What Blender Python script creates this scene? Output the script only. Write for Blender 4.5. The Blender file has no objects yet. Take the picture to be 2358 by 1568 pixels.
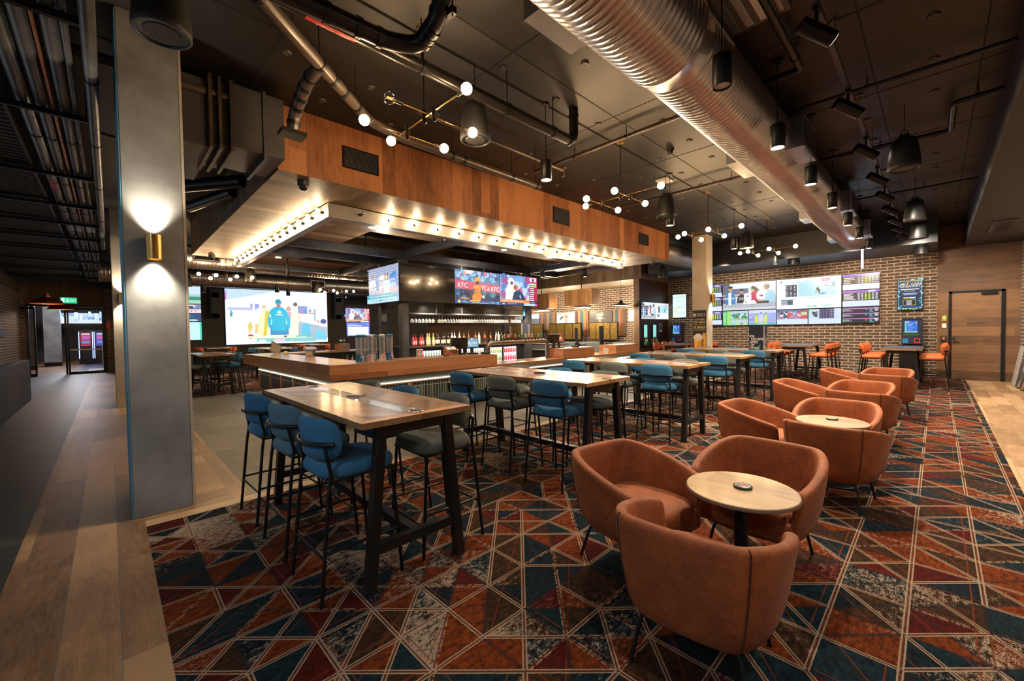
import bpy, bmesh, math, random
from mathutils import Vector, Matrix
SC = bpy.context.scene
COL = SC.collection
random.seed(11)
PI = math.pi
ZC = 4.25      # ceiling height
CT = 1.03      # bar counter height
TT = 1.035     # bar table height

# ------------------------------------------------------------------ mesh builder
class MB:
    def __init__(s):
        s.bm = bmesh.new()
        s.cl = None
    def _put(s, b2, M=None, mi=0):
        if M is not None:
            b2.transform(M)
        vm = {v: s.bm.verts.new(v.co) for v in b2.verts}
        for f in b2.faces:
            try:
                nf = s.bm.faces.new([vm[v] for v in f.verts])
                nf.material_index = mi
            except ValueError:
                pass
        b2.free()
    def box(s, c, d, rz=0.0, mi=0, M=None, r=0.0, seg=2):
        b = bmesh.new()
        bmesh.ops.create_cube(b, size=1.0)
        b.transform(Matrix.Diagonal((d[0], d[1], d[2], 1)))
        if r > 0:
            bmesh.ops.bevel(b, geom=b.edges[:], offset=min(r, min(d) * .49), segments=seg, affect='EDGES', profile=.5)
        T = Matrix.Translation(c) @ Matrix.Rotation(rz, 4, 'Z')
        if M is not None:
            T = M @ T
        s._put(b, T, mi)
        return s
    def b2(s, p, q, mi=0, r=0.0, seg=2):
        return s.box([(a + b) / 2 for a, b in zip(p, q)], [abs(b - a) for a, b in zip(p, q)], mi=mi, r=r, seg=seg)
    def bar(s, p, q, w, h=None, mi=0, r=0.0, up=(0, 0, 1)):
        p, q = Vector(p), Vector(q)
        d = q - p
        L = d.length
        z = d.normalized()
        u = Vector(up)
        if abs(z.dot(u)) > .98:
            u = Vector((1, 0, 0))
        x = u.cross(z).normalized()
        y = z.cross(x)
        M = Matrix((x, y, z)).transposed().to_4x4()
        M.translation = (p + q) / 2
        b = bmesh.new()
        bmesh.ops.create_cube(b, size=1.0)
        b.transform(Matrix.Diagonal((w, h or w, L, 1)))
        if r > 0:
            bmesh.ops.bevel(b, geom=b.edges[:], offset=r, segments=2, affect='EDGES', profile=.5)
        s._put(b, M, mi)
        return s
    def tube(s, pts, r, n=8, mi=0, closed=False, cap=True):
        pts = [Vector(p) for p in pts]
        N = len(pts)
        rs = r if isinstance(r, (list, tuple)) else [r] * N
        rings = []
        prev = None
        for i, p in enumerate(pts):
            if closed:
                t = (pts[(i + 1) % N] - pts[i - 1]).normalized()
            else:
                a = pts[max(i - 1, 0)]
                b = pts[min(i + 1, N - 1)]
                t = (b - a).normalized()
            if prev is None:
                u = Vector((0, 0, 1)) if abs(t.z) < .9 else Vector((1, 0, 0))
                x = u.cross(t).normalized()
            else:
                x = (prev - t * prev.dot(t))
                x = x.normalized() if x.length > 1e-6 else t.orthogonal().normalized()
            prev = x
            y = t.cross(x)
            rings.append([s.bm.verts.new(p + (x * math.cos(k * 2 * PI / n) + y * math.sin(k * 2 * PI / n)) * rs[i]) for k in range(n)])
        m = N if closed else N - 1
        for i in range(m):
            A, B = rings[i], rings[(i + 1) % N]
            for k in range(n):
                f = s.bm.faces.new((A[k], A[(k + 1) % n], B[(k + 1) % n], B[k]))
                f.material_index = mi
        if not closed and cap:
            for R, fl in ((rings[0], True), (rings[-1], False)):
                f = s.bm.faces.new(list(reversed(R)) if fl else R)
                f.material_index = mi
        return s
    def cyl(s, p, q, r, r2=None, n=16, mi=0):
        return s.tube([p, q], [r, r if r2 is None else r2], n=n, mi=mi)
    def lathe(s, prof, c=(0, 0, 0), n=20, mi=0, M=None):
        b = bmesh.new()
        rings = []
        for (r, z) in prof:
            if r < 1e-5:
                rings.append([b.verts.new((0, 0, z))])
            else:
                rings.append([b.verts.new((r * math.cos(k * 2 * PI / n), r * math.sin(k * 2 * PI / n), z)) for k in range(n)])
        for A, B in zip(rings, rings[1:]):
            for k in range(n):
                k2 = (k + 1) % n
                if len(A) == 1 and len(B) == 1:
                    break
                if len(A) == 1:
                    b.faces.new((A[0], B[k2], B[k]))
                elif len(B) == 1:
                    b.faces.new((A[k], A[k2], B[0]))
                else:
                    b.faces.new((A[k], A[k2], B[k2], B[k]))
        T = Matrix.Translation(c)
        if M is not None:
            T = M @ T
        s._put(b, T, mi)
        return s
    def sph(s, c, r, n=12, mi=0, sc=(1, 1, 1)):
        b = bmesh.new()
        bmesh.ops.create_uvsphere(b, u_segments=n, v_segments=max(6, n // 2 + 2), radius=r)
        s._put(b, Matrix.Translation(c) @ Matrix.Diagonal((sc[0], sc[1], sc[2], 1)), mi)
        return s
    def poly(s, pts, mi=0):
        f = s.bm.faces.new([s.bm.verts.new(p) for p in pts])
        f.material_index = mi
        return f
    def prism(s, pts, off, mi=0):
        """polygon pts (3D) extruded by vector off"""
        o = Vector(off)
        A = [s.bm.verts.new(p) for p in pts]
        B = [s.bm.verts.new(Vector(p) + o) for p in pts]
        n = len(A)
        for k in range(n):
            s.bm.faces.new((A[k], A[(k + 1) % n], B[(k + 1) % n], B[k])).material_index = mi
        s.bm.faces.new(list(reversed(A))).material_index = mi
        s.bm.faces.new(B).material_index = mi
        return s
    def grid(s, rows, closed_u=False, mi=0):
        """rows: list of lists of points -> quads"""
        V = [[s.bm.verts.new(p) for p in row] for row in rows]
        n = len(V[0])
        for A, B in zip(V, V[1:]):
            for k in range(n if closed_u else n - 1):
                k2 = (k + 1) % n
                s.bm.faces.new((A[k], A[k2], B[k2], B[k])).material_index = mi
        return V

def build(name, mb, mats, parent=None, smooth=None, sub=0, loc=None):
    bm = mb.bm
    bmesh.ops.remove_doubles(bm, verts=bm.verts[:], dist=1e-5) if sub else None
    bmesh.ops.recalc_face_normals(bm, faces=bm.faces[:])
    if smooth:
        bm.normal_update()
        lim = math.radians(smooth)
        for f in bm.faces:
            f.smooth = True
        for e in bm.edges:
            if len(e.link_faces) == 2:
                e.smooth = e.calc_face_angle(0) < lim
            else:
                e.smooth = False
    me = bpy.data.meshes.new(name)
    bm.to_mesh(me)
    bm.free()
    for m in (mats if isinstance(mats, (list, tuple)) else [mats]):
        me.materials.append(m)
    o = bpy.data.objects.new(name, me)
    COL.objects.link(o)
    if parent is not None:
        o.parent = parent
    if loc is not None:
        o.location = loc
    if sub:
        md = o.modifiers.new('sub', 'SUBSURF')
        md.levels = sub
        md.render_levels = sub
    return o

def tag(o, label=None, cat=None, group=None, kind=None):
    if label: o['label'] = label
    if cat: o['category'] = cat
    if group: o['group'] = group
    if kind: o['kind'] = kind
    return o

def thing(name, label, cat, loc=(0, 0, 0), rz=0.0, group=None):
    o = bpy.data.objects.new(name, None)
    o.empty_display_size = .1
    COL.objects.link(o)
    o.location = loc
    o.rotation_euler = (0, 0, rz)
    return tag(o, label, cat, group)

def struct(name, mb, mats, smooth=None, label=None):
    o = build(name, mb, mats, smooth=smooth)
    o['kind'] = 'structure'
    if label: o['label'] = label
    return o

KIDS = {}
def dup(root, loc, rz=0.0, label=None, group=None, swap=None):
    """a copy of a thing with copies of its parts and sub-parts; swap = {old material: new material}"""
    def cp(o, par):
        c = o.copy()
        COL.objects.link(c)
        if par is not None:
            c.parent = par
        if swap and c.type == 'MESH' and any(m in swap for m in c.data.materials):
            key = (c.data.name, tuple(sorted((a.name, b.name) for a, b in swap.items())))
            if key not in KIDS:
                d = c.data.copy()
                for i, m in enumerate(d.materials):
                    if m in swap:
                        d.materials[i] = swap[m]
                KIDS[key] = d
            c.data = KIDS[key]
        for ch in list(o.children):
            cp(ch, c)
        return c
    r = cp(root, None)
    r.location = loc
    r.rotation_euler = (0, 0, rz)
    if label: r['label'] = label
    if group: r['group'] = group
    return r

def light(name, kind, loc, energy, color=(1, 1, 1), size=.05, spot=None, blend=.5, target=None, parent=None):
    L = bpy.data.lights.new(name, kind)
    L.energy = energy
    L.color = color
    if kind in ('POINT', 'SPOT'):
        L.shadow_soft_size = size
    if kind == 'SPOT':
        L.spot_size = math.radians(spot)
        L.spot_blend = blend
    o = bpy.data.objects.new(name, L)
    COL.objects.link(o)
    o.location = loc
    if parent is not None:
        o.parent = parent
    d = Vector(target) if target is not None else Vector((0, 0, -1))
    o.rotation_euler = d.to_track_quat('-Z', 'Y').to_euler()
    return o

# ------------------------------------------------------------------ node helpers
class NT:
    def __init__(s, name):
        s.m = bpy.data.materials.new(name)
        s.m.use_nodes = True
        s.t = s.m.node_tree
        s.t.nodes.clear()
        s.out = s.t.nodes.new('ShaderNodeOutputMaterial')
        s.bsdf = s.t.nodes.new('ShaderNodeBsdfPrincipled')
        s.t.links.new(s.bsdf.outputs[0], s.out.inputs[0])
    def n(s, typ, ins=None, **props):
        nd = s.t.nodes.new('ShaderNode' + typ)
        for k, v in props.items():
            setattr(nd, k, v)
        for k, v in (ins or {}).items():
            s.set(nd.inputs[k], v)
        return nd
    def set(s, sock, v):
        if isinstance(v, bpy.types.NodeSocket):
            s.t.links.new(v, sock)
        else:
            if sock.type == 'RGBA' and len(v) == 3:
                v = (*v, 1)
            sock.default_value = v
    def M(s, op, a, b=None, c=None):
        nd = s.t.nodes.new('ShaderNodeMath')
        nd.operation = op
        s.set(nd.inputs[0], a)
        if b is not None: s.set(nd.inputs[1], b)
        if c is not None: s.set(nd.inputs[2], c)
        return nd.outputs[0]
    def mix(s, f, a, b, blend='MIX'):
        nd = s.t.nodes.new('ShaderNodeMix')
        nd.data_type = 'RGBA'
        nd.blend_type = blend
        s.set(nd.inputs[0], f)
        s.set(nd.inputs[6], a)
        s.set(nd.inputs[7], b)
        return nd.outputs[2]
    def co(s, kind='Object'):
        return s.n('TexCoord').outputs[kind]
    def map(s, v, scale=(1, 1, 1), rot=(0, 0, 0), loc=(0, 0, 0)):
        return s.n('Mapping', {'Vector': v, 'Scale': scale, 'Rotation': rot, 'Location': loc}).outputs[0]
    def noise(s, v, scale=5, detail=3, rough=.5, out=0, dist=0.0):
        return s.n('TexNoise', {'Vector': v, 'Scale': scale, 'Detail': detail, 'Roughness': rough, 'Distortion': dist}).outputs[out]
    def ramp(s, f, stops, interp='LINEAR'):
        nd = s.n('ValToRGB', {'Fac': f})
        cr = nd.color_ramp
        cr.interpolation = interp
        while len(cr.elements) < len(stops):
            cr.elements.new(.5)
        for e, (p, c) in zip(cr.elements, stops):
            e.position = p
            e.color = (*c, 1) if len(c) == 3 else c
        return nd.outputs[0]
    def sep(s, v):
        return s.n('SeparateXYZ', {0: v}).outputs
    def comb(s, x, y, z=0.0):
        return s.n('CombineXYZ', {0: x, 1: y, 2: z}).outputs[0]
    def white(s, v, out=0):
        return s.n('TexWhiteNoise', {'Vector': v}, noise_dimensions='3D').outputs[out]
    def bump(s, h, strength=.3, dist=.01):
        return s.n('Bump', {'Height': h, 'Strength': strength, 'Distance': dist}).outputs[0]
    def P(s, **k):
        N = {'color': 'Base Color', 'rough': 'Roughness', 'metal': 'Metallic', 'spec': 'Specular IOR Level', 'normal': 'Normal', 'trans': 'Transmission Weight',
             'ior': 'IOR', 'alpha': 'Alpha', 'emit': 'Emission Color', 'es': 'Emission Strength', 'sheen': 'Sheen Weight', 'coat': 'Coat Weight', 'cr': 'Coat Roughness'}
        for a, v in k.items():
            s.set(s.bsdf.inputs[N[a]], v)
        return s.m

def mat(name, color, rough=.5, metal=0.0, var=.12, vs=6.0, bump=0.0, bs=60.0, **k):
    t = NT(name)
    c = t.co()
    f = t.noise(c, vs, 4, .6)
    lo = tuple(x * (1 - var) for x in color)
    hi = tuple(min(1, x * (1 + var)) for x in color)
    col = t.ramp(f, [(.3, lo), (.7, hi)])
    if bump:
        k['normal'] = t.bump(t.noise(c, bs, 2), bump, .004)
    return t.P(color=col, rough=rough, metal=metal, **k)

def emit(name, color, strength):
    t = NT(name)
    return t.P(color=(0, 0, 0), emit=color, es=strength, rough=.4)

def wood(name, c1, c2, axis=0, plank=.15, length=1.6, across=1, rough=.4, gap=.25, coat=0.0, grain=1.0, off=(0, 0, 0), tone=.35):
    """planks running along local axis, laid side by side along local axis `across`"""
    t = NT(name)
    co = t.co()
    s = t.sep(t.map(co, loc=off))
    L, A = s[axis], s[across]
    other = s[3 - axis - across]
    row = t.M('FLOOR', t.M('DIVIDE', A, plank))
    rnd = t.white(t.comb(row, 3.1, 0.0))
    u = t.M('ADD', t.M('DIVIDE', L, length), t.M('MULTIPLY', rnd, 7.0))
    cell = t.M('FLOOR', u)
    pid = t.white(t.comb(row, cell, 1.7))
    # grain: stretched noise along L
    g = t.noise(t.comb(t.M('MULTIPLY', L, 2.4 * grain), t.M('ADD', t.M('MULTIPLY', A, 38 * grain), t.M('MULTIPLY', pid, 40.0)), t.M('MULTIPLY', other, 38 * grain)), 1.0, 7, .7, dist=1.6)
    k = t.noise(t.comb(t.M('MULTIPLY', L, 2.2), t.M('ADD', t.M('MULTIPLY', A, 6.0), t.M('MULTIPLY', pid, 9.0)), t.M('MULTIPLY', other, 6.0)), 1.0, 2, .5)
    f = t.M('ADD', t.M('MULTIPLY', g, .75), t.M('ADD', t.M('MULTIPLY', pid, tone), t.M('MULTIPLY', k, .35)))
    col = t.ramp(t.M('SUBTRACT', f, .28), [(.16, tuple(x * .42 for x in c1)), (.36, c1), (.62, c2)])
    fa = t.M('ABSOLUTE', t.M('SUBTRACT', t.M('FRACT', t.M('DIVIDE', A, plank)), .5))
    fl = t.M('ABSOLUTE', t.M('SUBTRACT', t.M('FRACT', u), .5))
    ga = t.M('GREATER_THAN', fa, .5 - .0022 / plank)
    gl = t.M('GREATER_THAN', fl, .5 - .002 / length)
    gg = t.M('MAXIMUM', ga, gl)
    col = t.mix(t.M('MULTIPLY', gg, gap), col, tuple(x * .15 for x in c1))
    return t.P(color=col, rough=t.M('ADD', rough, t.M('MULTIPLY', g, .12)), coat=coat, cr=.15, normal=t.bump(t.M('SUBTRACT', g, gg), .12, .002))

def brick(name, ax, mortar=(.52, .42, .33)):
    t = NT(name)
    s = t.sep(t.co())
    w = t.noise(t.comb(s[ax], s[2]), 6, 3, .6, out=1)
    ws = t.sep(w)
    v = t.comb(t.M('ADD', s[ax], t.M('MULTIPLY', t.M('SUBTRACT', ws[0], .5), .035)), t.M('ADD', s[2], t.M('MULTIPLY', t.M('SUBTRACT', ws[1], .5), .03)))
    b = t.n('TexBrick', {'Vector': v, 'Color1': (.13, .076, .052), 'Color2': (.035, .026, .021), 'Mortar': mortar, 'Scale': 1.0, 'Mortar Size': .0135, 'Mortar Smooth': .25,
                         'Bias': -.1, 'Brick Width': .30, 'Row Height': .093})
    nz = t.noise(t.comb(s[ax], s[2]), 14, 5, .7)
    nz2 = t.noise(t.comb(s[ax], s[2]), 2.2, 3, .6)
    smear = t.M('MULTIPLY', t.M('GREATER_THAN', nz, .585), .55)
    col = t.mix(smear, b.outputs[0], (.30, .23, .17))
    col = t.mix(t.M('MULTIPLY', nz2, .35), col, (.11, .075, .055))
    return t.P(color=col, rough=.85, normal=t.bump(t.M('SUBTRACT', t.M('MULTIPLY', nz, .3), b.outputs[1]), .6, .012))

# ------------------------------------------------------------------ materials
def carpet():
    t = NT('carpet_weave')
    s = t.sep(t.co())
    S0 = .2975
    nzc = t.sep(t.noise(t.co(), 60, 2, .6, out=1))
    u = t.M('DIVIDE', t.M('ADD', s[0], t.M('ADD', .395 + 3 * .2975, t.M('MULTIPLY', nzc[0], .006))), S0)
    v = t.M('DIVIDE', t.M('ADD', s[1], t.M('ADD', -.418, t.M('MULTIPLY', nzc[1], .006))), S0)
    cu, cv = t.M('FLOOR', u), t.M('FLOOR', v)
    fu, fv = t.M('FRACT', u), t.M('FRACT', v)
    d1 = t.M('SUBTRACT', fu, fv)
    d2 = t.M('SUBTRACT', t.M('ADD', fu, fv), 1.0)
    s1, s2 = t.M('GREATER_THAN', d1, 0.0), t.M('GREATER_THAN', d2, 0.0)
    kind = t.white(t.comb(cu, cv, 9.3))
    use1 = t.M('LESS_THAN', kind, .74)     # first diagonal splits this cell
    use2 = t.M('GREATER_THAN', kind, .26)  # second diagonal splits this cell
    tid = t.M('ADD', t.M('MULTIPLY', s1, use1), t.M('MULTIPLY', t.M('MULTIPLY', s2, use2), 2.0))
    rnd = t.white(t.comb(cu, cv, t.M('ADD', tid, .5)))
    fine = t.noise(t.map(t.co(), scale=(1.0, .5, 1.0)), 190, 3, .75)
    mid = t.noise(t.map(t.co(), scale=(1.0, .45, 1.0)), 42, 5, .75)
    big = t.noise(t.co(), .55, 2, .5)
    mc = t.n('MapRange', {0: mid, 1: .38, 2: .62, 3: 0.0, 4: 1.0}, clamp=True).outputs[0]
    rust = t.mix(mc, (.045, .009, .003), (.19, .038, .007))
    navy = t.mix(mc, (.002, .003, .004), (.010, .019, .027))
    teal = t.mix(mc, (.003, .006, .009), (.009, .026, .036))
    brown = t.mix(mc, (.014, .007, .004), (.055, .024, .012))
    red = t.mix(mc, (.03, .003, .003), (.085, .008, .006))
    col = t.mix(t.M('GREATER_THAN', rnd, .27), rust, navy)
    col = t.mix(t.M('GREATER_THAN', rnd, .46), col, teal)
    col = t.mix(t.M('GREATER_THAN', rnd, .66), col, brown)
    col = t.mix(t.M('GREATER_THAN', rnd, .91), col, red)
    # cream flecks in some triangles
    r2 = t.white(t.comb(cu, cv, t.M('ADD', tid, 5.5)))
    fl = t.M('MULTIPLY', t.M('GREATER_THAN', r2, .64), t.M('GREATER_THAN', t.M('ADD', t.M('MULTIPLY', fine, .5), t.M('ADD', t.M('MULTIPLY', mid, .6), t.M('MULTIPLY', t.M('SUBTRACT', big, .5), .9))), .645))
    cream = (.29, .22, .16)
    col = t.mix(fl, col, cream)
    # thin rust lines on a second, turned grid
    def thin(coord, per, w, seed):
        x = t.M('DIVIDE', coord, per)
        a = t.M('ABSOLUTE', t.M('SUBTRACT', t.M('FRACT', x), .5))
        return t.M('MULTIPLY', t.M('LESS_THAN', a, w / per), t.M('GREATER_THAN', t.white(t.comb(t.M('FLOOR', x), t.M('FLOOR', t.M('MULTIPLY', s[1], .8)), seed)), .5))
    r1 = t.M('ADD', t.M('MULTIPLY', s[0], .8), t.M('MULTIPLY', s[1], .6))
    l1 = t.M('MAXIMUM', thin(r1, .13, .003, 1.0), t.M('MAXIMUM', thin(s[0], .2975, .0035, 2.0), thin(s[1], .2975, .003, 3.0)))
    l2 = t.M('MAXIMUM', thin(t.M('SUBTRACT', s[0], t.M('MULTIPLY', s[1], .7)), .17, .004, 5.0), thin(t.M('ADD', s[0], t.M('MULTIPLY', s[1], 1.9)), .23, .005, 6.0))
    col = t.mix(t.M('MULTIPLY', l2, .6), col, (.004, .006, .01))
    col = t.mix(t.M('MULTIPLY', l1, .8), col, (.16, .026, .008))
    # double cream lines of the lattice, some worn to dark
    def dbl(dist, idv, thr):
        a = t.M('ABSOLUTE', t.M('SUBTRACT', dist, .029))
        on = t.M('LESS_THAN', a, .0115)
        core = t.M('LESS_THAN', dist, .017)
        r = t.white(idv)
        crm = t.M('MULTIPLY', on, t.M('GREATER_THAN', r, thr))
        brk = t.M('MULTIPLY', crm, t.M('MAXIMUM', t.M('GREATER_THAN', r, thr + .14), t.M('GREATER_THAN', mid, .5)))
        dark = t.M('MULTIPLY', t.M('LESS_THAN', dist, .043), t.M('LESS_THAN', r, thr))
        return brk, t.M('MULTIPLY', core, t.M('GREATER_THAN', r, thr)), dark
    gu = t.M('ABSOLUTE', t.M('SUBTRACT', u, t.M('ROUND', u)))
    gv = t.M('ABSOLUTE', t.M('SUBTRACT', v, t.M('ROUND', v)))
    L = [dbl(gu, t.comb(t.M('ROUND', u), cv, 11.0), .2), dbl(gv, t.comb(cu, t.M('ROUND', v), 12.0), .45)]
    e1 = t.M('MULTIPLY', t.M('ABSOLUTE', d1), .7071)
    e2 = t.M('MULTIPLY', t.M('ABSOLUTE', d2), .7071)
    L.append(dbl(t.M('ADD', e1, t.M('SUBTRACT', 1.0, use1)), t.comb(cu, cv, 13.0), .28))
    L.append(dbl(t.M('ADD', e2, t.M('SUBTRACT', 1.0, use2)), t.comb(cu, cv, 14.0), .28))
    for brk, core, dark in L:
        col = t.mix(t.M('MULTIPLY', dark, .55), col, (.012, .012, .016))
        col = t.mix(t.M('MULTIPLY', core, .7), col, (.12, .03, .012))
    for brk, core, dark in L:
        col = t.mix(brk, col, cream)
    return t.P(color=t.mix(t.M('MULTIPLY', fine, .35), col, (0.0, 0.0, 0.0)), rough=.95, spec=.1, normal=t.bump(fine, .5, .004))

def tiles(name, c1, c2, ax, w, l, grout, rough, gw=.004, tone=.4, streak=1.0):
    t = NT(name)
    s = t.sep(t.co())
    L, A = s[ax], s[1 - ax]
    row = t.M('FLOOR', t.M('DIVIDE', A, w))
    u = t.M('ADD', t.M('DIVIDE', L, l), t.M('MULTIPLY', t.white(t.comb(row, 5.0, 0.0)), 3.0))
    pid = t.white(t.comb(row, t.M('FLOOR', u), 2.0))
    g = t.noise(t.comb(t.M('MULTIPLY', L, 4.5 * streak), t.M('ADD', t.M('MULTIPLY', A, 42 * streak), t.M('MULTIPLY', pid, 30.0)), 0.0), 1.0, 7, .7, dist=2.2)
    kn = t.noise(t.comb(t.M('MULTIPLY', L, 3.5), t.M('ADD', t.M('MULTIPLY', A, 9.0), t.M('MULTIPLY', pid, 20.0)), 1.0), 1.0, 3, .6)
    f = t.M('ADD', t.M('MULTIPLY', g, .6), t.M('ADD', t.M('MULTIPLY', pid, tone), t.M('MULTIPLY', kn, .4)))
    col = t.ramp(t.M('SUBTRACT', f, .2), [(.18, tuple(x * .38 for x in c1)), (.40, c1), (.62, c2)])
    fa = t.M('ABSOLUTE', t.M('SUBTRACT', t.M('FRACT', t.M('DIVIDE', A, w)), .5))
    fl = t.M('ABSOLUTE', t.M('SUBTRACT', t.M('FRACT', u), .5))
    gg = t.M('MAXIMUM', t.M('GREATER_THAN', fa, .5 - gw / 2 / w), t.M('GREATER_THAN', fl, .5 - gw / 2 / l))
    col = t.mix(gg, col, grout)
    return t.P(color=col, rough=t.M('ADD', rough, t.M('MULTIPLY', g, .15)), normal=t.bump(t.M('SUBTRACT', t.M('MULTIPLY', g, .3), gg), .2, .003))

M_ = {}
M_['carpet'] = carpet()
M_['floor_x'] = tiles('wood_look_tile_lengthwise', (.20, .105, .048), (.33, .19, .095), 0, .225, 1.2, (.12, .11, .105), .38)
M_['floor_y'] = tiles('wood_look_tile_crosswise', (.27, .155, .075), (.42, .26, .14), 1, .2, 1.2, (.14, .12, .1), .38)
M_['floor_grey'] = tiles('grey_stone_tile', (.10, .088, .07), (.16, .14, .115), 0, .6, 1.2, (.07, .065, .06), .42, tone=.2, streak=.5)
M_['floor_walk'] = tiles('charcoal_stone_tile', (.022, .020, .018), (.055, .050, .044), 1, .6, 1.2, (.1, .085, .06), .4, tone=.2, streak=.5)
M_['ceil'] = mat('dark_ceiling_board', (.0105, .0082, .0066), .5, var=.4, vs=3, bump=.15, bs=40)
M_['ceil_joint'] = mat('ceiling_joint', (.005, .004, .004), .8)
M_['black'] = mat('satin_black_metal', (.010, .010, .011), .35, .4, var=.2)
M_['blackp'] = mat('black_plastic', (.011, .011, .012), .45, var=.2)
M_['bk_wood'] = mat('black_stained_steel', (.016, .013, .012), .38, .3, var=.25)
M_['steel'] = mat('charcoal_steel', (.075, .075, .085), .42, .45, var=.2)
M_['galv'] = None
M_['chrome'] = mat('chrome', (.6, .6, .62), .15, 1.0, var=.05)
M_['brass'] = mat('brass', (.55, .33, .1), .25, 1.0, var=.1)
M_['pillar'] = mat('polished_plaster', (.25, .25, .25), .8, var=.28, vs=2.6, bump=.12, bs=12, spec=.2)
M_['pillar_l'] = mat('cream_plaster', (.46, .40, .32), .75, var=.12, vs=3.0)
M_['pillar_b'] = mat('blue_edge_trim', (.10, .28, .42), .5, var=.1)  # cool light on the column side, put into the colour
M_['darkwall'] = mat('dark_grey_paint', (.085, .078, .072), .75, var=.12)
M_['brick_x'] = brick('worn_brick_along_x', 0)
M_['brick_y'] = brick('worn_brick_along_y', 1)
M_['fascia_y'] = wood('orange_oak_boards_upright', (.27, .094, .030), (.45, .18, .064), 2, .2, 5.0, 1, .5, tone=.4, off=(0, 0, .3))
M_['fascia_x'] = wood('grey_brown_boards_upright', (.16, .10, .055), (.24, .155, .09), 2, .2, 5.0, 0, .5, tone=.35)
M_['soffit_x'] = wood('soffit_oak_boards_cross', (.28, .18, .10), (.46, .32, .20), 0, .2, 3.0, 1, .45, tone=.35)
M_['soffit_y'] = wood('soffit_oak_boards_long', (.28, .18, .10), (.46, .32, .20), 1, .2, 3.0, 0, .45, tone=.35)
M_['doorwood'] = wood('brown_oak_boards_level', (.10, .046, .018), (.185, .09, .038), 0, .24, 4.0, 2, .5, gap=.35)
M_['partwood_y'] = wood('dark_walnut_boards', (.042, .018, .010), (.085, .036, .02), 1, .28, 3.0, 2, .4, gap=.4)
M_['partwood_x'] = wood('brown_end_board', (.15, .078, .03), (.2, .105, .045), 2, .5, 4.0, 0, .45)
M_['counter'] = wood('blackbutt_slab_x', (.40, .16, .062), (.58, .28, .135), 0, .125, 1.5, 2, .35, coat=.2, gap=.5, tone=.6)
M_['counter_y'] = wood('blackbutt_slab_y', (.44, .16, .065), (.62, .28, .135), 1, .125, 1.6, 2, .35, coat=.2, gap=.5, tone=.6)
M_['ctop'] = wood('counter_top_boards', (.40, .20, .09), (.55, .30, .15), 0, .12, 1.8, 1, .25, coat=.6)
M_['ctop_y'] = wood('counter_top_boards_y', (.40, .20, .09), (.55, .30, .15), 1, .12, 1.8, 0, .25, coat=.6)
M_['ttop'] = wood('table_oak_border', (.27, .135, .052), (.40, .215, .09), 0, .13, 4.0, 1, .3, coat=.35)
M_['frame_oak'] = wood('orange_oak_post', (.46, .2, .075), (.6, .28, .11), 2, .4, 3.0, 0, .5)
M_['round_oak'] = wood('round_table_oak', (.30, .18, .09), (.41, .27, .15), 0, .2, 2.0, 1, .35, coat=.25, gap=0.0)
M_['fab_blue'] = mat('blue_tweed', (.026, .125, .245), .9, var=.35, vs=220, bump=.4, bs=260, sheen=.04)
M_['fab_mid'] = mat('slate_blue_tweed', (.065, .145, .195), .9, var=.35, vs=220, bump=.4, bs=260, sheen=.04)
M_['fab_green'] = mat('grey_green_tweed', (.115, .128, .115), .9, var=.3, vs=220, bump=.4, bs=260, sheen=.04)
M_['fab_orange'] = mat('orange_vinyl', (.50, .11, .026), .55, var=.15, vs=8)
def suede():
    t = NT('rust_suede')
    c = t.co()
    a = t.noise(c, 5, 5, .7)
    b = t.noise(c, 45, 4, .7)
    f = t.M('ADD', t.M('MULTIPLY', a, .6), t.M('MULTIPLY', b, .4))
    col = t.ramp(f, [(.3, (.11, .022, .003)), (.5, (.24, .054, .008)), (.72, (.37, .096, .015))])
    return t.P(color=col, rough=.72, sheen=.03, normal=t.bump(b, .15, .003))
M_['suede'] = suede()
def galv():
    t = NT('galvanised_spiral_steel')
    c = t.co()
    a = t.noise(c, 3, 4, .7)
    b = t.noise(c, 60, 2, .5)
    col = t.ramp(t.M('ADD', t.M('MULTIPLY', a, .6), t.M('MULTIPLY', b, .4)), [(.3, (.40, .40, .41)), (.7, (.60, .60, .62))])
    return t.P(color=col, rough=t.M('ADD', .27, t.M('MULTIPLY', b, .06)), metal=.97)
M_['galv'] = galv()
def glass(name, col=(1, 1, 1), rough=.02):
    t = NT(name)
    t.t.nodes.remove(t.bsdf)
    tr = t.n('BsdfTransparent', {'Color': (*[.9 * x for x in col], 1)})
    gl = t.n('BsdfGlossy', {'Color': (1, 1, 1, 1), 'Roughness': rough})
    fr = t.n('LayerWeight', {'Blend': .25})
    mx = t.n('MixShader', {0: t.M('ADD', t.M('MULTIPLY', fr.outputs[1], .6), .06), 1: tr.outputs[0], 2: gl.outputs[0]})
    t.t.links.new(mx.outputs[0], t.out.inputs[0])
    return t.m
M_['glass'] = glass('clear_glass')
def sparkle():
    t = NT('polished_stem_glass')
    t.t.nodes.remove(t.bsdf)
    tr = t.n('BsdfTransparent', {'Color': (.93, .95, .97, 1)})
    gl = t.n('BsdfGlossy', {'Color': (1, 1, 1, 1), 'Roughness': .08})
    df = t.n('BsdfDiffuse', {'Color': (.8, .82, .85, 1)})
    fr = t.n('LayerWeight', {'Blend': .45})
    m1 = t.n('MixShader', {0: .45, 1: gl.outputs[0], 2: df.outputs[0]})
    m2 = t.n('MixShader', {0: t.M('ADD', t.M('MULTIPLY', fr.outputs[1], .75), .16), 1: tr.outputs[0], 2: m1.outputs[0]})
    t.t.links.new(m2.outputs[0], t.out.inputs[0])
    return t.m
M_['stem'] = sparkle()
M_['warm'] = emit('warm_bulb', (1.0, .65, .33), 140.0)
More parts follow.
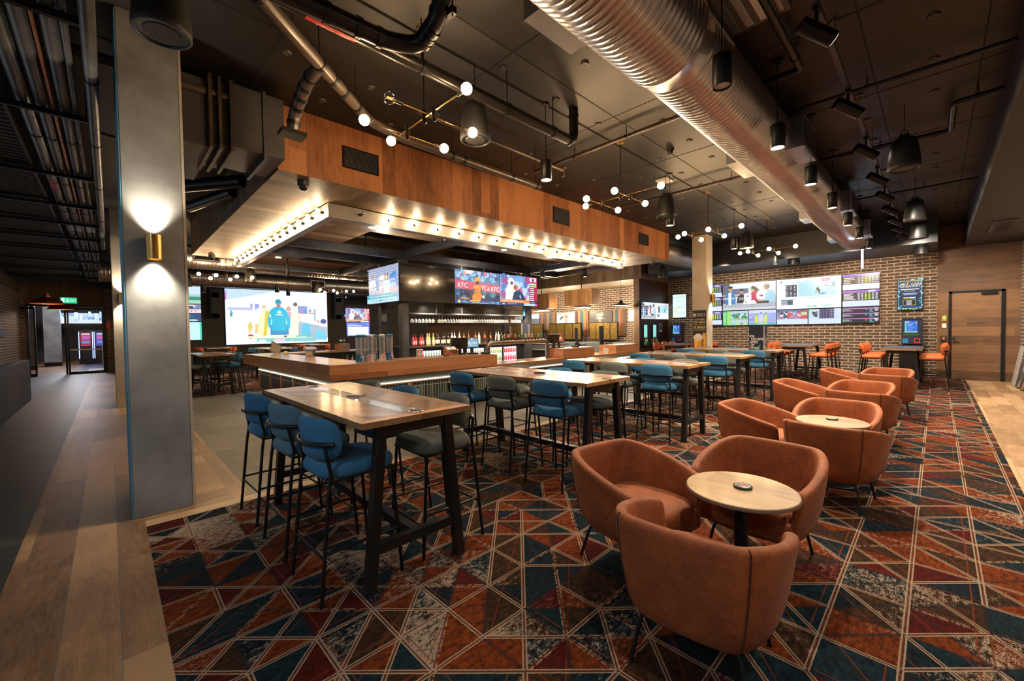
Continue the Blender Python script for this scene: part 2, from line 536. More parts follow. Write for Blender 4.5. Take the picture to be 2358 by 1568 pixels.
M_['warm_w'] = emit('warm_white_bulb', (1.0, .74, .44), 80.0)
M_['cool'] = emit('pendant_lens', (1.0, .9, .74), 22.0)
M_['filament'] = emit('amber_filament', (1.0, .42, .08), 1.6)
# ------------------------------------------------------------------ camera
cam = bpy.data.cameras.new('camera')
cam.sensor_width = 36.0
cam.lens = 952.135 / 2358 * 36.0
cam.clip_start = .05
cam.clip_end = 120
co_ = bpy.data.objects.new('camera', cam)
COL.objects.link(co_)
yaw, pitch, roll = .798939403, -.0259318883, -.0152771950
fw = Vector((-math.sin(yaw) * math.cos(pitch), math.cos(yaw) * math.cos(pitch), math.sin(pitch)))
r0 = Vector((math.cos(yaw), math.sin(yaw), 0))
u0 = r0.cross(fw)
rr = r0 * math.cos(roll) + u0 * math.sin(roll)
uu = -r0 * math.sin(roll) + u0 * math.cos(roll)
Mc = Matrix((rr, uu, -fw)).transposed().to_4x4()
Mc.translation = (0, 0, 1.55)
co_.matrix_world = Mc
SC.camera = co_
SC.view_settings.view_transform = 'Standard'
SC.view_settings.look = 'None'
SC.view_settings.exposure = 0.9
SC.view_settings.gamma = 1.0
cy = SC.cycles
cy.use_denoising = True
cy.max_bounces = 6
cy.diffuse_bounces = 3
cy.glossy_bounces = 3
cy.transmission_bounces = 4
cy.transparent_max_bounces = 12
cy.sample_clamp_indirect = 4.0
cy.sample_clamp_direct = 0.0
cy.caustics_reflective = False
cy.caustics_refractive = False
cy.use_adaptive_sampling = True
cy.adaptive_threshold = .03
W = bpy.data.worlds.new('dim_room_air')
SC.world = W
W.use_nodes = True
W.node_tree.nodes['Background'].inputs[0].default_value = (.75, .88, 1.0, 1)
W.node_tree.nodes['Background'].inputs[1].default_value = .20

# ------------------------------------------------------------------ the room
def slab(name, x0, x1, y0, y1, m, z0=-.06, z1=0.0):
    return struct(name, MB().b2((x0, y0, z0), (x1, y1, z1)), m)
slab('floor_carpet', -4.455, .56, .17, 16.8, M_['carpet'])
slab('floor_carpet_lounge', -24.0, -12.7, 1.35, 16.8, M_['carpet'])
slab('floor_boards_right', .56, 1.6, .17, 16.8, M_['floor_y'])
slab('floor_boards_walkway', -24.8, 3.0, -.515, .17, M_['floor_x'])
slab('floor_boards_edge', -4.6, -4.455, .17, 16.8, M_['floor_y'])
slab('floor_boards_column', -12.7, -4.6, .17, .80, M_['floor_y'])
slab('floor_boards_border', -12.7, -4.6, .80, .94, M_['floor_x'])
slab('floor_boards_lounge', -24.8, -12.7, .17, 1.35, M_['floor_x'])
slab('floor_bar', -12.7, -4.6, .94, 16.8, M_['floor_grey'])
slab('floor_walkway', -24.8, 3.0, -5.0, -.515, M_['floor_walk'])
slab('floor_foyer_boards', -40.0, -24.8, -5.0, -1.0, M_['floor_x'])
slab('floor_foyer', -40.0, -24.8, -1.0, 4.0, M_['floor_walk'])

cl = MB().b2((-40, -5, ZC), (4, 16.8, ZC + .2))
ceil = struct('ceiling', cl, M_['ceil'])
jt = MB()
for x in (-5.3, -4.1, -2.9, -1.7, -.5, .3):
    jt.b2((x - .006, -2, ZC - .004), (x + .006, 14.4, ZC))
for y in (1.2, 2.9, 4.7, 6.5, 8.3, 10.1, 11.9, 13.7):
    jt.b2((-5.4, y - .006, ZC - .0035), (.5, y + .006, ZC))
build('ceiling_joint', jt, M_['ceil_joint'], ceil)
M_['disc'] = mat('painted_fixing_disc', (.045, .037, .03), .45)
for i in range(9):
    for j in range(15):
        if (i * 7 + j * 3) % 4 == 0:
            continue
        x = -5.0 + i * .62
        y = 1.0 + j * .85 + (i % 2) * .3
        if x < -5.3 or (-2.0 < x < -1.2):
            continue
        d = MB().lathe([(0, -.012), (.018, -.012), (.02, -.016), (.036, -.016), (.042, -.006), (.044, 0)], n=14)
        build('fixing_disc', d, M_['disc'], ceil, loc=(x, y, ZC), smooth=40)

# back wall, right wall, screen wall
struct('wall_back', MB().b2((-24.2, 16.75, 0), (0.0, 17.0, ZC)), M_['brick_x'])
struct('wall_back_boards', MB().b2((0.0, 16.70, 0), (1.5, 17.0, ZC)), M_['doorwood'])
struct('wall_right', MB().b2((1.5, -3, 0), (1.75, 17.0, ZC)), M_['brick_y'])
struct('wall_screen', MB().b2((-24.3, .25, 0), (-24.0, 16.75, ZC)), M_['darkwall'])
struct('baseboard_screen', MB().b2((-24.0, .25, 0), (-23.97, 16.0, .12)), M_['black'])
M_['beam'] = mat('dark_grey_plasterboard', (.032, .032, .036), .6)
struct('beam_right', MB().b2((.5, -3, 3.62), (1.5, 16.70, ZC)), M_['beam'])
struct('ceiling_soffit_back', MB().b2((-7.6, 14.5, 3.54), (0.0, 16.75, ZC)), mat('black_soffit_board', (.011, .011, .013), .45))
# dining alcove canopy
k = struct('ceiling_canopy_dining', MB().b2((-20.0, 14.25, 3.42), (-7.70, 16.75, ZC)), M_['fascia_x'])
struct('ceiling_canopy_underside', MB().b2((-20.0, 14.27, 3.40), (-7.72, 16.75, 3.42)), mat('canopy_board', (.16, .12, .08), .6))
p = struct('partition_betting', MB().b2((-8.03, 14.35, 0), (-7.84, 16.75, 3.40)), M_['partwood_y'])
build('end_board', MB().b2((-8.05, 14.32, 0), (-7.82, 14.35, 3.40)), M_['partwood_x'], p)

# columns
def pillar(name, x0, x1, y0, y1, m, top=ZC):
    return struct(name, MB().b2((x0, y0, 0), (x1, y1, top), r=.006), m)
pa = pillar('pillar_front', -5.55, -4.70, .104, .503, M_['pillar'])
build('edge_trim', MB().b2((-4.715, .503, 0), (-4.698, .522, ZC)), M_['pillar_l'], pa)
build('side_panel', MB().b2((-5.55, .098, 0), (-4.70, .104, ZC - .02)), M_['pillar_b'], pa)  # thin added sheet, coloured blue for the cool light on this face
pillar('pillar_walkway', -13.0, -12.2, .07, .48, M_['pillar_l'])
pb = pillar('pillar_far', -5.11, -4.70, 12.53, 13.0, M_['pillar_l'])

# entrance wall with sliding glass doors
M_['portalwood'] = wood('portal_boards', (.085, .048, .022), (.13, .075, .038), 2, .2, 4.0, 1, .6)
struct('wall_entrance', MB().b2((-25.1, -2.30, 2.84), (-24.8, -.10, 3.6)), M_['portalwood'])
struct('wall_entrance_upper', MB().b2((-25.1, -5, 3.6), (-24.85, .25, ZC)), M_['darkwall'])
struct('wall_entrance_brick', MB().b2((-25.1, -.10, 0), (-24.8, .26, 3.6)), M_['brick_y'])
struct('wall_entrance_brick_left', MB().b2((-25.1, -5, 0), (-24.8, -2.30, 3.6)), M_['brick_y'])
struct('wall_left', MB().b2((-24.8, -2.75, 0), (-15.0, -2.45, 3.3)), M_['brick_x'])
struct('wall_left_upper', MB().b2((-24.8, -2.9, 3.3), (-15.0, -2.40, 3.9)), M_['portalwood'])
struct('wall_foyer_back', MB().b2((-40.2, -5, 0), (-40, 4, ZC)), M_['darkwall'])
struct('wall_foyer_left', MB().b2((-40, -5.1, 0), (-25.1, -5, ZC)), M_['darkwall'])
struct('wall_foyer_right', MB().b2((-40, 4, 0), (-25.1, 4.1, ZC)), M_['darkwall'])
struct('wall_low_partition', MB().b2((-15.55, -1.60, 0), (-5.5, -1.42, 1.0), r=.005), mat('slate_blue_laminate', (.065, .065, .085), .5))
df = struct('door_frame_entrance', MB().b2((-24.86, -2.30, 2.76), (-24.76, -.10, 2.84)).b2((-24.86, -2.30, 0), (-24.76, -2.24, 2.76)).b2((-24.86, -.16, 0), (-24.76, -.10, 2.76)).b2((-24.86, -1.30, 0), (-24.78, -1.24, 2.76)), M_['black'])
def glass_door(name, y0, y1, x):
    o = struct(name, MB().b2((x - .03, y0, 0), (x + .03, y0 + .05, 2.74)).b2((x - .03, y1 - .05, 0), (x + .03, y1, 2.74)).b2((x - .03, y0 + .05, 0), (x + .03, y1 - .05, .1)).b2((x - .03, y0 + .05, 2.64), (x + .03, y1 - .05, 2.74)), M_['black'])
    build('pane', MB().b2((x - .006, y0 + .05, .1), (x + .006, y1 - .05, 2.64)), M_['glass'], o)
    return o
d1 = glass_door('door_1', -1.22, -.16, -24.72)
build('safety_strip', MB().b2((-24.712, -1.16, .98), (-24.708, -.22, 1.03)), mat('frosted_strip', (.7, .68, .62), .5), d1)
d2 = glass_door('door_2', -2.52, -2.06, -24.66)
build('pull_handle', MB().tube([(-24.6, -2.1, .85), (-24.55, -2.1, .85), (-24.55, -2.1, 1.35), (-24.6, -2.1, 1.35)], .012), M_['black'], d2)

# timber door at the back right
dr = struct('door_3', MB().b2((.29, 16.665, .01), (1.17, 16.70, 2.36)), M_['doorwood'])
build('door_frame', MB().b2((.225, 16.66, 0), (.29, 16.72, 2.42)).b2((1.17, 16.66, 0), (1.235, 16.72, 2.42)).b2((.225, 16.66, 2.36), (1.235, 16.72, 2.42)), M_['black'], dr)
build('lever_handle', MB().b2((.31, 16.62, 1.03), (.34, 16.665, 1.06)).b2((.31, 16.61, 1.035), (.42, 16.625, 1.055)), M_['black'], dr)
build('lock', MB().b2((.305, 16.65, 1.1), (.355, 16.665, 1.14)), M_['black'], dr)
build('door_closer', MB().b2((.82, 16.60, 2.30), (1.10, 16.665, 2.36)), M_['black'], dr)
for z in (.3, 1.15, 2.1):
    build('hinge', MB().b2((1.15, 16.655, z), (1.175, 16.668, z + .12)), M_['steel'], dr)
# ------------------------------------------------------------------ bar tables
def chevron(name, sgn):
    t = NT(name)
    s = t.sep(t.co())
    a = t.M('ADD', s[0], t.M('MULTIPLY', t.M('ABSOLUTE', s[1]), sgn))
    row = t.M('FLOOR', t.M('DIVIDE', a, .16))
    pid = t.white(t.comb(row, t.M('SIGN', s[1]), 4.0))
    g = t.noise(t.comb(t.M('MULTIPLY', a, 34.0), t.M('MULTIPLY', s[1], 2.0), t.M('MULTIPLY', pid, 20.0)), 1.0, 5, .6, dist=.6)
    f = t.M('ADD', t.M('MULTIPLY', g, .6), t.M('MULTIPLY', pid, .45))
    col = t.ramp(f, [(.25, (.10, .042, .013)), (.5, (.25, .115, .042)), (.72, (.42, .215, .088))])
    e = t.M('GREATER_THAN', t.M('ABSOLUTE', t.M('SUBTRACT', t.M('FRACT', t.M('DIVIDE', a, .16)), .5)), .492)
    return t.P(color=t.mix(t.M('MULTIPLY', e, .6), col, (.05, .02, .008)), rough=.3, coat=.35, cr=.15)
M_['chev'] = chevron('table_chevron_panel', 1.0)
M_['strip'] = mat('pale_resin_strip', (.40, .34, .28), .25, var=.15, vs=60, coat=.6, bump=.25, bs=140)
M_['groove'] = mat('dark_table_groove', (.03, .012, .005), .6)

def bar_table(name, label, loc, rz=0.0, L=2.04, Wd=.78, H=TT, oak=True, group=None):
    t = thing(name, label, 'table', loc, rz, group)
    hx, hy = L / 2, Wd / 2
    top = MB()
    th = .036
    z0, z1 = H - th, H
    if oak:
        b = .085
        top.b2((-hx, -hy, z0), (hx, hy, z1 - .0015))
        zt = z1
        # border boards with mitred corners, chevron fields and pale centre strip
        sw = .068
        ex = hx - b
        ey = hy - b
        V = lambda x, y: (x, y, zt)
        top.poly([V(-hx, -hy), V(hx, -hy), V(ex, -ey), V(-ex, -ey)], 0)
        top.poly([V(hx, hy), V(-hx, hy), V(-ex, ey), V(ex, ey)], 0)
        top.poly([V(hx, -hy), V(hx, hy), V(ex, ey), V(ex, -ey)], 3)
        top.poly([V(-hx, hy), V(-hx, -hy), V(-ex, -ey), V(-ex, ey)], 3)
        g = .004
        top.poly([V(-ex + g, -ey + g), V(ex - g, -ey + g), V(ex - g, -sw - g), V(-ex + g, -sw - g)], 1)
        top.poly([V(-ex + g, sw + g), V(ex - g, sw + g), V(ex - g, ey - g), V(-ex + g, ey - g)], 1)
        top.poly([V(-ex + g, -sw), V(ex - g, -sw), V(ex - g, sw), V(-ex + g, sw)], 2)
        build('tabletop', top, [M_['ttop'], M_['chev'], M_['strip'], M_['counter_y']], t)
    else:
        top.b2((-hx, -hy, z0), (hx, hy, z1 - .006), mi=0)
        top.b2((-hx + .004, -hy + .004, z1 - .006), (hx - .004, hy - .004, z1), mi=1)
        build('tabletop', top, [M_['ttop'], M_['tablegrey']], t)
    xe = hx - .085
    for sx in (-1, 1):
        for sy in (-1, 1):
            build('leg', MB().bar((sx * xe, sy * .325, .012), (sx * xe, sy * .235, z0 - .01), .062, .062, r=.004), M_['bk_wood'], t)
            build('foot_cap', MB().box((sx * xe, sy * .326, .006), (.066, .066, .012)), M_['blackp'], t)
        build('crossbar', MB().b2((sx * xe - .025, -.29, .225), (sx * xe + .025, .29, .285)), M_['bk_wood'], t)
        build('top_rail', MB().b2((sx * xe - .02, -.225, z0 - .075), (sx * xe + .02, .225, z0 - .001)), M_['bk_wood'], t)
    build('stretcher', MB().b2((-xe + .03, -.03, .22), (xe - .03, .03, .28)), M_['bk_wood'], t)
    return t
M_['tablegrey'] = mat('slate_grey_laminate', (.07, .075, .10), .3, var=.1)
TX = -3.26
TY = [1.385, 3.58, 5.83, 7.95, 10.1]
ORD = ['front', 'second', 'third', 'fourth', 'fifth']
TL = ['front oak bar table with chevron top and black trestle legs',
      'second oak bar table from the camera, behind the front one',
      'third oak bar table from the camera, in line with the bar boxes',
      'fourth oak bar table from the camera',
      'fifth oak bar table from the camera, by the plaster column']
GT = 'oak bar tables in a row'
for i, y in enumerate(TY):
    if i == 0:
        tb0 = bar_table('bar_table', TL[0], (TX, y, 0), group=GT)
    else:
        dup(tb0, (TX - .04, y, 0), 0, TL[i])

# things lying on the table tops
M_['printw'] = mat('white_print', (.75, .72, .68), .5)
def table_disc(x, y, label):
    t = thing('cable_grommet', label, 'grommet', (x, y, TT), 0, 'round grommets in the bar tables')
    build('rim', MB().lathe([(.034, 0), (.05, 0), (.05, .007), (.044, .010), (.034, .008), (.034, 0)], n=24), M_['chrome'], t, smooth=40)
    build('lid', MB().lathe([(0, 0), (.034, 0), (.034, .006), (0, .007)], n=24), mat('smoky_lid', (.05, .05, .05), .15), t, smooth=40)
for i, y in enumerate(TY[:3]):
    for sx, w in ((.93, 'right'), (-.93, 'far left')):
        table_disc(TX + sx, y + .01, 'round chrome grommet at the %s end of the %s bar table' % (w, ORD[i]))
for i, y in enumerate(TY[:2]):
    t = thing('card_pack', ['small flat pack of cards in the middle of the front bar table', 'small dark pack in the middle of the second bar table'][i], 'cards', (TX + .02, y + .02, TT), .5)
    build('sleeve', MB().box((0, 0, .008), (.12, .085, .016), r=.002), mat('card_sleeve_%d' % i, [(.3, .26, .25), (.02, .02, .022)][i], .3), t)
    build('card', MB().box((.004, .002, .0175), (.09, .06, .003)), mat('card_face_%d' % i, [(.5, .42, .4), (.10, .09, .09)][i], .3), t)

# ------------------------------------------------------------------ bar stools
def pillow(mb, R, cyy, A, zc, hz, th, nu=14, nv=10, lean=0.0):
    rows_o, rows_i = [], []
    for j in range(nv + 1):
        t = -1 + 2 * j / nv
        ro, ri = [], []
        for i in range(nu + 1):
            s = -1 + 2 * i / nu
            a = A * s * (1 - .22 * abs(t) ** 4)
            z = zc + hz * t * (1 - .10 * abs(s) ** 5)
            f = math.sqrt(max(0, 1 - abs(s) ** 6)) * math.sqrt(max(0, 1 - abs(t) ** 5))
            for rad, row in ((R + th * f, ro), (R - th * f, ri)):
                row.append((rad * math.sin(a), cyy - rad * math.cos(a) - lean * (z - zc), z))
        rows_o.append(ro)
        rows_i.append(ri)
    mb.grid(rows_o)
    mb.grid([list(reversed(r)) for r in rows_i])
    bmesh.ops.remove_doubles(mb.bm, verts=mb.bm.verts[:], dist=1e-5)
    return mb
def cushion(mb, hx, hy, lv, n=32, e=4.0, cx=0, cy_=0, taper=0.0):
    rows = []
    for z, k in lv:
        row = []
        for i in range(n):
            a = 2 * PI * i / n
            c, s = math.cos(a), math.sin(a)
            r = (abs(c) ** e + abs(s) ** e) ** (-1 / e)
            y = r * s
            row.append((cx + hx * k * r * c * (1 + taper * y), cy_ + hy * k * y, z))
        rows.append(row)
    V = mb.grid(rows, closed_u=True)
    mb.bm.faces.new(list(reversed(V[0])))
    mb.bm.faces.new(V[-1])
    return mb
SEAT_LV = [(.693, .90), (.697, .96), (.715, 1.0), (.74, 1.0), (.760, .97), (.774, .90), (.781, .78), (.785, .5)]
def make_stool(name, label, fab, group, loc, rz):
    t = thing(name, label, 'stool', loc, rz, group)
    build('seat', cushion(MB(), .238, .235, SEAT_LV, cy_=.02, taper=.05), fab, t, smooth=50)
    b = pillow(MB(), .285, .062, .90, .925, .128, .027, lean=.08)
    build('backrest', b, fab, t, smooth=60)
    r = .0115
    for sx in (-1, 1):
        build('leg', MB().tube([(sx * .236, -.255, 0), (sx * .222, -.195, .62), (sx * .219, -.18, .715), (sx * .217, -.178, .745), (sx * .207, -.205, .895)], r, n=8), M_['black'], t, smooth=50)
        build('leg', MB().tube([(sx * .236, .255, 0), (sx * .218, .205, .69)], r, n=8), M_['black'], t, smooth=50)
        build('side_rail', MB().tube([(sx * .229, -.227, .29), (sx * .231, .235, .29)], .009, n=8), M_['black'], t, smooth=50)
    build('seat_frame', MB().tube([(-.218, -.185, .690), (.218, -.185, .690), (.218, .215, .690), (-.218, .215, .690)], .010, n=6, closed=True), M_['black'], t)
    build('rear_rail', MB().tube([(-.23, -.23, .262), (.23, -.23, .262)], .009, n=8), M_['black'], t, smooth=50)
    build('foot_rail', MB().tube([(-.232, .238, .205), (.232, .238, .205)], .010, n=8), M_['black'], t, smooth=50)
    arc = []
    for i in range(15):
        a = -.80 + 1.60 * i / 14
        arc.append((.332 * math.sin(a), .068 - .332 * math.cos(a), .905))
    build('back_rail', MB().tube(arc, .0135, n=8), M_['black'], t, smooth=50)
    return t
FB, FG, FM, FO = M_['fab_blue'], M_['fab_green'], M_['fab_mid'], M_['fab_orange']
PROTO = {}
STN = {FB: 'deep blue', FG: 'grey green', FM: 'slate blue', FO: 'orange'}
def place_stool(x, y, rz, fab, label, group):
    if not PROTO:
        PROTO['a'] = make_stool('bar_stool', label, fab, group, (x, y, 0), rz)
        PROTO['fab'] = fab
    else:
        o = dup(PROTO['a'], (x, y, 0), rz, label, group, swap=None if fab is PROTO['fab'] else {PROTO['fab']: fab})
XS = [-2.645, -3.325, -4.04]
POS = ['right end', 'middle', 'left end']
rs = random.Random(5)
for i, ty in enumerate(TY):
    for side in (-1, 1):
        for k, x in enumerate(XS):
            fab = ((FB, FM, FB) if side < 0 else (FG, FB, FG))[k]
            if i >= 1 and side < 0 and k == 1:
                fab = FG
            if i >= 1 and side > 0 and k == 1:
                fab = FB
            y = ty + side * .33 + (0 if side < 0 else .02)
            lab = '%s bar stool, %s of the %s side, %s bar table from the camera' % (STN[fab], POS[k], 'near' if side < 0 else 'far', ORD[i].replace('front', 'first'))
            place_stool(x - (.04 if i else 0) + rs.uniform(-.012, .012), y + rs.uniform(-.012, .012), (0 if side < 0 else PI) + rs.uniform(-.04, .04), fab, lab, 'fabric bar stools along the oak tables')

# ------------------------------------------------------------------ orange high tables by the brick wall
OT = [(-.60, 14.55, .95, 'grey topped high table before the brick wall, left of the timber door'),
      (-2.75, 14.4, 1.0, 'grey topped high table with orange stools under the video wall'),
      (-5.95, 14.0, 1.0, 'grey topped high table with orange stools behind the plaster column')]
for n_, (x, y, H, lab) in enumerate(OT):
    bar_table('high_table', lab, (x, y, 0), PI / 2, L=2.0, Wd=.74, H=H, oak=False, group='grey topped high tables by the brick wall')
    wh = ['left of the timber door', 'under the video wall', 'behind the plaster column'][n_]
    for side in (-1, 1):
        for k in range(3):
            lab2 = 'orange bar stool, %s on %s side, table %s' % (['nearest', 'middle', 'farthest'][k], 'left' if side < 0 else 'right', wh)
            place_stool(x + side * .56, y - .62 + .62 * k, -side * -PI / 2 if side > 0 else -PI / 2, FO, lab2, 'orange bar stools by the brick wall')

# ------------------------------------------------------------------ tub armchairs
def catmull(P, n):
    out = []
    for i in range(len(P) - 1):
        p0 = Vector(P[max(i - 1, 0)]); p1 = Vector(P[i]); p2 = Vector(P[i + 1]); p3 = Vector(P[min(i + 2, len(P) - 1)])
        for k in range(n):
            t = k / n
            out.append(.5 * ((2 * p1) + (p2 - p0) * t + (2 * p0 - 5 * p1 + 4 * p2 - p3) * t * t + (3 * p1 - p0 - 3 * p2 + p3) * t ** 3))
    out.append(Vector(P[-1]))
    return out
def make_armchair(name, label, loc, rz, group):
    t = thing(name, label, 'armchair', loc, rz, group)
    C = [(-.335, .315, 0), (-.365, .18, 0), (-.372, .0, 0), (-.345, -.17, 0), (-.268, -.315, 0), (-.14, -.352, 0), (0, -.358, 0), (.14, -.352, 0), (.268, -.315, 0), (.345, -.17, 0), (.372, .0, 0), (.365, .18, 0), (.335, .315, 0)]
    pts = catmull(C, 3)
    n = len(pts)
    cols = []
    for i, p in enumerate(pts):
        a = pts[max(i - 1, 0)]
        b = pts[min(i + 1, n - 1)]
        tg = (b - a).normalized()
        nrm = Vector((-tg.y, tg.x, 0))     # inward
        if nrm.dot(Vector((0, .05, 0)) - p) < 0:
            nrm = -nrm
        y = p.y
        f = min(1, max(0, (y + .30) / .55))
        H = .715 - .125 * f ** 1.15
        if y > .27:
            H -= (y - .27) / .045 * .028
        col = []
        for z, k in ((.235, .70), (.245, .76), (.285, .835), (.36, .895), (.47, .945), (.58, .98), (H - .028, 1.0), (H - .008, .995)):
            z = min(z, H - .008) if z < .6 else z
            q = Vector((p.x * k, p.y * (k if p.y < 0 else .93 + .07 * k), z))
            col.append(q)
        col[5].z = min(col[5].z, H - .06)
        col.append(Vector((p.x, p.y, H)) + nrm * .016)
        col.append(Vector((p.x, p.y, H)) + nrm * .044)
        col.append(Vector((p.x, p.y, H - .012)) + nrm * .058)
        col.append(Vector((p.x, p.y, H - .09)) + nrm * .066)
        col.append(Vector((p.x * .93, p.y * .94, .38)) + nrm * .062)
        col.append(Vector((p.x * .90, p.y * .92, .33)) + nrm * .062)
        cols.append(col)
    mb = MB()
    V = mb.grid(cols)
    mb.bm.faces.new(V[0])
    mb.bm.faces.new(list(reversed(V[-1])))
    # underside
    mb.bm.faces.new([c[0] for c in V])
    build('shell', mb, M_['suede'], t, smooth=70, sub=1)
    fr = MB().box((0, .272, .315), (.60, .07, .135), r=.03, seg=3)
    build('front_rail', fr, M_['suede'], t, smooth=60)
    build('underside', cushion(MB(), .245, .24, [(.236, .95), (.24, 1.0), (.262, 1.06)], n=24, cy_=.01), M_['suede'], t, smooth=50)
    build('seat_cushion', cushion(MB(), .292, .285, [(.325, .96), (.335, .99), (.37, 1.0), (.40, .985), (.425, .93), (.437, .82), (.443, .55)], n=36, e=4.5, cy_=.035), M_['suede'], t, smooth=50)
    for s in (-1, 1):
        i = n // 2 + s * 7
        col = cols[i]
        o = (col[3] - Vector((0, 0, col[3].z))).normalized() * .0015
        build('seam', MB().tube([c + o for c in col[1:9]], .0022, n=5), mat('dark_seam', (.03, .008, .003), .8) if s < 0 and 'sm' not in M_ else M_['sm'], t) if False else None
        for y0 in (-.19, .20):
            sg = 1 if y0 > 0 else -1
            build('leg', MB().tube([(0, y0 * .95, .236), (s * .12, y0 * .97, .234), (s * .185, y0, .226), (s * .205, y0 + sg * .006, .205), (s * .215, y0 + sg * .015, .17), (s * .238, y0 + sg * .065, 0)], .0095, n=8), M_['black'], t, smooth=50)
    M_.setdefault('sm', mat('dark_seam', (.03, .008, .003), .8))
    for s in (-1, 1):
        i = n // 2 + s * 6
        col = cols[i]
        build('seam', MB().tube([c + (c - Vector((0, 0, c.z))).normalized() * .001 for c in col[2:9]], .0026, n=5), M_['sm'], t)
    return t
GA = 'rust suede tub armchairs'
AC = [(-.765, 1.965, 5, 'rust suede tub chair nearest the camera, its back to us'),
      (-1.40, 2.47, -100, 'rust suede tub chair left of the nearest round table, seat showing'),
      (-.83, 3.13, 176, 'rust suede tub chair behind the nearest round table, facing the camera'),
      (-.63, 4.57, -6, 'rust suede tub chair with its back to us before the second round table'),
      (-1.33, 4.98, -97, 'rust suede tub chair left of the second round table'),
      (-.74, 5.55, 178, 'rust suede tub chair facing us behind the second round table'),
      (-.68, 6.93, -8, 'rust suede tub chair with its back to us in the third seating group'),
      (-1.40, 7.45, -97, 'rust suede tub chair on the left of the third seating group'),
      (-.76, 7.75, 170, 'rust suede tub chair facing us in the third seating group'),
      (-.59, 9.42, -10, 'rust suede tub chair with its back to us in the farthest seating group'),
      (-1.20, 9.85, -97, 'rust suede tub chair on the left of the farthest seating group'),
      (-.64, 10.35, 170, 'rust suede tub chair facing us in the farthest seating group')]
for i, (x, y, d, lab) in enumerate(AC):
    if i == 0:
        ac0 = make_armchair('tub_armchair', lab, (x, y, 0), math.radians(d), GA)
    else:
        dup(ac0, (x, y, 0), math.radians(d), lab)

def round_table(name, label, loc):
    t = thing(name, label, 'table', loc, 0, 'small round oak tables')
    build('tabletop', MB().lathe([(0, .574), (.285, .574), (.295, .580), (.295, .595), (.290, .600), (0, .600)], n=64), M_['round_oak'], t, smooth=40)
    build('edge_band', MB().lathe([(.2945, .578), (.2965, .580), (.2965, .594), (.2945, .597)], n=64), mat('edge_band', (.12, .085, .06), .5), t, smooth=40)
    build('column', MB().lathe([(0, .018), (.038, .018), (.038, .573), (0, .573)], n=24), M_['black'], t, smooth=40)
    build('base_plate', MB().lathe([(0, 0), (.225, 0), (.225, .008), (.21, .016), (.05, .02), (0, .02)], n=40), M_['black'], t, smooth=40)
    return t
rt0 = round_table('round_table', 'nearest round oak cafe table with a green coaster on it', (-.795, 2.63, 0))
dup(rt0, (-.72, 5.10, 0), 0, 'second round oak cafe table, partly hidden behind a tub chair')
M_['coaster'] = mat('bottle_green_card', (.012, .03, .018), .4)
M_['cred'] = mat('red_print', (.45, .03, .03), .5)
def coaster(label, loc, rz):
    t = thing('drink_coaster', label, 'coaster', loc, rz, 'green drink coasters')
    b = MB().lathe([(0, 0), (.045, 0), (.05, .004), (.05, .012), (.046, .015), (0, .015)], n=32)
    build('disc', b, M_['coaster'], t, smooth=40)
    p = MB()
    for k in range(18):
        a = k * 2 * PI / 18
        if k in (0, 9):
            continue
        p.box((.037 * math.cos(a), .037 * math.sin(a), .0152), (.007, .006, .0006), rz=a)
    for a in (.5, 1.1, -.5, PI + .5, PI - .5, PI + 1.1):
        p.bar((.008 * math.cos(a), .008 * math.sin(a), .0152), (.024 * math.cos(a + .3), .024 * math.sin(a + .3), .0152), .005, .0006)
    p.lathe([(.026, .0150), (.028, .0156), (.026, .0157)], n=24)
    build('print', p, M_['printw'], t)
    q = MB()
    for sx in (-1, 1):
        q.prism([(sx * .003, -.012, .0155), (sx * .02, -.016, .0155), (sx * .02, .016, .0155), (sx * .003, .012, .0155)], (0, 0, .0006))
    build('emblem', q, M_['cred'], t)
coaster('dark green coaster with a red and white emblem on the nearest round table', (-.79, 2.65, .6), .9)
coaster('green coaster with white print on the second round table', (-.725, 5.17, .6), .3)
# ------------------------------------------------------------------ spiral duct over the lounge
def spiral_tube(path_y0, path_y1, X, Z, R, step=.062, axis=1):
    prof = []
    y = path_y0
    while y < path_y1:
        prof += [(R, y), (R, y + step * .60), (R + .007, y + step * .72), (R + .007, y + step * .86)]
        y += step
    mb = MB()
    n = 44
    rows = []
    for r, y in prof:
        row = []
        for k in range(n):
            a = 2 * PI * k / n
            row.append((X + r * math.cos(a), y, Z + r * math.sin(a)) if axis == 1 else (y, X + r * math.cos(a), Z + r * math.sin(a)))
        rows.append(row)
    V = mb.grid(rows, closed_u=True)
    mb.bm.faces.new(V[0])
    mb.bm.faces.new(list(reversed(V[-1])))
    return mb
DX, DZ = -1.56, 3.885
du = thing('spiral_duct', 'big galvanised spiral air duct under the ceiling above the tub chairs', 'air duct', (0, 0, 0))
build('duct_section', spiral_tube(-2.0, 3.25, DX, DZ, .352), M_['galv'], du, smooth=85)
build('reducer', MB().lathe([(.352, 0), (.357, .01), (.357, .03), (.352, .04), (.330, .20), (.330, .24)], n=44, M=Matrix.Translation((DX, 3.24, DZ)) @ Matrix.Rotation(-PI / 2, 4, 'X')), M_['galv'], du, smooth=25)
build('duct_section', spiral_tube(3.46, 14.35, DX, DZ, .328), M_['galv'], du, smooth=85)
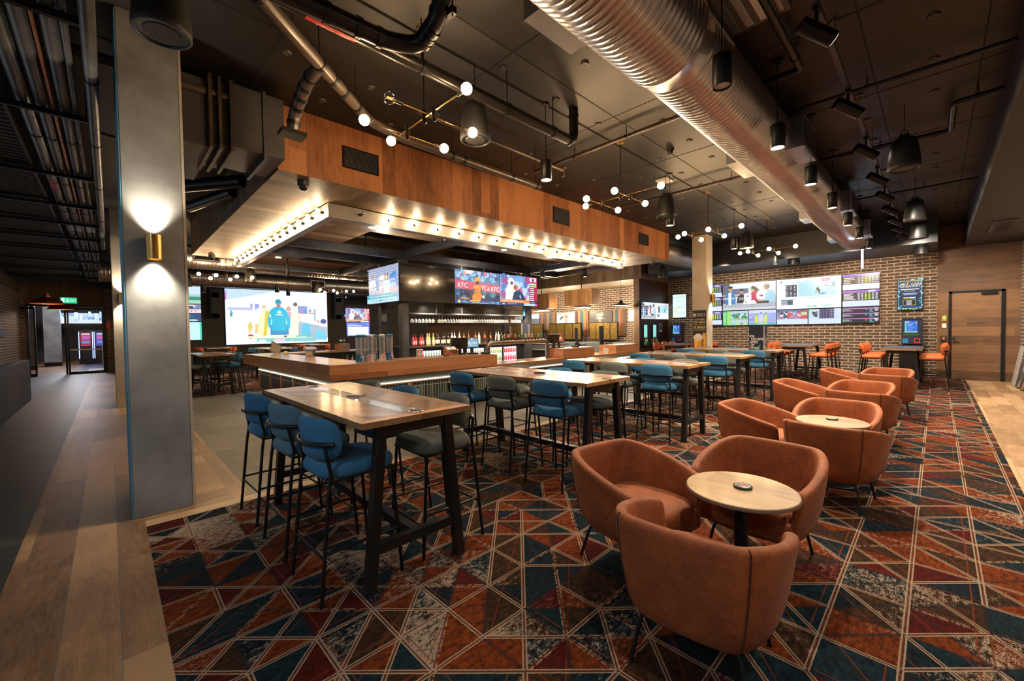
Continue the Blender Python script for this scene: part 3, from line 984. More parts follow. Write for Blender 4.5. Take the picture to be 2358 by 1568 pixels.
for x, y0, y1, z0, z1, sd in ((-1.98, 2.15, 2.68, 3.72, 3.98, -1), (-1.93, 6.0, 6.75, 3.72, 3.98, -1), (-1.93, 10.2, 10.75, 3.72, 3.98, -1), (-1.15, 5.95, 6.62, 3.68, 4.05, 1), (-1.15, 9.9, 10.6, 3.68, 4.05, 1), (-1.15, 13.0, 13.6, 3.68, 4.05, 1), (-1.93, 13.3, 13.9, 3.72, 3.98, -1)):
    o = build('outlet_box', MB().b2((x - .06 if sd < 0 else x - .15, y0, z0), (x + .13 if sd < 0 else x + .04, y1, z1)), M_['galv'], du)
    xf = x - .061 if sd < 0 else x + .041
    build('grille', MB().b2((xf - .004, y0 + .04, z0 + .04), (xf + .004, y1 - .04, z1 - .04)), M_['black'], o)

# slot diffuser on the ceiling
t = thing('slot_diffuser', 'grey linear slot diffuser in the ceiling beside the spiral duct', 'vent', (0, 0, 0))
build('frame', MB().b2((-1.33, 3.0, 4.17), (-.86, 4.12, 4.25)), mat('dark_grille_grey', (.12, .12, .13), .4, .5), t)
for k in range(4):
    build('slot_blade', MB().b2((-1.29 + k * .11, 3.05, 4.160), (-1.23 + k * .11, 4.07, 4.172)), M_['galv'], t)

# ------------------------------------------------------------------ pipes
M_['pipe'] = mat('black_painted_pipe', (.016, .014, .013), .28, .35, var=.2)
M_['pvc'] = mat('dark_bronze_pipe', (.07, .05, .038), .32, .25, var=.15)
M_['pipeg'] = mat('grey_metal_pipe', (.13, .12, .11), .35, .6, var=.25)
M_['copper'] = mat('copper_pipe', (.62, .2, .07), .3, .9, var=.15)
M_['redlab'] = mat('red_label', (.62, .03, .03), .4, var=.03)
def pipe(name, label, pts, r, m, n=14, bends=True, cat='pipe', clamps=(), group=None):
    t = thing(name, label, cat, (0, 0, 0), 0, group)
    P = [Vector(p) for p in pts]
    out = [P[0]]
    for i in range(1, len(P) - 1):
        a = (P[i - 1] - P[i]); b = (P[i + 1] - P[i])
        q = min(r * 2.2, a.length * .45, b.length * .45)
        for k in range(7):
            u = k / 6
            s0 = P[i] + a.normalized() * q; s1 = P[i] + b.normalized() * q
            out.append((1 - u) ** 2 * s0 + 2 * u * (1 - u) * P[i] + u * u * s1)
    out.append(P[-1])
    build('pipe_run', MB().tube(out, r, n=n), m, t, smooth=40)
    for (i, f, hang_) in clamps:
        c = P[i].lerp(P[i + 1], f)
        d = (P[i + 1] - P[i]).normalized()
        cl = build('collar', MB().tube([c - d * .018, c + d * .018], r * 1.13, n=n), M_['black'], t, smooth=40)
        if hang_:
            build('hanger_rod', MB().cyl((c.x, c.y, c.z + r), (c.x, c.y, ZC), .006, n=6), M_['black'], cl)
    return t
hp = pipe('hydrant_pipe', 'thick black fire hydrant pipe with a red label, running to an elbow', [(-3.13, -1.5, 3.84), (-3.13, 4.16, 3.84), (-3.13, 4.16, 4.25)], .057, M_['pipe'], clamps=((0, .62, 1), (0, .80, 1), (0, .93, 1), (1, .75, 0), (0, .985, 0)))
LY0, LY1 = 1.06, 1.42
lb = MB()
for k in range(5):
    a0, a1 = math.radians(-128 + k * 11), math.radians(-128 + (k + 1) * 11)
    lb.poly([(-3.13 + .0585 * math.cos(a0), LY0, 3.84 + .0585 * math.sin(a0)), (-3.13 + .0585 * math.cos(a0), LY1, 3.84 + .0585 * math.sin(a0)), (-3.13 + .0585 * math.cos(a1), LY1, 3.84 + .0585 * math.sin(a1)), (-3.13 + .0585 * math.cos(a1), LY0, 3.84 + .0585 * math.sin(a1))])
HLAB = build('red_label', lb, M_['redlab'], hp)
HLAB['label'] = 'red label reading FIRE HYDRANT'
pipe('drain_pipe', 'bronze drain pipe crossing the ceiling on the slant to the bar canopy', [(-3.0, .55, 3.83), (-4.35, 2.1, 3.86), (-4.55, 2.6, 3.9), (-4.60, 5.15, 3.9)], .055, M_['pvc'], clamps=((0, .15, 1), (0, .52, 1), (0, .62, 0), (0, .72, 0), (0, .85, 1), (2, .3, 1), (2, .38, 0), (2, .75, 1), (2, .97, 1)))
bp = pipe('drain_branch', 'ribbed bronze drain branch dropping off the slanting pipe by the canopy corner', [(-3.72, 1.36, 3.84), (-4.05, 1.37, 3.86), (-4.33, 1.34, 3.66), (-4.37, 1.33, 3.50)], .055, M_['pvc'], clamps=((0, .7, 0), (1, .2, 0), (1, .5, 0), (1, .8, 0), (2, .5, 0)))
build('end_clamp', MB().b2((-4.46, 1.22, 3.46), (-4.30, 1.44, 3.50)), M_['black'], bp)
fx = pipe('ribbed_pipe', 'ribbed black pipe bending up to the ceiling beside the hydrant pipe', [(-3.0, -1.5, 3.68), (-2.83, 1.52, 3.68), (-2.72, 1.72, 3.68), (-2.52, 1.74, 3.75), (-2.40, 1.74, 3.95), (-2.28, 1.72, 4.25)], .062, M_['pipe'], clamps=((0, .86, 1), (0, .93, 0), (0, .98, 0), (2, .25, 0), (2, .5, 0), (2, .75, 0), (3, .3, 0), (3, .8, 0), (4, .5, 0)))
build('bracket', MB().b2((-2.58, 1.78, 3.78), (-2.38, 1.82, 3.83)).cyl((-2.56, 1.80, 3.8), (-2.56, 1.80, 4.25), .006, n=6).cyl((-2.40, 1.80, 3.76), (-2.40, 1.80, 4.25), .006, n=6), M_['black'], fx)
M_['bronzep'] = M_['pvc']
pipe('sprinkler_pipe', 'thin bronze pipe crossing the ceiling from the canopy to the spiral duct', [(-4.6, 5.05, 4.12), (-1.9, 5.05, 4.12)], .026, M_['pvc'], clamps=((0, .3, 1), (0, .62, 1)), group='sprinkler pipes across the ceiling')
pipe('sprinkler_pipe', 'thin bronze pipe crossing the ceiling behind the second bulb chandelier', [(-5.0, 7.85, 4.12), (-1.9, 7.85, 4.12)], .026, M_['pvc'], clamps=((0, .4, 1), (0, .8, 1)), group='sprinkler pipes across the ceiling')
pipe('sprinkler_pipe', 'thin dark pipe crossing the ceiling right of the spiral duct, nearest of its kind', [(-1.25, 6.0, 4.14), (.5, 6.03, 4.14)], .022, M_['pipe'], clamps=((0, .4, 1),), group='sprinkler pipes across the ceiling')
pipe('sprinkler_pipe', 'thin dark pipe crossing the ceiling far right of the spiral duct', [(-1.2, 11.2, 4.14), (.5, 11.2, 4.14)], .022, M_['pipe'], clamps=((0, .6, 1),), group='sprinkler pipes across the ceiling')
pipe('elbow_pipe', 'grey pipe with an elbow turning into the spiral duct', [(-.97, 2.6, 4.12), (-.97, 5.05, 4.12), (-1.35, 5.06, 4.12)], .035, M_['pipe'], clamps=((0, .9, 1),))
pipe('cranked_pipe', 'dark pipe stepping across the ceiling toward the right beam', [(-1.3, 8.05, 4.12), (.11, 8.12, 4.12), (.12, 7.15, 4.12), (.50, 7.12, 4.12)], .032, M_['pipe'], clamps=((0, .5, 1), (2, .5, 1)))
pipe('gas_pipe', 'narrow bronze pipe above the bar canopy edge ending at a valve', [(-4.13, 2.6, 4.05), (-4.13, 5.2, 4.05), (-4.13, 5.2, 3.95)], .024, M_['pvc'], clamps=((0, .4, 1), (0, .75, 1)))
pipe('rainwater_pipe', 'bronze pipe between the front column and the bar canopy corner', [(-5.17, -.4, 4.0), (-5.17, 1.18, 4.0), (-5.30, 1.24, 3.98)], .05, M_['pvc'], clamps=((1, .4, 0), (0, .75, 1)))
t = pipe('cable_conduit', 'thin black cable run stapled along the ceiling over the bulb chandeliers', [(-3.30, .3, 4.238), (-3.31, 13.8, 4.238)], .008, M_['black'], n=6, cat='cable', clamps=tuple((0, .1 + .06 * k, 0) for k in range(14)))

# rectangular duct beside the bar canopy
t = thing('rectangular_duct', 'dark rectangular air duct butting into the left side of the bar canopy', 'air duct', (0, 0, 0))
M_['sheet'] = mat('grey_sheet_metal', (.075, .07, .075), .42, .4, var=.12)
build('duct_box', MB().b2((-5.86, .98, 3.50), (-5.12, 1.47, 4.15)), M_['sheet'], t)
build('duct_box', MB().b2((-6.4, .56, 3.45), (-5.16, .80, 4.12)), M_['sheet'], t)
build('flexible_collar', MB().b2((-5.90, .80, 3.49), (-5.13, .98, 4.13)), M_['black'], t)
for y in (.78, .86, .96, 1.26):
    build('flange', MB().b2((-5.93, y, 3.44), (-5.10, y + .03, 4.17)), M_['pvc'] if y < 1 else M_['steel'], t)
for k, y in enumerate((.55, 1.05)):
    pipe('vent_pipe', ['nearer thick dark pipe under the ceiling left of the bar canopy', 'farther thick dark pipe under the ceiling left of the bar canopy'][k], [(-8.2 - k * .8, y, 3.75), (-7.0 - k * .6, 1.44, 3.75)], .09, M_['pipe'], group='dark pipes behind the front column')

# ------------------------------------------------------------------ services over the walkway
SV = [(-.50, .055, M_['pipeg'], 'fattest grey pipe on the left of the pipe rack over the walkway'), (-.385, .052, M_['pipeg'], 'second grey pipe from the left on the walkway pipe rack'),
      (-.315, .011, M_['copper'], 'thin copper pipe on the walkway pipe rack'), (-.24, .05, M_['pipeg'], 'third fat grey pipe on the walkway pipe rack'),
      (-.165, .022, M_['pipeg'], 'slim grey pipe near the right of the walkway pipe rack')]
for y, r, m, lab in SV:
    t = pipe('service_pipe' if r > .02 else 'copper_pipe', lab, [(-2.6, y, 3.70 + r), (-23.5, y, 3.70 + r)], r, m, clamps=tuple((0, .2 + .09 * k, 0) for k in range(8)), group='pipes on the rack over the walkway')
    if abs(y + .5) < .01:
        build('red_tag', MB().b2((-9.0, y - .03, 3.698), (-8.5, y + .03, 3.7005)), M_['redlab'], t)
t = pipe('service_pipe', 'grey pipe hung below the right end of the walkway pipe rack', [(-2.6, -.045, 3.66), (-14.0, -.045, 3.66)], .042, M_['pipeg'], clamps=((0, .2, 1), (0, .34, 1), (0, .5, 1), (0, .7, 1)), group='pipes on the rack over the walkway')
build('branch', MB().cyl((-6.1, -.045, 3.66), (-6.25, .12, 3.70), .022, n=10), M_['pipeg'], t, smooth=40)
RX = [-4.07, -5.86, -8.05, -9.84, -11.41, -13.1, -14.9, -17.0, -19.3, -21.6]
for i, x in enumerate(RX):
    t = thing('pipe_hanger', '%s black crossbar carrying the pipes over the walkway' % ['nearest', 'second', 'third', 'fourth', 'fifth', 'sixth', 'seventh', 'eighth', 'ninth', 'tenth'][i], 'pipe support', (x, 0, 0), 0, 'black pipe hangers over the walkway')
    build('channel', MB().b2((-.02, -3.6 if i else -.75, 3.65), (.02, -.02, 3.70)), M_['black'], t)
    for y in (-3.4, -2.0, -.6, -.1):
        if i == 0 and y < -.8:
            continue
        build('drop_rod', MB().cyl((0, y, 3.70), (0, y, ZC), .006, n=6), M_['black'], t)
# ribbed perforated ceiling trays
def deck():
    t = NT('perforated_steel_deck')
    s = t.sep(t.co())
    a = t.M('ABSOLUTE', t.M('SUBTRACT', t.M('FRACT', t.M('MULTIPLY', s[0], 9.0)), .5))
    b = t.M('ABSOLUTE', t.M('SUBTRACT', t.M('FRACT', t.M('MULTIPLY', s[1], 28.0)), .5))
    h = t.M('MULTIPLY', t.M('LESS_THAN', b, .22), t.M('LESS_THAN', a, .22))
    col = t.mix(h, (.055, .052, .05), (.006, .006, .006))
    return t.P(color=col, rough=.5, metal=.4)
M_['deck'] = deck()
for i in range(len(RX) - 1):
    xa, xb = RX[i] - .1, RX[i + 1] + .1
    for j, (ya, yb) in enumerate(((-1.95, -.64), (-3.4, -2.0))):
        w = MB()
        nx = max(4, int((xa - xb) * 9))
        for k in range(nx):
            x0 = xa - (xa - xb) * k / nx
            x1 = xa - (xa - xb) * (k + .55) / nx
            x2 = xa - (xa - xb) * (k + 1) / nx
            w.poly([(x0, ya, 3.74), (x0, yb, 3.74), (x1, yb, 3.74), (x1, ya, 3.74)])
            w.poly([(x1, ya, 3.74), (x1, yb, 3.74), (x1 - .01, yb, 3.765), (x1 - .01, ya, 3.765)])
            w.poly([(x1 - .01, ya, 3.765), (x1 - .01, yb, 3.765), (x2, yb, 3.765), (x2, ya, 3.765)])
            w.poly([(x2, ya, 3.765), (x2, yb, 3.765), (x2, yb, 3.74), (x2, ya, 3.74)])
        t = tag(build('ceiling_tray', w, M_['deck']), 'ribbed dark steel ceiling tray over the walkway, %s bay from the front, %s row' % (['first', 'second', 'third', 'fourth', 'fifth', 'sixth', 'seventh', 'eighth', 'ninth'][i], ['inner', 'outer'][j]), 'ceiling panel', 'ribbed ceiling trays over the walkway')
        build('edge_angle', MB().b2((xb, yb - .012, 3.725), (xa, yb + .012, 3.768)), M_['steel'], t)

# ------------------------------------------------------------------ pendant can lights
CAN = {}
M_['lensoff'] = mat('unlit_reflector', (.5, .48, .46), .3)
def can_light(x, y, zb, label, group, r=.068, h=.235, power=55, col=(1, .83, .60), cone=130, mount=ZC, lit=True):
    if (r, zb, mount, lit) not in CAN:
        t = thing('can_pendant', label, 'pendant light', (x, y, 0), 0, group)
        build('canopy', MB().lathe([(0, mount - .02), (.045, mount - .02), (.05, mount - .012), (.05, mount), (0, mount)], n=20), M_['black'], t, smooth=40)
        build('cable', MB().cyl((0, 0, zb + h), (0, 0, mount - .02), .005, n=6), M_['black'], t)
        build('shade', MB().lathe([(0, zb + h), (r - .006, zb + h), (r, zb + h - .006), (r, zb + .004), (r - .003, zb), (r - .008, zb), (r - .01, zb + .03), (0, zb + .05)], n=28), M_['black'], t, smooth=40)
        build('lens', MB().lathe([(0, zb + .012), (r - .011, zb + .012), (r - .011, zb + .016), (0, zb + .016)], n=24), M_['cool'] if lit else M_['lensoff'], t)
        CAN[(r, zb, mount, lit)] = t
    else:
        dup(CAN[(r, zb, mount, lit)], (x, y, 0), 0, label, group)
    if lit:
        light('can_beam', 'SPOT', (x, y, zb - .01), power, col, .05, cone, .7)
WD = ['nearest', 'second', 'third', 'fourth', 'fifth', 'sixth', 'seventh', 'eighth']
for i, y in enumerate((3.38, 4.95, 6.55, 8.12, 9.76, 11.39)):
    can_light(-1.15, y, 3.365, '%s black can pendant in the row along the right of the spiral duct' % WD[i], 'can pendants beside the spiral duct', power=230, lit=i > 0)
for i, y in enumerate((3.83, 7.15, 10.45)):
    can_light(-3.30, y, 3.345, '%s black can pendant between the bulb chandeliers' % WD[i], 'can pendants between the chandeliers', power=130)
can_light(-1.15, 13.1, 3.365, 'farthest black can pendant near the brick wall', 'can pendants beside the spiral duct', power=230)
can_light(-3.3, 14.0, 3.345, 'black can pendant under the back soffit before the video wall', 'can pendants between the chandeliers', power=200, mount=ZC)

# ------------------------------------------------------------------ bulb chandeliers
CH = []
def bulb(parent, p, d, dim=False):
    d = Vector(d)
    b = Vector(p)
    build('lamp_holder', MB().cyl(b, b + d * .06, .015, n=12), M_['blackp'], parent, smooth=40)
    if dim:
        g = build('bulb', MB().sph(b + d * .115, .047, n=20), M_['glass'], parent, smooth=60)
        build('filament', MB().bar(b + d * .085 + Vector((.008, 0, 0)), b + d * .135 + Vector((.008, 0, 0)), .004).bar(b + d * .085 - Vector((.008, 0, 0)), b + d * .135 - Vector((.008, 0, 0)), .004).bar(b + d * .085 + Vector((0, 0, .008)), b + d * .135 + Vector((0, 0, .008)), .004), M_['filament'], g)
    else:
        build('bulb', MB().sph(b + d * .112, .045, n=16), M_['warm'], parent, smooth=60)
    build('bulb_cap', MB().cyl(b + d * .06, b + d * .078, .016, n=12), M_['brass'], parent, smooth=40)
def chandelier(label, x, y, z, group, rz=0.0, dim0=False, mount=ZC):
    t = thing('bulb_chandelier', label, 'chandelier', (x, y, z), rz, group)
    build('canopy', MB().lathe([(0, mount - z - .025), (.05, mount - z - .025), (.06, mount - z), (0, mount - z)], n=20), M_['brass'], t, smooth=40)
    build('stem', MB().cyl((0, 0, .05), (0, 0, mount - z - .02), .007, n=8), M_['black'], t)
    build('long_rod', MB().cyl((-.52, 0, 0), (.52, 0, 0), .006, n=8), M_['brass'], t, smooth=40)
    for jx, jz in ((-.30, -.035), (.0, 0), (.16, -.035)):
        build('joint', MB().lathe([(0, -.075), (.012, -.07), (.024, -.058), (.012, -.048), (.022, -.045), (.022, -.005), (.025, -.003), (.025, .003), (.022, .005), (.022, .05), (.012, .06), (0, .06)], c=(jx, 0, jz + .02), n=14), M_['joint'], t, smooth=30)
    for sx in (-1, 1):
        bulb(t, (sx * .50, 0, 0), (sx, 0, 0))
    for jx in (-.30, .16):
        build('cross_rod', MB().cyl((jx, -.33, -.05), (jx, .33, -.05), .006, n=8), M_['brass'], t, smooth=40)
        for sy in (-1, 1):
            bulb(t, (jx, sy * .31, -.05), (0, sy, 0), dim=dim0 and jx > 0 and sy < 0)
    return t
M_['joint'] = mat('black_and_brass_joint', (.02, .015, .01), .3, .5)
GC = 'bulb chandeliers over the bar tables'
chandelier('nearest bulb chandelier with one clear unlit globe, in front of the oak canopy', -3.22, 2.08, 3.46, GC, dim0=True)
c2 = chandelier('second bulb chandelier with six glowing globes on brass rods', -3.22, 5.38, 3.46, GC)
dup(c2, (-3.22, 8.68, 3.46), 0, 'third bulb chandelier with six glowing globes, beside the far column')
dup(c2, (-3.0, 11.9, 3.46), 0, 'farthest bulb chandelier with six glowing globes, above the video wall')

# ------------------------------------------------------------------ hanging speakers
def speaker(label, x, y, zb, group, s=1.0):
    t = thing('pendant_speaker', label, 'speaker', (x, y, zb), 0, group)
    r = .155 * s
    h = .36 * s
    build('cabinet', MB().lathe([(0, h), (r * .62, h), (r * .70, h * .97), (r * .82, h * .75), (r * .94, h * .4), (r, h * .12), (r, h * .05), (r * .96, 0), (r * .90, .0), (r * .86, .012), (0, .014)], n=40), M_['blackp'], t, smooth=40)
    build('grille', MB().lathe([(0, .006), (r * .62, .006), (r * .64, .012), (0, .012)], n=32), mat('speaker_mesh', (.05, .05, .052), .6) if 'smesh' not in M_ else M_['smesh'], t, smooth=40)
    M_.setdefault('smesh', bpy.data.materials['speaker_mesh'])
    build('trim_ring', MB().lathe([(r * .90, -.001), (r * .985, .004), (r * .97, .02), (r * .9, .012)], n=40), M_['steel'], t, smooth=40)
    build('hook', MB().tube([(.03 * math.cos(a), 0, h + .08 + .03 * math.sin(a)) for a in [k * PI / 5 for k in range(10)]], .006, n=6, closed=True), M_['black'], t)
    build('wire', MB().cyl((0, 0, h), (0, 0, ZC - zb), .004, n=6), M_['black'], t)
    build('yoke', MB().b2((-.05, -.03, h), (.05, .03, h + .05)), M_['black'], t)
    return t
GS = 'black pendant speakers'
speaker('nearest black pendant speaker, cut by the top edge above the front column', -3.47, .30, 3.47, GS)
s0 = speaker('black pendant speaker behind the nearest bulb chandelier', -3.28, 2.72, 3.47, GS)
dup(s0, (-3.28, 6.95, 3.45), 0, 'black pendant speaker right of the second bulb chandelier')
dup(s0, (-3.28, 11.3, 3.47), 0, 'black pendant speaker behind the far column')
dup(s0, (-3.05, 15.0, 3.40), 0, 'black pendant speaker just before the video wall')
dup(s0, (-.29, 6.89, 3.40), 0, 'black pendant speaker nearest on the right of the track lights')
dup(s0, (-.29, 10.45, 3.40), 0, 'second black pendant speaker on the right of the track lights')
dup(s0, (-.29, 12.7, 3.40), 0, 'third black pendant speaker on the right of the track lights')
dup(s0, (-.29, 15.3, 3.36), 0, 'farthest black pendant speaker on the right of the track lights')

# ------------------------------------------------------------------ track lights
tr = thing('light_track', 'long black light track hung on wires right of the spiral duct', 'light track', (0, 0, 0))
build('rail', MB().b2((-.655, -1.0, 3.88), (-.615, 16.4, 3.925)), M_['steel'], tr)
for y in (1.5, 4.6, 6.2, 7.6, 9.0, 10.4, 12.5, 14.5):
    build('suspension_wire', MB().cyl((-.635, y, 3.92), (-.635, y, ZC), .003, n=5), M_['steel'], tr)
AIM = Vector((.62, .58, -.42)).normalized()
M_['lensdim'] = emit('spot_lens', (1.0, .9, .75), 6.0)
def spot_head(label, y):
    t = thing('track_spotlight', label, 'spotlight', (-.635, y, 3.88), 0, 'black track spotlights')
    c = Vector((0, 0, -.17))
    build('stem', MB().cyl((0, 0, -.0), (0, 0, -.12), .012, n=10).b2((-.02, -.05, -.03), (.02, .05, 0)), M_['black'], t)
    a, b = c - AIM * .13, c + AIM * .13
    build('housing', MB().tube([a, b], .055, n=24), M_['black'], t, smooth=40)
    build('lens', MB().tube([b + AIM * .0005, b + AIM * .002], .05, n=24), M_['lensdim'], t)
    return t
for i, y in enumerate((3.80, 5.35, 6.85, 8.25, 9.5, 10.7, 11.9, 13.0, 14.0, 14.9, 15.7, 16.3)):
    lab = '%s black spotlight on the hung light track' % (WD + ['ninth', 'tenth', 'eleventh', 'farthest'])[i]
    if i == 0:
        sp0 = spot_head(lab, y)
    else:
        dup(sp0, (-.635, y, 3.88), 0, lab)
    if i > 2:
        light('track_beam', 'SPOT', Vector((-.635, y, 3.71)) + AIM * .16, 150, (1, .85, .66), .04, 75, .8, AIM)
t = thing('linear_pendant', 'slim bright vertical light hanging before the video wall', 'pendant light', (-1.26, 13.0, 0))
build('wire', MB().cyl((0, 0, 3.35), (0, 0, ZC), .004, n=5), M_['black'], t)
build('tube', MB().cyl((0, 0, 2.9), (0, 0, 3.35), .02, n=12), emit('blue_white_tube', (.55, .8, 1.0), 14.0), t)
t = thing('ceiling_camera', 'small black dome camera on the ceiling past the sprinkler pipe', 'camera', (-2.83, 6.16, ZC))
build('base', MB().lathe([(0, -.04), (.05, -.04), (.055, 0), (0, 0)], n=20), M_['blackp'], t, smooth=40)
build('dome', MB().sph((0, 0, -.045), .04), M_['smoke'] if 'smoke' in M_ else M_['black'], t, smooth=60)
t = thing('smoke_detector', 'white square detector on the ceiling above the second chandelier', 'detector', (-3.49, 7.35, ZC))
build('plate', MB().box((0, 0, -.02), (.24, .24, .04), r=.01), mat('off_white_plastic', (.6, .57, .52), .5), t)
# ------------------------------------------------------------------ screens
def screen_mat(name, strength):
    t = NT(name)
    a = t.n('Attribute', attribute_name='Col')
    return t.P(color=(.01, .01, .01), emit=a.outputs['Color'], es=strength, rough=.25)
def print_mat():
    t = NT('printed_sheet')
    a = t.n('Attribute', attribute_name='Col')
    return t.P(color=a.outputs['Color'], rough=.45)
M_['scr'] = screen_mat('lit_screen', .62)
M_['scrhi'] = screen_mat('bright_led_screen', .62)
M_['print'] = print_mat()
def text_faces(s):
    cu = bpy.data.curves.new('lettering', 'FONT')
    cu.body = s
    cu.resolution_u = 2
    cu.align_x = 'LEFT'
    o = bpy.data.objects.new('lettering', cu)
    me = bpy.data.meshes.new_from_object(o)
    vs = [(v.co.x, v.co.y) for v in me.vertices]
    fs = [tuple(p.vertices) for p in me.polygons]
    bpy.data.objects.remove(o)
    bpy.data.meshes.remove(me)
    bpy.data.curves.remove(cu)
    return vs, fs
TXT = {}
def get_text(s):
    if s not in TXT:
        TXT[s] = text_faces(s)
    return TXT[s]
def picture(name, parent, o, u, n, w, h, ops, m, v=(0, 0, 1), d0=.0005):
    o, u, n, v = Vector(o), Vector(u), Vector(n), Vector(v)
    bm = bmesh.new()
    lay = bm.loops.layers.float_color.new('Col')
    def put(pts, col, i):
        vs = [bm.verts.new(o + u * (x * w) + v * (y * h) + n * (d0 + i * .00025)) for x, y in pts]
        try:
            f = bm.faces.new(vs)
        except ValueError:
            return
        for l in f.loops:
            l[lay] = (*col, 1)
    for i, op in enumerate(ops):
        k = op[0]
        if k == 'r':
            _, x, y, a, b, c = op
            put([(x, y), (x + a, y), (x + a, y + b), (x, y + b)], c, i)
        elif k == 'e':
            _, x, y, a, b, c = op
            put([(x + a * math.cos(q * PI / 9), y + b * math.sin(q * PI / 9)) for q in range(18)], c, i)
        elif k == 'p':
            put(op[1], op[2], i)
        elif k == 't':
            _, s, x, y, hh, c = op[:6]
            mw = op[6] if len(op) > 6 else None
            sk = op[7] if len(op) > 7 else 0.0
            vs, fs = get_text(s)
            x0 = min(q[0] for q in vs); x1 = max(q[0] for q in vs)
            sy = hh / .72
            sx = hh * h / w / .72
            if mw:
                sx = mw / (x1 - x0)
            nv = [bm.verts.new(o + u * ((x + (a - x0) * sx + sk * b * sx) * w) + v * ((y + b * sy) * h) + n * (d0 + i * .00025)) for a, b in vs]
            for f in fs:
                try:
                    nf = bm.faces.new([nv[q] for q in f])
                    for l in nf.loops:
                        l[lay] = (*c, 1)
                except ValueError:
                    pass
    for f in bm.faces:
        f.normal_update()
        if f.normal.dot(n) < 0:
            f.normal_flip()
    me = bpy.data.meshes.new(name)
    bm.to_mesh(me)
    bm.free()
    me.materials.append(m)
    ob = bpy.data.objects.new(name, me)
    COL.objects.link(ob)
    ob.parent = parent
    return ob
def screen(name, label, cat, o, u, n, w, h, ops, m=None, group=None, b=.012, th=.05):
    """o = lower-left corner of the picture seen from the front"""
    o, u, n = Vector(o), Vector(u), Vector(n)
    t = thing(name, label, cat, o + u * w / 2, 0, group)
    off = o - (o + u * w / 2)
    c = off + u * w / 2 + Vector((0, 0, h / 2)) - n * th / 2
    dx = w + 2 * b
    M = Matrix((u, n, Vector((0, 0, 1)))).transposed().to_4x4()
    M.translation = c
    build('bezel', MB().box((0, 0, 0), (dx, th, h + 2 * b), M=M, r=.004), M_['blackp'], t)
    if ops:
        picture('picture', t, off, u, n, w, h, ops, m or M_['scr'])
    return t
UX, UY = Vector((1, 0, 0)), Vector((0, 1, 0))
WH, BK = (.9, .95, 1.0), (.004, .005, .008)
R_ = random.Random(3)
def blobs(x0, y0, w, h, cols, n, s=.05, asp=1.0):
    return [('e', x0 + R_.random() * w, y0 + R_.random() * h, s * (.4 + R_.random()), s * asp * (.4 + R_.random()), R_.choice(cols)) for _ in range(n)]
def odds(x0, y0, w, h, rows=5, head=(.25, .12, .6)):
    ops = [('r', x0, y0, w, h, (.01, .012, .02)), ('r', x0, y0 + h * .86, w, h * .14, head), ('r', x0 + w * .7, y0 + h * .88, w * .2, h * .10, (.6, .65, .8))]
    for k in range(rows):
        yy = y0 + h * (.42 + .43 * k / rows)
        ops.append(('r', x0 + w * .03, yy, w * R_.uniform(.18, .33), h * .045, (.6, .65, .7)))
        for j in range(6):
            c = (.55, .8, .08) if j in (2, 3) else (.55, .62, .75)
            ops.append(('r', x0 + w * (.42 + .095 * j), yy, w * .06, h * .045, c))
    ops.append(('r', x0, y0, w, h * .36, (.62, .72, .85)))
    return ops

# ------------------------------------------------------------------ oak canopy over the bar
CX0, CX1, CY0, CY1, CZ0 = -12.6, -5.42, 1.48, 11.65, 3.48
cn = thing('bar_canopy', 'large oak clad canopy hung from the ceiling over the bar', 'canopy', (0, 0, 0))
build('fascia_front', MB().b2((CX1 - .04, CY0, CZ0), (CX1, CY1, ZC)), M_['fascia_y'], cn)
build('fascia_left', MB().b2((CX0, CY0, CZ0), (CX1 - .04, CY0 + .04, ZC)), M_['fascia_x'], cn)
build('fascia_far', MB().b2((CX0, CY1 - .04, CZ0), (CX1 - .04, CY1, ZC)), M_['fascia_x'], cn)
IX, IY = -6.30, 2.36          # inner edge of the soffit ring
s1 = MB()
s1.prism([(CX1, CY0, CZ0), (CX1, CY1, CZ0), (IX, CY1 - 1.0, CZ0), (IX, IY, CZ0)], (0, 0, .03))
for v_ in s1.bm.verts:
    v_.co.z -= .003
    v_.co.x = min(v_.co.x, CX1 - .003)
    v_.co.y = min(max(v_.co.y, CY0 + .003), CY1 - .003)
build('soffit_front', s1, M_['soffit_x'], cn)
s2 = MB()
s2.prism([(CX0, CY0, CZ0), (CX1, CY0, CZ0), (IX, IY, CZ0), (CX0, IY, CZ0)], (0, 0, .03))
for v_ in s2.bm.verts:
    v_.co.z -= .003
    v_.co.x = min(v_.co.x, CX1 - .003)
    v_.co.y = min(max(v_.co.y, CY0 + .003), CY1 - .003)
build('soffit_left', s2, M_['soffit_y'], cn)
s3 = MB().prism([(CX0, CY1, CZ0), (CX0, CY1 - 1.0, CZ0), (IX, CY1 - 1.0, CZ0), (CX1, CY1, CZ0)], (0, 0, .03))
for v_ in s3.bm.verts:
    v_.co.z -= .003
    v_.co.x = min(v_.co.x, CX1 - .003)
    v_.co.y = min(max(v_.co.y, CY0 + .003), CY1 - .003)
build('soffit_far', s3, M_['soffit_y'], cn)
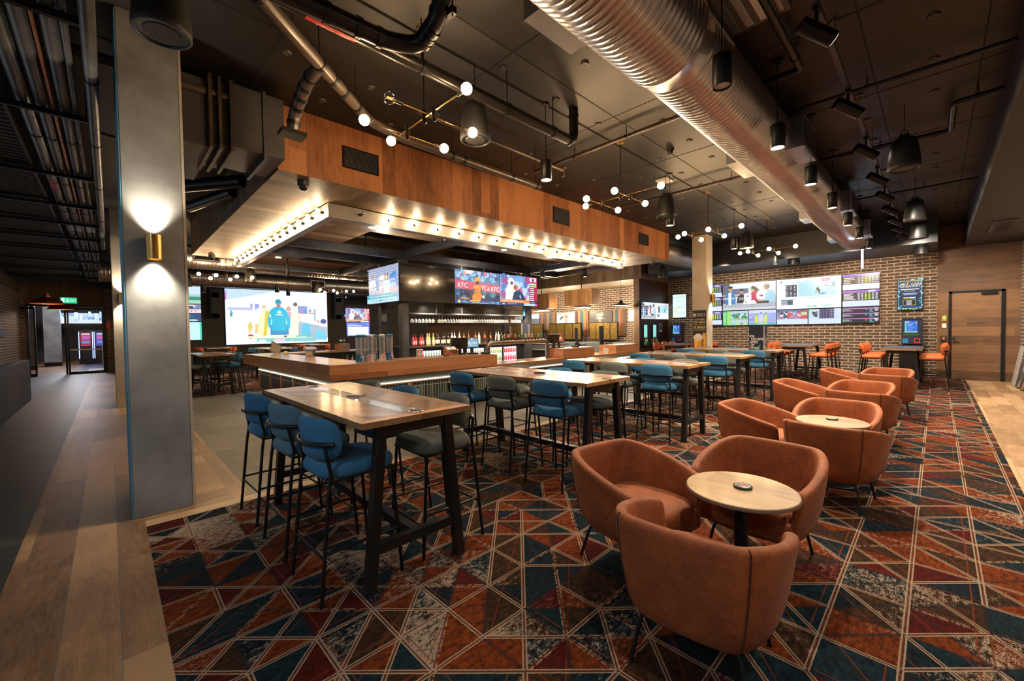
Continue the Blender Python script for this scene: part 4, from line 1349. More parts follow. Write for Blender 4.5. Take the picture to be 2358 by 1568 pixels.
# inner timber ceiling and dark recess
inn = MB()
inn.b2((-7.3, 2.5, 3.40), (-6.42, 10.5, 3.43)).b2((-12.4, 2.5, 3.401), (-7.3, 3.5, 3.431)).b2((-12.4, 9.5, 3.401), (-7.3, 10.5, 3.431)).b2((-12.4, 3.5, 3.402), (-11.3, 9.5, 3.432))
build('inner_soffit', inn, M_['soffit_y'], cn)
rec = MB().b2((-7.32, 3.5, 3.43), (-7.28, 9.5, 4.2)).b2((-11.3, 3.5, 3.43), (-7.3, 3.54, 4.2)).b2((-11.3, 9.46, 3.43), (-7.3, 9.5, 4.2)).b2((-11.34, 3.5, 3.43), (-11.3, 9.5, 4.2))
build('recess_lining', rec, M_['fascia_x'], cn)
for y0, y1, z0, z1 in ((2.24, 2.74, 3.705, 3.985), (6.48, 7.01, 3.71, 4.03), (9.93, 10.44, 3.735, 4.03)):
    v = build('air_grille', MB().b2((CX1, y0, z0), (CX1 + .012, y1, z1)), M_['black'], cn)
    sl = MB()
    k = 0
    while z0 + .03 + k * .022 < z1 - .02:
        sl.b2((CX1 + .012, y0 + .025, z0 + .025 + k * .022), (CX1 + .017, y1 - .025, z0 + .033 + k * .022))
        k += 1
    build('louvre', sl, M_['steel'], v)
for i, (x, y) in enumerate(((-5.62, 1.82), (-12.35, 1.85), (-5.70, 11.25))):
    t = thing('dome_camera', ['black dome camera under the near corner of the oak canopy', 'dome camera under the left end of the oak canopy', 'white dome camera under the far corner of the oak canopy'][i], 'camera', (x, y, CZ0), 0, 'dome cameras under the canopy')
    build('housing', MB().lathe([(0, 0), (.068, 0), (.070, -.06), (.062, -.075), (0, -.075)], n=24), M_['steel'] if i else M_['blackp'], t, smooth=40)
    build('dome', MB().lathe([(.056, -.075), (.052, -.10), (.035, -.122), (0, -.13)], n=20), mat('smoked_dome', (.02, .02, .022), .06) if i == 0 else bpy.data.materials['smoked_dome'], t, smooth=60)

# marquee frame with bulbs
FZ0, FZ1 = 3.265, 3.455
fr = thing('marquee_frame', 'steel marquee frame with rows of glowing bulbs under the canopy', 'light frame', (0, 0, 0))
M_['msteel'] = mat('brushed_steel_channel', (.42, .41, .40), .38, .75, var=.12)
m = MB()
fx0, fy0, fy1 = -12.5, 2.37, 10.62
m.b2((-6.30, fy0, FZ0), (-6.285, fy1, FZ1)).b2((-6.42, fy0, FZ0), (-6.30, fy1, FZ0 + .012)).b2((-6.42, fy0, FZ1), (-6.285, fy1, FZ1 + .012))
m.b2((fx0, fy0, FZ0), (-6.30, fy0 + .015, FZ1)).b2((fx0, fy0 + .015, FZ0 + .0005), (-6.42, fy0 + .13, FZ0 + .012)).b2((fx0, fy0, FZ1), (-6.42, fy0 + .13, FZ1 + .012))
build('channel', m, M_['msteel'], fr)
m = MB().b2((fx0, fy1 - .015, FZ0), (-6.30, fy1, FZ1)).b2((fx0, fy0, FZ0), (fx0 + .015, fy1, FZ1)).b2((fx0, fy0 + .13, FZ0), (fx0 + .13, fy1, FZ0 + .012))
build('channel', m, M_['msteel'], fr)
def mbulb(p, d, lit=True):
    p, d = Vector(p), Vector(d)
    k = build('socket', MB().cyl(p, p + d * .05, .022, n=12), M_['blackp'], fr, smooth=40)
    c = p + d * .05 + Vector((d.x, d.y, .35)).normalized() * .035
    build('bulb', MB().sph(c, .034, n=14), M_['warm_w'] if lit else M_['glass'], fr, smooth=60)
for k in range(17):
    mbulb((-6.285, 2.86 + k * .478, 3.375), (1, 0, 0), lit=k > 0)
for k in range(14):
    mbulb((-6.48 - k * .43, 2.37, 3.365), (0, -1, 0))
wv = []
for k in range(16):
    y = 2.86 + k * .478
    for j in range(6):
        f = j / 6
        wv.append((-6.275, y + f * .478, 3.47 - .012 * math.sin(PI * f)))
build('festoon_wire', MB().tube(wv, .004, n=5), M_['blackp'], fr)

# steel posts and beams
gs = thing('bar_gantry', 'dark steel post and beam gantry standing over the bar', 'gantry', (0, 0, 0))
for x, y, s_ in ((-8.72, 4.95, .17), (-8.72, 9.15, .19), (-9.75, 4.95, .15), (-9.75, 9.15, .15)):
    build('post', MB().b2((x - s_ / 2, y - s_ / 2, 0), (x + s_ / 2, y + s_ / 2, 3.42)), M_['steel'], gs)
for x in (-8.72, -9.75):
    b_ = MB().b2((x - .01, 2.5, 3.25), (x + .01, 10.6, 3.40)).b2((x - .06, 2.5, 3.238), (x + .06, 10.6, 3.25)).b2((x - .06, 2.5, 3.40), (x + .06, 10.6, 3.412))
    build('beam', b_, M_['steel'], gs)
for y in (4.95, 9.15):
    b_ = MB().b2((-12.4, y - .01, 3.252), (-6.43, y + .01, 3.398)).b2((-12.4, y - .06, 3.237), (-6.43, y + .06, 3.249)).b2((-12.4, y - .06, 3.401), (-6.43, y + .06, 3.411))
    build('beam', b_, M_['steel'], gs)
def mesh_panel(mb, o, u, w, h, p=.028):
    o, u = Vector(o), Vector(u)
    nx, nz = int(w / p), int(h / p)
    for k in range(nx + 1):
        a = o + u * (w * k / nx)
        mb.bar(a, a + Vector((0, 0, h)), .004, .004)
    for k in range(nz + 1):
        a = o + Vector((0, 0, h * k / nz))
        mb.bar(a, a + u * w, .004, .004)
for z0, h in ((1.995, .165), (3.06, .17)):
    for k in range(5):
        y0 = 5.08 + k * .79
        mp = MB()
        mesh_panel(mp, (-8.70, y0, z0), UY, .75, h)
        pn = build('mesh_panel', mp, M_['black'], gs)
        build('panel_frame', MB().b2((-8.73, y0 - .03, z0 - .02), (-8.69, y0, z0 + h)).b2((-8.73, y0 - .03, z0 - .03), (-8.69, y0 + .77, z0 - .005)), M_['steel'], gs)
mp = MB()
mesh_panel(mp, (-9.66, 4.93, 1.995), UX, .85, .165)
build('mesh_panel', mp, M_['black'], gs)
build('rack_shelf', MB().b2((-9.1, 5.06, 1.955), (-8.66, 9.05, 1.975)), M_['steel'], gs)
build('control_pad', MB().b2((-8.68, 8.93, 1.95), (-8.66, 9.0, 2.35)), mat('blue_strip', (.05, .2, .5), .4), gs)

# televisions on the gantry
XT = -8.50
tv1 = screen('television', 'switched off black television at the left end of the bar gantry front', 'television', (XT, 4.76, 2.25), UY, UX, 1.52, .86, None, b=.012, group='televisions on the bar gantry')
build('glass_front', MB().b2((.0005, -.755, .005), (.002, .755, .855)), mat('black_screen_glass', (.006, .005, .005), .12, var=0.0, coat=1.0), tv1)
OR = (.85, .25, .05)
kfc = [('r', 0, 0, 1, 1, (.10, .22, .42))]
kfc += blobs(.03, .70, .9, .26, [(.18, .45, .75), (.05, .10, .25), (.45, .55, .75), (.7, .2, .25), (.3, .6, .9)], 60, .035, 1.5)
kfc += [('r', .0, .0, 1, .42, (.02, .05, .11))] + blobs(.03, .16, .94, .24, [(.03, .10, .22), (.06, .22, .4), (.01, .02, .05)], 26, .05, 1.5)
kfc += [('p', [(0, .44), (1, .36), (1, .60), (0, .70)], (.62, .10, .16))]
kfc += [('t', 'KFC', .05, .47, .16, WH, .21), ('t', 'KFC', .52, .435, .14, WH, .16), ('t', '&', .70, .43, .12, WH, .05), ('t', 'KFC', .79, .42, .14, WH, .19)]
kfc += [('p', [(.36, .10), (.34, .34), (.38, .55), (.50, .58), (.56, .52), (.57, .30), (.55, .10)], OR), ('e', .475, .73, .065, .085, (.9, .35, .05)), ('r', .44, .60, .07, .09, (.05, .06, .08)),
        ('p', [(.33, .20), (.31, .28), (.36, .44), (.40, .46), (.39, .3)], (.05, .08, .12)), ('p', [(.55, .50), (.63, .28), (.60, .2), (.53, .36)], (.05, .10, .14)), ('e', .605, .22, .025, .05, (.9, .9, .9)),
        ('t', '21', .385, .31, .15, (.03, .06, .1), .08), ('r', .40, .50, .09, .03, (.9, .5, .3))]
kfc += [('r', 0, 0, 1, .10, (.02, .10, .28)), ('r', .10, .13, .18, .045, OR), ('r', .30, .065, .22, .045, (.9, .5, .1)), ('e', .07, .055, .03, .05, (.8, .6, .2)), ('t', '3-133', .12, .03, .05, WH, .09), ('r', .22, .03, .06, .02, (.2, .7, .8)),
        ('r', .33, .02, .4, .018, (.5, .6, .7)), ('r', .76, .02, .12, .05, (.2, .35, .6)), ('e', .94, .05, .028, .05, (.2, .4, .9))]
screen('television', 'television on the bar gantry showing a cricketer in orange before red boards', 'television', (XT, 6.29, 2.25), UY, UX, 1.52, .86, kfc, group='televisions on the bar gantry')
nfl = [('r', 0, 0, 1, 1, (.25, .35, .6))] + blobs(.02, .2, .76, .78, [(.75, .2, .35), (.2, .45, .85), (.55, .7, .95), (.4, .1, .3), (.1, .2, .5)], 40, .09, 1.3)
nfl += [('p', [(.13, .16), (.15, .55), (.22, .72), (.36, .70), (.42, .5), (.36, .16)], (.8, .85, .9)), ('e', .29, .80, .085, .11, (.85, .88, .92)), ('e', .30, .74, .04, .06, (.25, .1, .08)), ('p', [(.30, .16), (.36, .45), (.46, .52), (.58, .42), (.68, .2), (.66, .12)], (.02, .06, .12)),
        ('e', .40, .60, .055, .09, (.55, .12, .05)), ('t', '9', .50, .22, .14, (.6, .8, .9)), ('r', .78, 0, .22, 1, (.55, .02, .10)), ('r', .79, .84, .19, .14, (.75, .75, .85)), ('e', .885, .90, .03, .06, (.1, .05, .08)), ('r', .79, .73, .19, .06, (.6, .75, .8)), ('r', .79, .66, .19, .05, (.5, .75, .2))]
for k in range(7):
    nfl.append(('r', .80, .59 - k * .068, .10 + .06 * R_.random(), .035, (.85, .8, .85)))
nfl += [('r', 0, .09, .78, .10, OR), ('t', 'HAPPY 24TH BIRTHDAY', .05, .115, .055, WH, .58), ('r', 0, 0, .62, .09, (.02, .06, .16)), ('r', .62, 0, .32, .09, (.5, .7, .85)), ('r', .94, 0, .06, .09, (.75, .05, .4)), ('r', .05, .03, .06, .03, WH), ('r', .18, .05, .25, .015, (.4, .6, .8)), ('r', .78, .08, .22, .1, (.02, .03, .08)), ('t', 'SCORES', .81, .11, .03, WH, .12)]
screen('television', 'television at the right end of the bar gantry showing football players', 'television', (XT, 7.83, 2.25), UY, UX, 1.52, .86, nfl, group='televisions on the bar gantry')
ad = [('r', 0, 0, 1, 1, (.42, .52, .72))]
for j in range(13):
    for i in range(14):
        ad.append(('r', i * .072 + (.036 if j % 2 else 0), .27 + j * .057, .05, .026, (.16, .18, .30)))
ad += [('e', .78, .33, .27, .14, (.25, .27, .42)), ('p', [(.72, .36), (.98, .36), (.98, .80), (.80, .74)], (.05, .25, .65)), ('t', '4 FOR', .78, .56, .055, WH, .17), ('t', '$30', .76, .42, .09, (.4, .7, 1.0), .2),
       ('p', [(.60, .24), (.76, .24), (.78, .58), (.58, .58)], (.7, .85, .95)), ('e', .68, .36, .06, .07, (.85, .95, 1.0)), ('r', .61, .46, .14, .05, (.1, .5, .6)), ('e', .58, .68, .16, .06, (1.3, 1.0, .7)), ('r', .655, .62, .02, .14, (.35, .12, .08)), ('r', .71, .62, .02, .16, (.3, .1, .08)), ('r', .61, .62, .02, .16, (.3, .1, .08)),
       ('p', [(.11, .46), (.34, .46), (.31, .66), (.14, .66)], (.12, .45, .62)), ('e', .22, .60, .09, .055, (1.2, 1.1, 1.0)), ('r', .20, .68, .04, .12, (.45, .15, .1)), ('r', .21, .40, .05, .06, (.05, .07, .12)), ('e', .27, .40, .05, .04, (.1, .4, .7)),
       ('r', 0, .12, 1, .12, (.02, .38, .55)), ('t', 'FRIDAY, SATURDAY & SUNDAY 6pm - 9pm', .10, .155, .05, WH, .78), ('r', 0, 0, 1, .12, (.45, .72, .85)), ('t', 'NOT AVAILABLE PM', .16, .045, .035, (.02, .03, .1), .25), ('e', .46, .06, .02, .04, (.05, .2, .6)), ('r', .50, .05, .09, .025, (.15, .3, .5)), ('r', .62, .055, .1, .02, (.2, .4, .6)), ('r', .77, .06, .12, .02, (.2, .4, .6))]
screen('television', 'television on the left side of the bar gantry advertising four drinks for thirty dollars', 'television', (-10.03, 4.74, 2.25), UX, -UY, 1.50, .86, ad, group='televisions on the bar gantry')

# pendants hung inside the canopy
for i, (x, y) in enumerate(((-8.9, 4.15), (-11.2, 3.2))):
    t = thing('drop_pendant', ['slim unlit drop pendant on a rod inside the canopy, nearer the gantry', 'slim unlit drop pendant on a rod inside the canopy, at its left end'][i], 'pendant light', (x, y, 0), 0, 'slim drop pendants inside the canopy')
    build('rod', MB().cyl((0, 0, 3.15), (0, 0, 3.401 if y < 3.5 else ZC), .016, n=10), M_['black'], t)
    build('globe', MB().lathe([(0, 2.93), (.025, 2.945), (.038, 2.99), (.03, 3.06), (.018, 3.15), (0, 3.15)], n=16), mat('smoked_drop', (.03, .022, .018), .1) if i == 0 else bpy.data.materials['smoked_drop'], t, smooth=50)
for i, (x, y) in enumerate(((-7.0, 9.75), (-7.6, 8.6))):
    can_light(x, y, 2.98 if i else 3.02, ['lit can pendant under the far end of the canopy', 'lit can pendant over the tap counter'][i], 'can pendants under the canopy', power=90, mount=3.40)

# ------------------------------------------------------------------ bar counter
ct = thing('bar_counter', 'thick timber topped bar counter with green finger tile front', 'bar counter', (0, 0, 0))
m = MB()
m.b2((-6.64, 2.445, .785), (-6.60, 5.97, CT)).b2((-7.38, 5.93, .785), (-6.64, 5.97, CT - .001))
build('front_slab', m, M_['counter_y'], ct)
build('left_slab', MB().b2((-12.4, 2.445, .785), (-6.64, 2.485, CT)).b2((-12.4, 2.485, .785), (-12.36, 3.2, CT - .001)), M_['counter'], ct)
tp = MB()
tp.prism([(-6.601, 2.446, CT), (-6.601, 5.969, CT), (-7.38, 5.969, CT), (-7.38, 3.22, CT)], (0, 0, -.03))
build('front_top', tp, M_['ctop_y'], ct)
tp = MB().prism([(-6.601, 2.446, CT), (-7.38, 3.22, CT), (-12.39, 3.22, CT), (-12.39, 2.446, CT)], (0, 0, -.03))
build('left_top', tp, M_['ctop'], ct)
build('far_top', MB().b2((-12.39, 3.22, CT - .04), (-11.7, 11.6, CT)), M_['ctop_y'], ct)
build('low_top', MB().b2((-7.38, 5.97, .735), (-6.60, 12.2, .805)), M_['ctop_y'], ct)
build('bulkhead_band', MB().b2((-6.92, 2.80, .60), (-6.88, 12.2, .785)).b2((-12.3, 2.76, .60), (-6.92, 2.80, .785)), mat('sage_grey_board', (.16, .18, .16), .6), ct)
def ftile(name, ax):
    t = NT(name)
    s = t.sep(t.co())
    a = t.M('ABSOLUTE', t.M('SUBTRACT', t.M('FRACT', t.M('DIVIDE', s[ax], .062)), .5))
    b = t.M('ABSOLUTE', t.M('SUBTRACT', t.M('FRACT', t.M('DIVIDE', t.M('ADD', s[2], .02), .265)), .5))
    g = t.M('MAXIMUM', t.M('GREATER_THAN', a, .44), t.M('GREATER_THAN', b, .488))
    pid = t.white(t.comb(t.M('FLOOR', t.M('DIVIDE', s[ax], .062)), t.M('FLOOR', t.M('DIVIDE', s[2], .265)), 1.0))
    nz = t.noise(t.co(), 30, 3)
    col = t.ramp(t.M('ADD', t.M('MULTIPLY', pid, .6), t.M('MULTIPLY', nz, .4)), [(.2, (.02, .036, .033)), (.6, (.05, .085, .078)), (.9, (.12, .17, .15))])
    return t.P(color=t.mix(g, col, (.55, .52, .45)), rough=t.M('ADD', .18, t.M('MULTIPLY', g, .5)), normal=t.bump(t.M('SUBTRACT', 1.0, g), .4, .003))
build('tile_front', MB().b2((-6.95, 2.80, .10), (-6.90, 12.2, .60)), ftile('green_finger_tile_y', 1), ct)
build('tile_side', MB().b2((-12.3, 2.78, .10), (-6.95, 2.83, .60)), ftile('green_finger_tile_x', 0), ct)
build('kick', MB().b2((-6.98, 2.83, 0), (-6.94, 12.2, .10)).b2((-12.25, 2.82, 0), (-6.98, 2.86, .10)), M_['black'], ct)
build('carcass', MB().b2((-7.36, 3.24, 0), (-7.0, 12.0, .73)).b2((-12.2, 2.86, 0), (-7.36, 3.20, .98)).b2((-12.3, 3.22, 0), (-11.75, 11.5, .98)), M_['blackp'], ct)
for y in (2.80, 3.98, 5.12, 6.26, 7.40, 8.54, 9.68, 10.82, 11.96):
    build('timber_post', MB().b2((-6.95, y, .10), (-6.885, y + .07, .60)), M_['frame_oak'], ct)
for x in (-12.3, -11.33, -10.46, -9.6, -8.7, -7.8):
    build('timber_post', MB().b2((x, 2.765, .10), (x + .07, 2.83, .60)), M_['frame_oak'], ct)
build('timber_rail', MB().b2((-6.945, 2.84, .585), (-6.884, 12.2, .62)).b2((-12.3, 2.764, .585), (-6.95, 2.825, .62)).b2((-12.3, 2.762, .09), (-6.95, 2.828, .115)).b2((-6.947, 2.84, .09), (-6.883, 12.2, .115)), M_['frame_oak'], ct)
M_['ledstrip'] = emit('warm_led_strip', (1.0, .85, .62), 11.0)
build('led_strip', MB().b2((-6.880, 2.82, .6215), (-6.868, 12.2, .628)).b2((-12.3, 2.748, .6215), (-6.88, 2.758, .628)), M_['ledstrip'], ct)
for i, (y0, y1) in enumerate(((8.23, 9.6), (10.71, 12.0))):
    t = tag(build('timber_box', MB().b2((-7.2, y0, .806), (-6.60, y1, 1.05)), [M_['counter_y']]), ['nearer raised timber box on the low bar counter', 'farther raised timber box on the low bar counter'][i], 'counter box', 'raised timber boxes on the bar')

# back bar
bb = thing('back_bar', 'dark back bar cabinet with lit bottle fridges between the steel posts', 'back bar', (0, 0, 0))
build('cabinet', MB().b2((-9.6, 5.06, 0), (-8.80, 9.04, 1.15)), M_['blackp'], bb)
build('worktop', MB().b2((-9.62, 5.05, 1.15), (-8.74, 9.05, 1.18)), M_['steel'], bb)
M_['fridgelit'] = emit('fridge_interior_light', (.75, .9, 1.0), 2.2)
for k, (y0, y1) in enumerate(((5.45, 6.02), (6.15, 6.72), (6.85, 7.45), (7.6, 8.14), (8.2, 8.72))):
    o = build('fridge_door', MB().b2((-8.80, y0 - .03, .35), (-8.77, y0, 1.10)).b2((-8.80, y1, .35), (-8.77, y1 + .03, 1.10)).b2((-8.80, y0, 1.06), (-8.77, y1, 1.10)).b2((-8.80, y0, .35), (-8.77, y1, .39)), M_['black'], bb)
    build('lit_interior', MB().b2((-8.798, y0, .39), (-8.795, y1, 1.06)), M_['fridgelit'], o)
    cc = MB()
    for r_ in range(3):
        z = .45 + r_ * .22
        nb = 7
        for j in range(nb):
            yy = y0 + .05 + (y1 - y0 - .1) * j / (nb - 1)
            cc.lathe([(0, 0), (.024, 0), (.024, .10), (.010, .14), (.010, .18), (0, .18)], c=(-8.785 + .0, yy, z), n=8)
    tag(build('stock', cc, mat('fridge_stock_%d' % k, [(.3, .4, .35), (.25, .3, .3), (.3, .3, .2), (.35, .4, .1), (.5, .03, .04)][k], .3), o), kind='stuff')
build('rear_panel', MB().b2((-9.62, 6.15, 1.18), (-9.58, 8.3, 1.86)), M_['doorwood'], bb)

# hanging stemware
gl = MB().lathe([(.030, 0), (.032, -.004), (.006, -.012), (.0045, -.09), (.012, -.10), (.034, -.13), (.038, -.165), (.030, -.205)], n=12)
GLM = M_['stem']
ng = 0
for row, (x, ys) in enumerate(((-8.80, [5.22 + .1 * k for k in range(7)] + [6.0 + .088 * k for k in range(28)] + [8.55 + .09 * k for k in range(5)]), (-8.98, [6.05 + .088 * k for k in range(27)]))):
    for y in ys:
        if ng == 0:
            g0 = build('stem_glass', gl, M_['stem'], smooth=60, loc=(x, y, 1.955))
            tag(g0, 'stemmed glass hanging upside down from the rack above the back bar', 'wine glass', 'hanging stem glasses over the back bar')
        else:
            g = g0.copy(); COL.objects.link(g); g.location = (x, y, 1.955)
        ng += 1
# bottles
def bottle_proto(name, label, group, h, r, body, lab, capc, neck=.35, spout=False):
    t = thing(name, label, 'bottle', (0, 0, 0), 0, group)
    build('body', MB().lathe([(0, 0), (r, 0), (r, h * .58), (r * .75, h * .66), (r * neck, h * .75), (r * neck, h * .93), (0, h * .93)], n=14), body, t, smooth=40)
    build('label', MB().lathe([(r * 1.01, h * .14), (r * 1.02, h * .15), (r * 1.02, h * .44), (r * 1.01, h * .45)], n=14), lab, t, smooth=40)
    build('cap', MB().lathe([(0, h * .92), (r * neck * 1.15, h * .92), (r * neck * 1.15, h), (0, h)], n=10), capc, t, smooth=40)
    if spout:
        build('pourer', MB().cyl((0, 0, h), (.012, 0, h + .06), .009, .004, n=8), M_['chrome'], t)
    return t
def bg(name, col, rough=.12):
    return mat(name, col, rough, var=.05, coat=.5)
LW = mat('cream_label', (.6, .56, .48), .6)
LBk = mat('black_label', (.02, .02, .02), .5)
LR = mat('pink_label', (.65, .3, .3), .5)
KINDS_ = [('red_gin_bottle', 'crimson bottle with pale label at the left of the back bar', 'crimson bottles on the back bar', .30, .04, bg('crimson_glass', (.28, .01, .02)), LR, LBk, False, [5.30, 5.40, 5.50, 5.60]),
          ('white_wine_bottle', 'white wine bottle with cream label on the back bar', 'white wine bottles on the back bar', .31, .037, bg('straw_glass', (.42, .36, .14)), LW, LW, False, [5.70, 5.79, 5.88]),
          ('red_wine_bottle', 'dark red wine bottle with cream label on the back bar', 'red wine bottles on the back bar', .32, .037, bg('dark_wine_glass', (.012, .010, .012)), LW, LBk, False, [5.98, 6.07, 6.16, 6.25, 6.34]),
          ('amber_spirit_bottle', 'amber spirit bottle with a chrome pourer on the back bar', 'amber spirit bottles on the back bar', .32, .04, bg('amber_glass', (.24, .07, .012)), LBk, LBk, True, [6.85, 7.05, 7.25, 7.62, 7.80, 8.28]),
          ('clear_spirit_bottle', 'clear spirit bottle with a chrome pourer on the back bar', 'clear spirit bottles on the back bar', .34, .038, bg('pale_glass', (.5, .5, .46)), LW, LBk, True, [6.46, 6.58, 6.70, 7.42, 8.02, 8.16])]
for nm, lab, grp, h, r, bm_, lm, cm, sp, ys in KINDS_:
    for k, y in enumerate(ys):
        if k == 0:
            b0 = bottle_proto(nm, lab, grp, h, r, bm_, lm, cm, spout=sp)
            b0.location = (-8.90, y, 1.18)
        else:
            dup(b0, (-8.90 - .05 * (k % 2), y, 1.18))

# ------------------------------------------------------------------ things on the counter
M_['dblue'] = mat('blue_plastic', (.01, .16, .36), .35)
M_['dpink'] = mat('pale_pink_plastic', (.62, .48, .50), .4)
DS = [(-7.06, 3.13, 0, 'blue lidded drink tower, leftmost of the set on the bar corner'), (-7.22, 3.27, 0, 'blue lidded drink tower half hidden behind the left pink one'), (-6.99, 3.30, 1, 'pink lidded drink tower on the left of the set on the bar'),
      (-7.22, 3.48, 0, 'blue lidded drink tower between the two pink ones'), (-7.08, 3.57, 1, 'pink lidded drink tower on the right of the set on the bar'), (-7.10, 3.73, 0, 'blue lidded drink tower, rightmost of the set on the bar')]
def tower(lab, loc, m):
    t = thing('drink_tower', lab, 'drink dispenser', loc, 0, 'drink towers on the bar corner')
    build('base', MB().lathe([(0, 0), (.066, 0), (.066, .015), (.056, .03), (.058, .125), (0, .125)], n=28), m, t, smooth=40)
    build('cylinder', MB().lathe([(.056, .125), (.058, .44), (.055, .44), (.053, .125)], n=28), M_['stem'], t, smooth=40)
    build('ice_tube', MB().lathe([(0, .16), (.024, .165), (.026, .43), (.023, .43), (.022, .17)], n=18), M_['glass'], t, smooth=40)
    build('lid', MB().lathe([(.062, .43), (.064, .44), (.062, .46), (.03, .475), (0, .476)], n=28), m, t, smooth=40)
    tp = build('tap', MB().cyl((.05, 0, .075), (.115, .02, .08), .012, n=10).cyl((.105, .016, .115), (.115, .02, .02), .010, .013, n=10), M_['dpink'], t, smooth=40)
    build('lever', MB().bar((.08, .01, .085), (.09, .013, .15), .016, .01), M_['dpink'], tp)
    return t
for i, (x, y, p, lab) in enumerate(DS):
    if i == 0:
        tw0 = tower(lab, (x, y, CT), M_['dblue'])
    else:
        dup(tw0, (x, y, CT), R_.uniform(-.5, .3), lab, swap={M_['dblue']: M_['dpink']} if p else None)
# timber napkin and straw box
t = thing('straw_box', 'timber straw and napkin box with a photo front on the bar counter', 'box', (-7.08, 5.10, CT), 0)
M_['woodbox'] = mat('oiled_timber', (.30, .12, .05), .45, var=.3)
b = MB()
for y0 in (-.135, .115):
    b.prism([(-.09, y0, 0), (.09, y0, 0), (.09, y0, .10), (-.05, y0, .19), (-.09, y0, .19)], (0, .02, 0))
b.b2((-.09, -.135, 0), (.09, .135, .012)).b2((-.09, -.135, .012), (-.08, .135, .19))
build('side_panels', b, M_['woodbox'], t)
build('photo_front', MB().b2((.080, -.113, .03), (.086, .113, .10)), mat('photo_front_print', (.32, .08, .06), .4, var=.9, vs=18), t)
for s_ in (-1, 1):
    build('napkin_stack', MB().prism([(.04, s_ * .06 - .045, .11), (.05, s_ * .06 - .045, .13), (-.03, s_ * .06 - .045, .185), (-.05, s_ * .06 - .045, .165)], (0, .09, 0)), M_['printw'], t)
build('metal_tray', MB().b2((.086, -.115, .01), (.10, .115, .03)), M_['chrome'], t)
# no smoking style sign on the back bar
t = thing('prohibition_sign', 'small red sign with a black and white round symbol by the steel post', 'sign', (-8.62, 5.31, 0))
build('card', MB().b2((-.010, -.085, .88), (.0, .085, 1.12)), M_['printw'], t)
picture('symbol', t, (0, -.07, .90), UY, UX, .14, .20, [('r', 0, .12, 1, .88, (.45, .03, .03)), ('e', .5, .58, .34, .26, (.85, .82, .8)), ('e', .5, .58, .27, .20, (.02, .02, .02)), ('e', .46, .58, .14, .10, (.8, .8, .8)), ('e', .42, .62, .05, .04, (.02, .02, .02)), ('r', 0, 0, 1, .10, (.03, .03, .03))], M_['print'])
# point of sale terminals
def pos(label, x, y, z, rz, tilt, w, ops, col=M_['blackp']):
    t = thing('sales_terminal', label, 'terminal', (x, y, z), rz, 'sales terminals on the bar')
    build('stand', MB().b2((-.09, -.11, 0), (.09, .11, .03)).bar((0, 0, .02), (-.03, 0, .18), .07, .04), col, t)
    c = Vector((0, 0, .25))
    M = Matrix.Translation(c) @ Matrix.Rotation(tilt, 4, 'Y')
    build('display', MB().box((0, 0, 0), (.035, w, .24), M=M, r=.006), col, t)
    if ops:
        n = (M.to_3x3() @ Vector((1, 0, 0)))
        v = (M.to_3x3() @ Vector((0, 0, 1)))
        o = c + n * .0185 - UY * (w / 2 - .015) - v * .105
        picture('picture', t, o, UY, n, w - .03, .21, ops, M_['scr'], v=v)
    return t
spc = [('r', 0, 0, 1, 1, (.08, .30, .45)), ('r', 0, .85, 1, .15, (.03, .12, .2)), ('e', .5, .86, .06, .08, WH), ('t', 'SPECIALS', .08, .30, .30, WH, .84), ('r', .15, .15, .7, .05, (.4, .7, .8))]
pos('sales terminal with a blue SPECIALS screen on the bar', -7.12, 5.70, CT, -.35, -.25, .30, spc)
pos('sales terminal with its dark back to us by the straw box', -7.2, 5.42, CT, 2.6, -.3, .36, None)
burg = [('r', 0, 0, 1, 1, (.35, .06, .05)), ('e', .5, .5, .3, .25, (.7, .35, .15)), ('e', .55, .6, .15, .1, (.8, .6, .3)), ('r', 0, 0, 1, .12, (.1, .1, .1)), ('e', .25, .3, .1, .1, (.3, .5, .1))]
pos('sales terminal with a red food picture on the nearer timber box', -7.05, 8.62, 1.05, -.3, -.2, .30, burg)
pos('black sales terminal turned sideways beside the nearer timber box', -7.05, 8.38, 1.05, 2.7, -.3, .34, None)
t = thing('card_reader', 'small card reader on the nearer timber box', 'card reader', (-6.8, 9.0, 1.05), 0, 'card readers on the bar')
build('body', MB().prism([(.09, -.045, 0), (.09, .045, 0), (-.09, .045, 0), (-.09, -.045, 0)], (0, 0, .045)), M_['blackp'], t)
build('keypad', MB().b2((-.03, -.038, .045), (.08, .038, .048)), mat('grey_keypad', (.25, .27, .3), .4), t)
dup(t, (-6.85, 5.86, CT), .4, 'small card reader on the bar near the SPECIALS screen')
for i, (y, z, hh) in enumerate(((9.72, .806, .58), (11.0, .806, .62))):
    t = thing('till_screen', ['tall black till screen seen edge on, left of the two at the order counter', 'tall black till screen, right of the two at the order counter'][i], 'till', (-7.28, y, z), 0, 'till screens at the order counter')
    build('column', MB().b2((-.05, -.05, 0), (.05, .05, .35)), M_['blackp'], t)
    build('display', MB().box((.05, -.1, hh), (.05, .34 if i else .12, .40), rz=.3, r=.008), M_['blackp'], t)
    build('arm', MB().bar((0, 0, .33), (.03, -.05, hh), .05, .05), M_['blackp'], t)
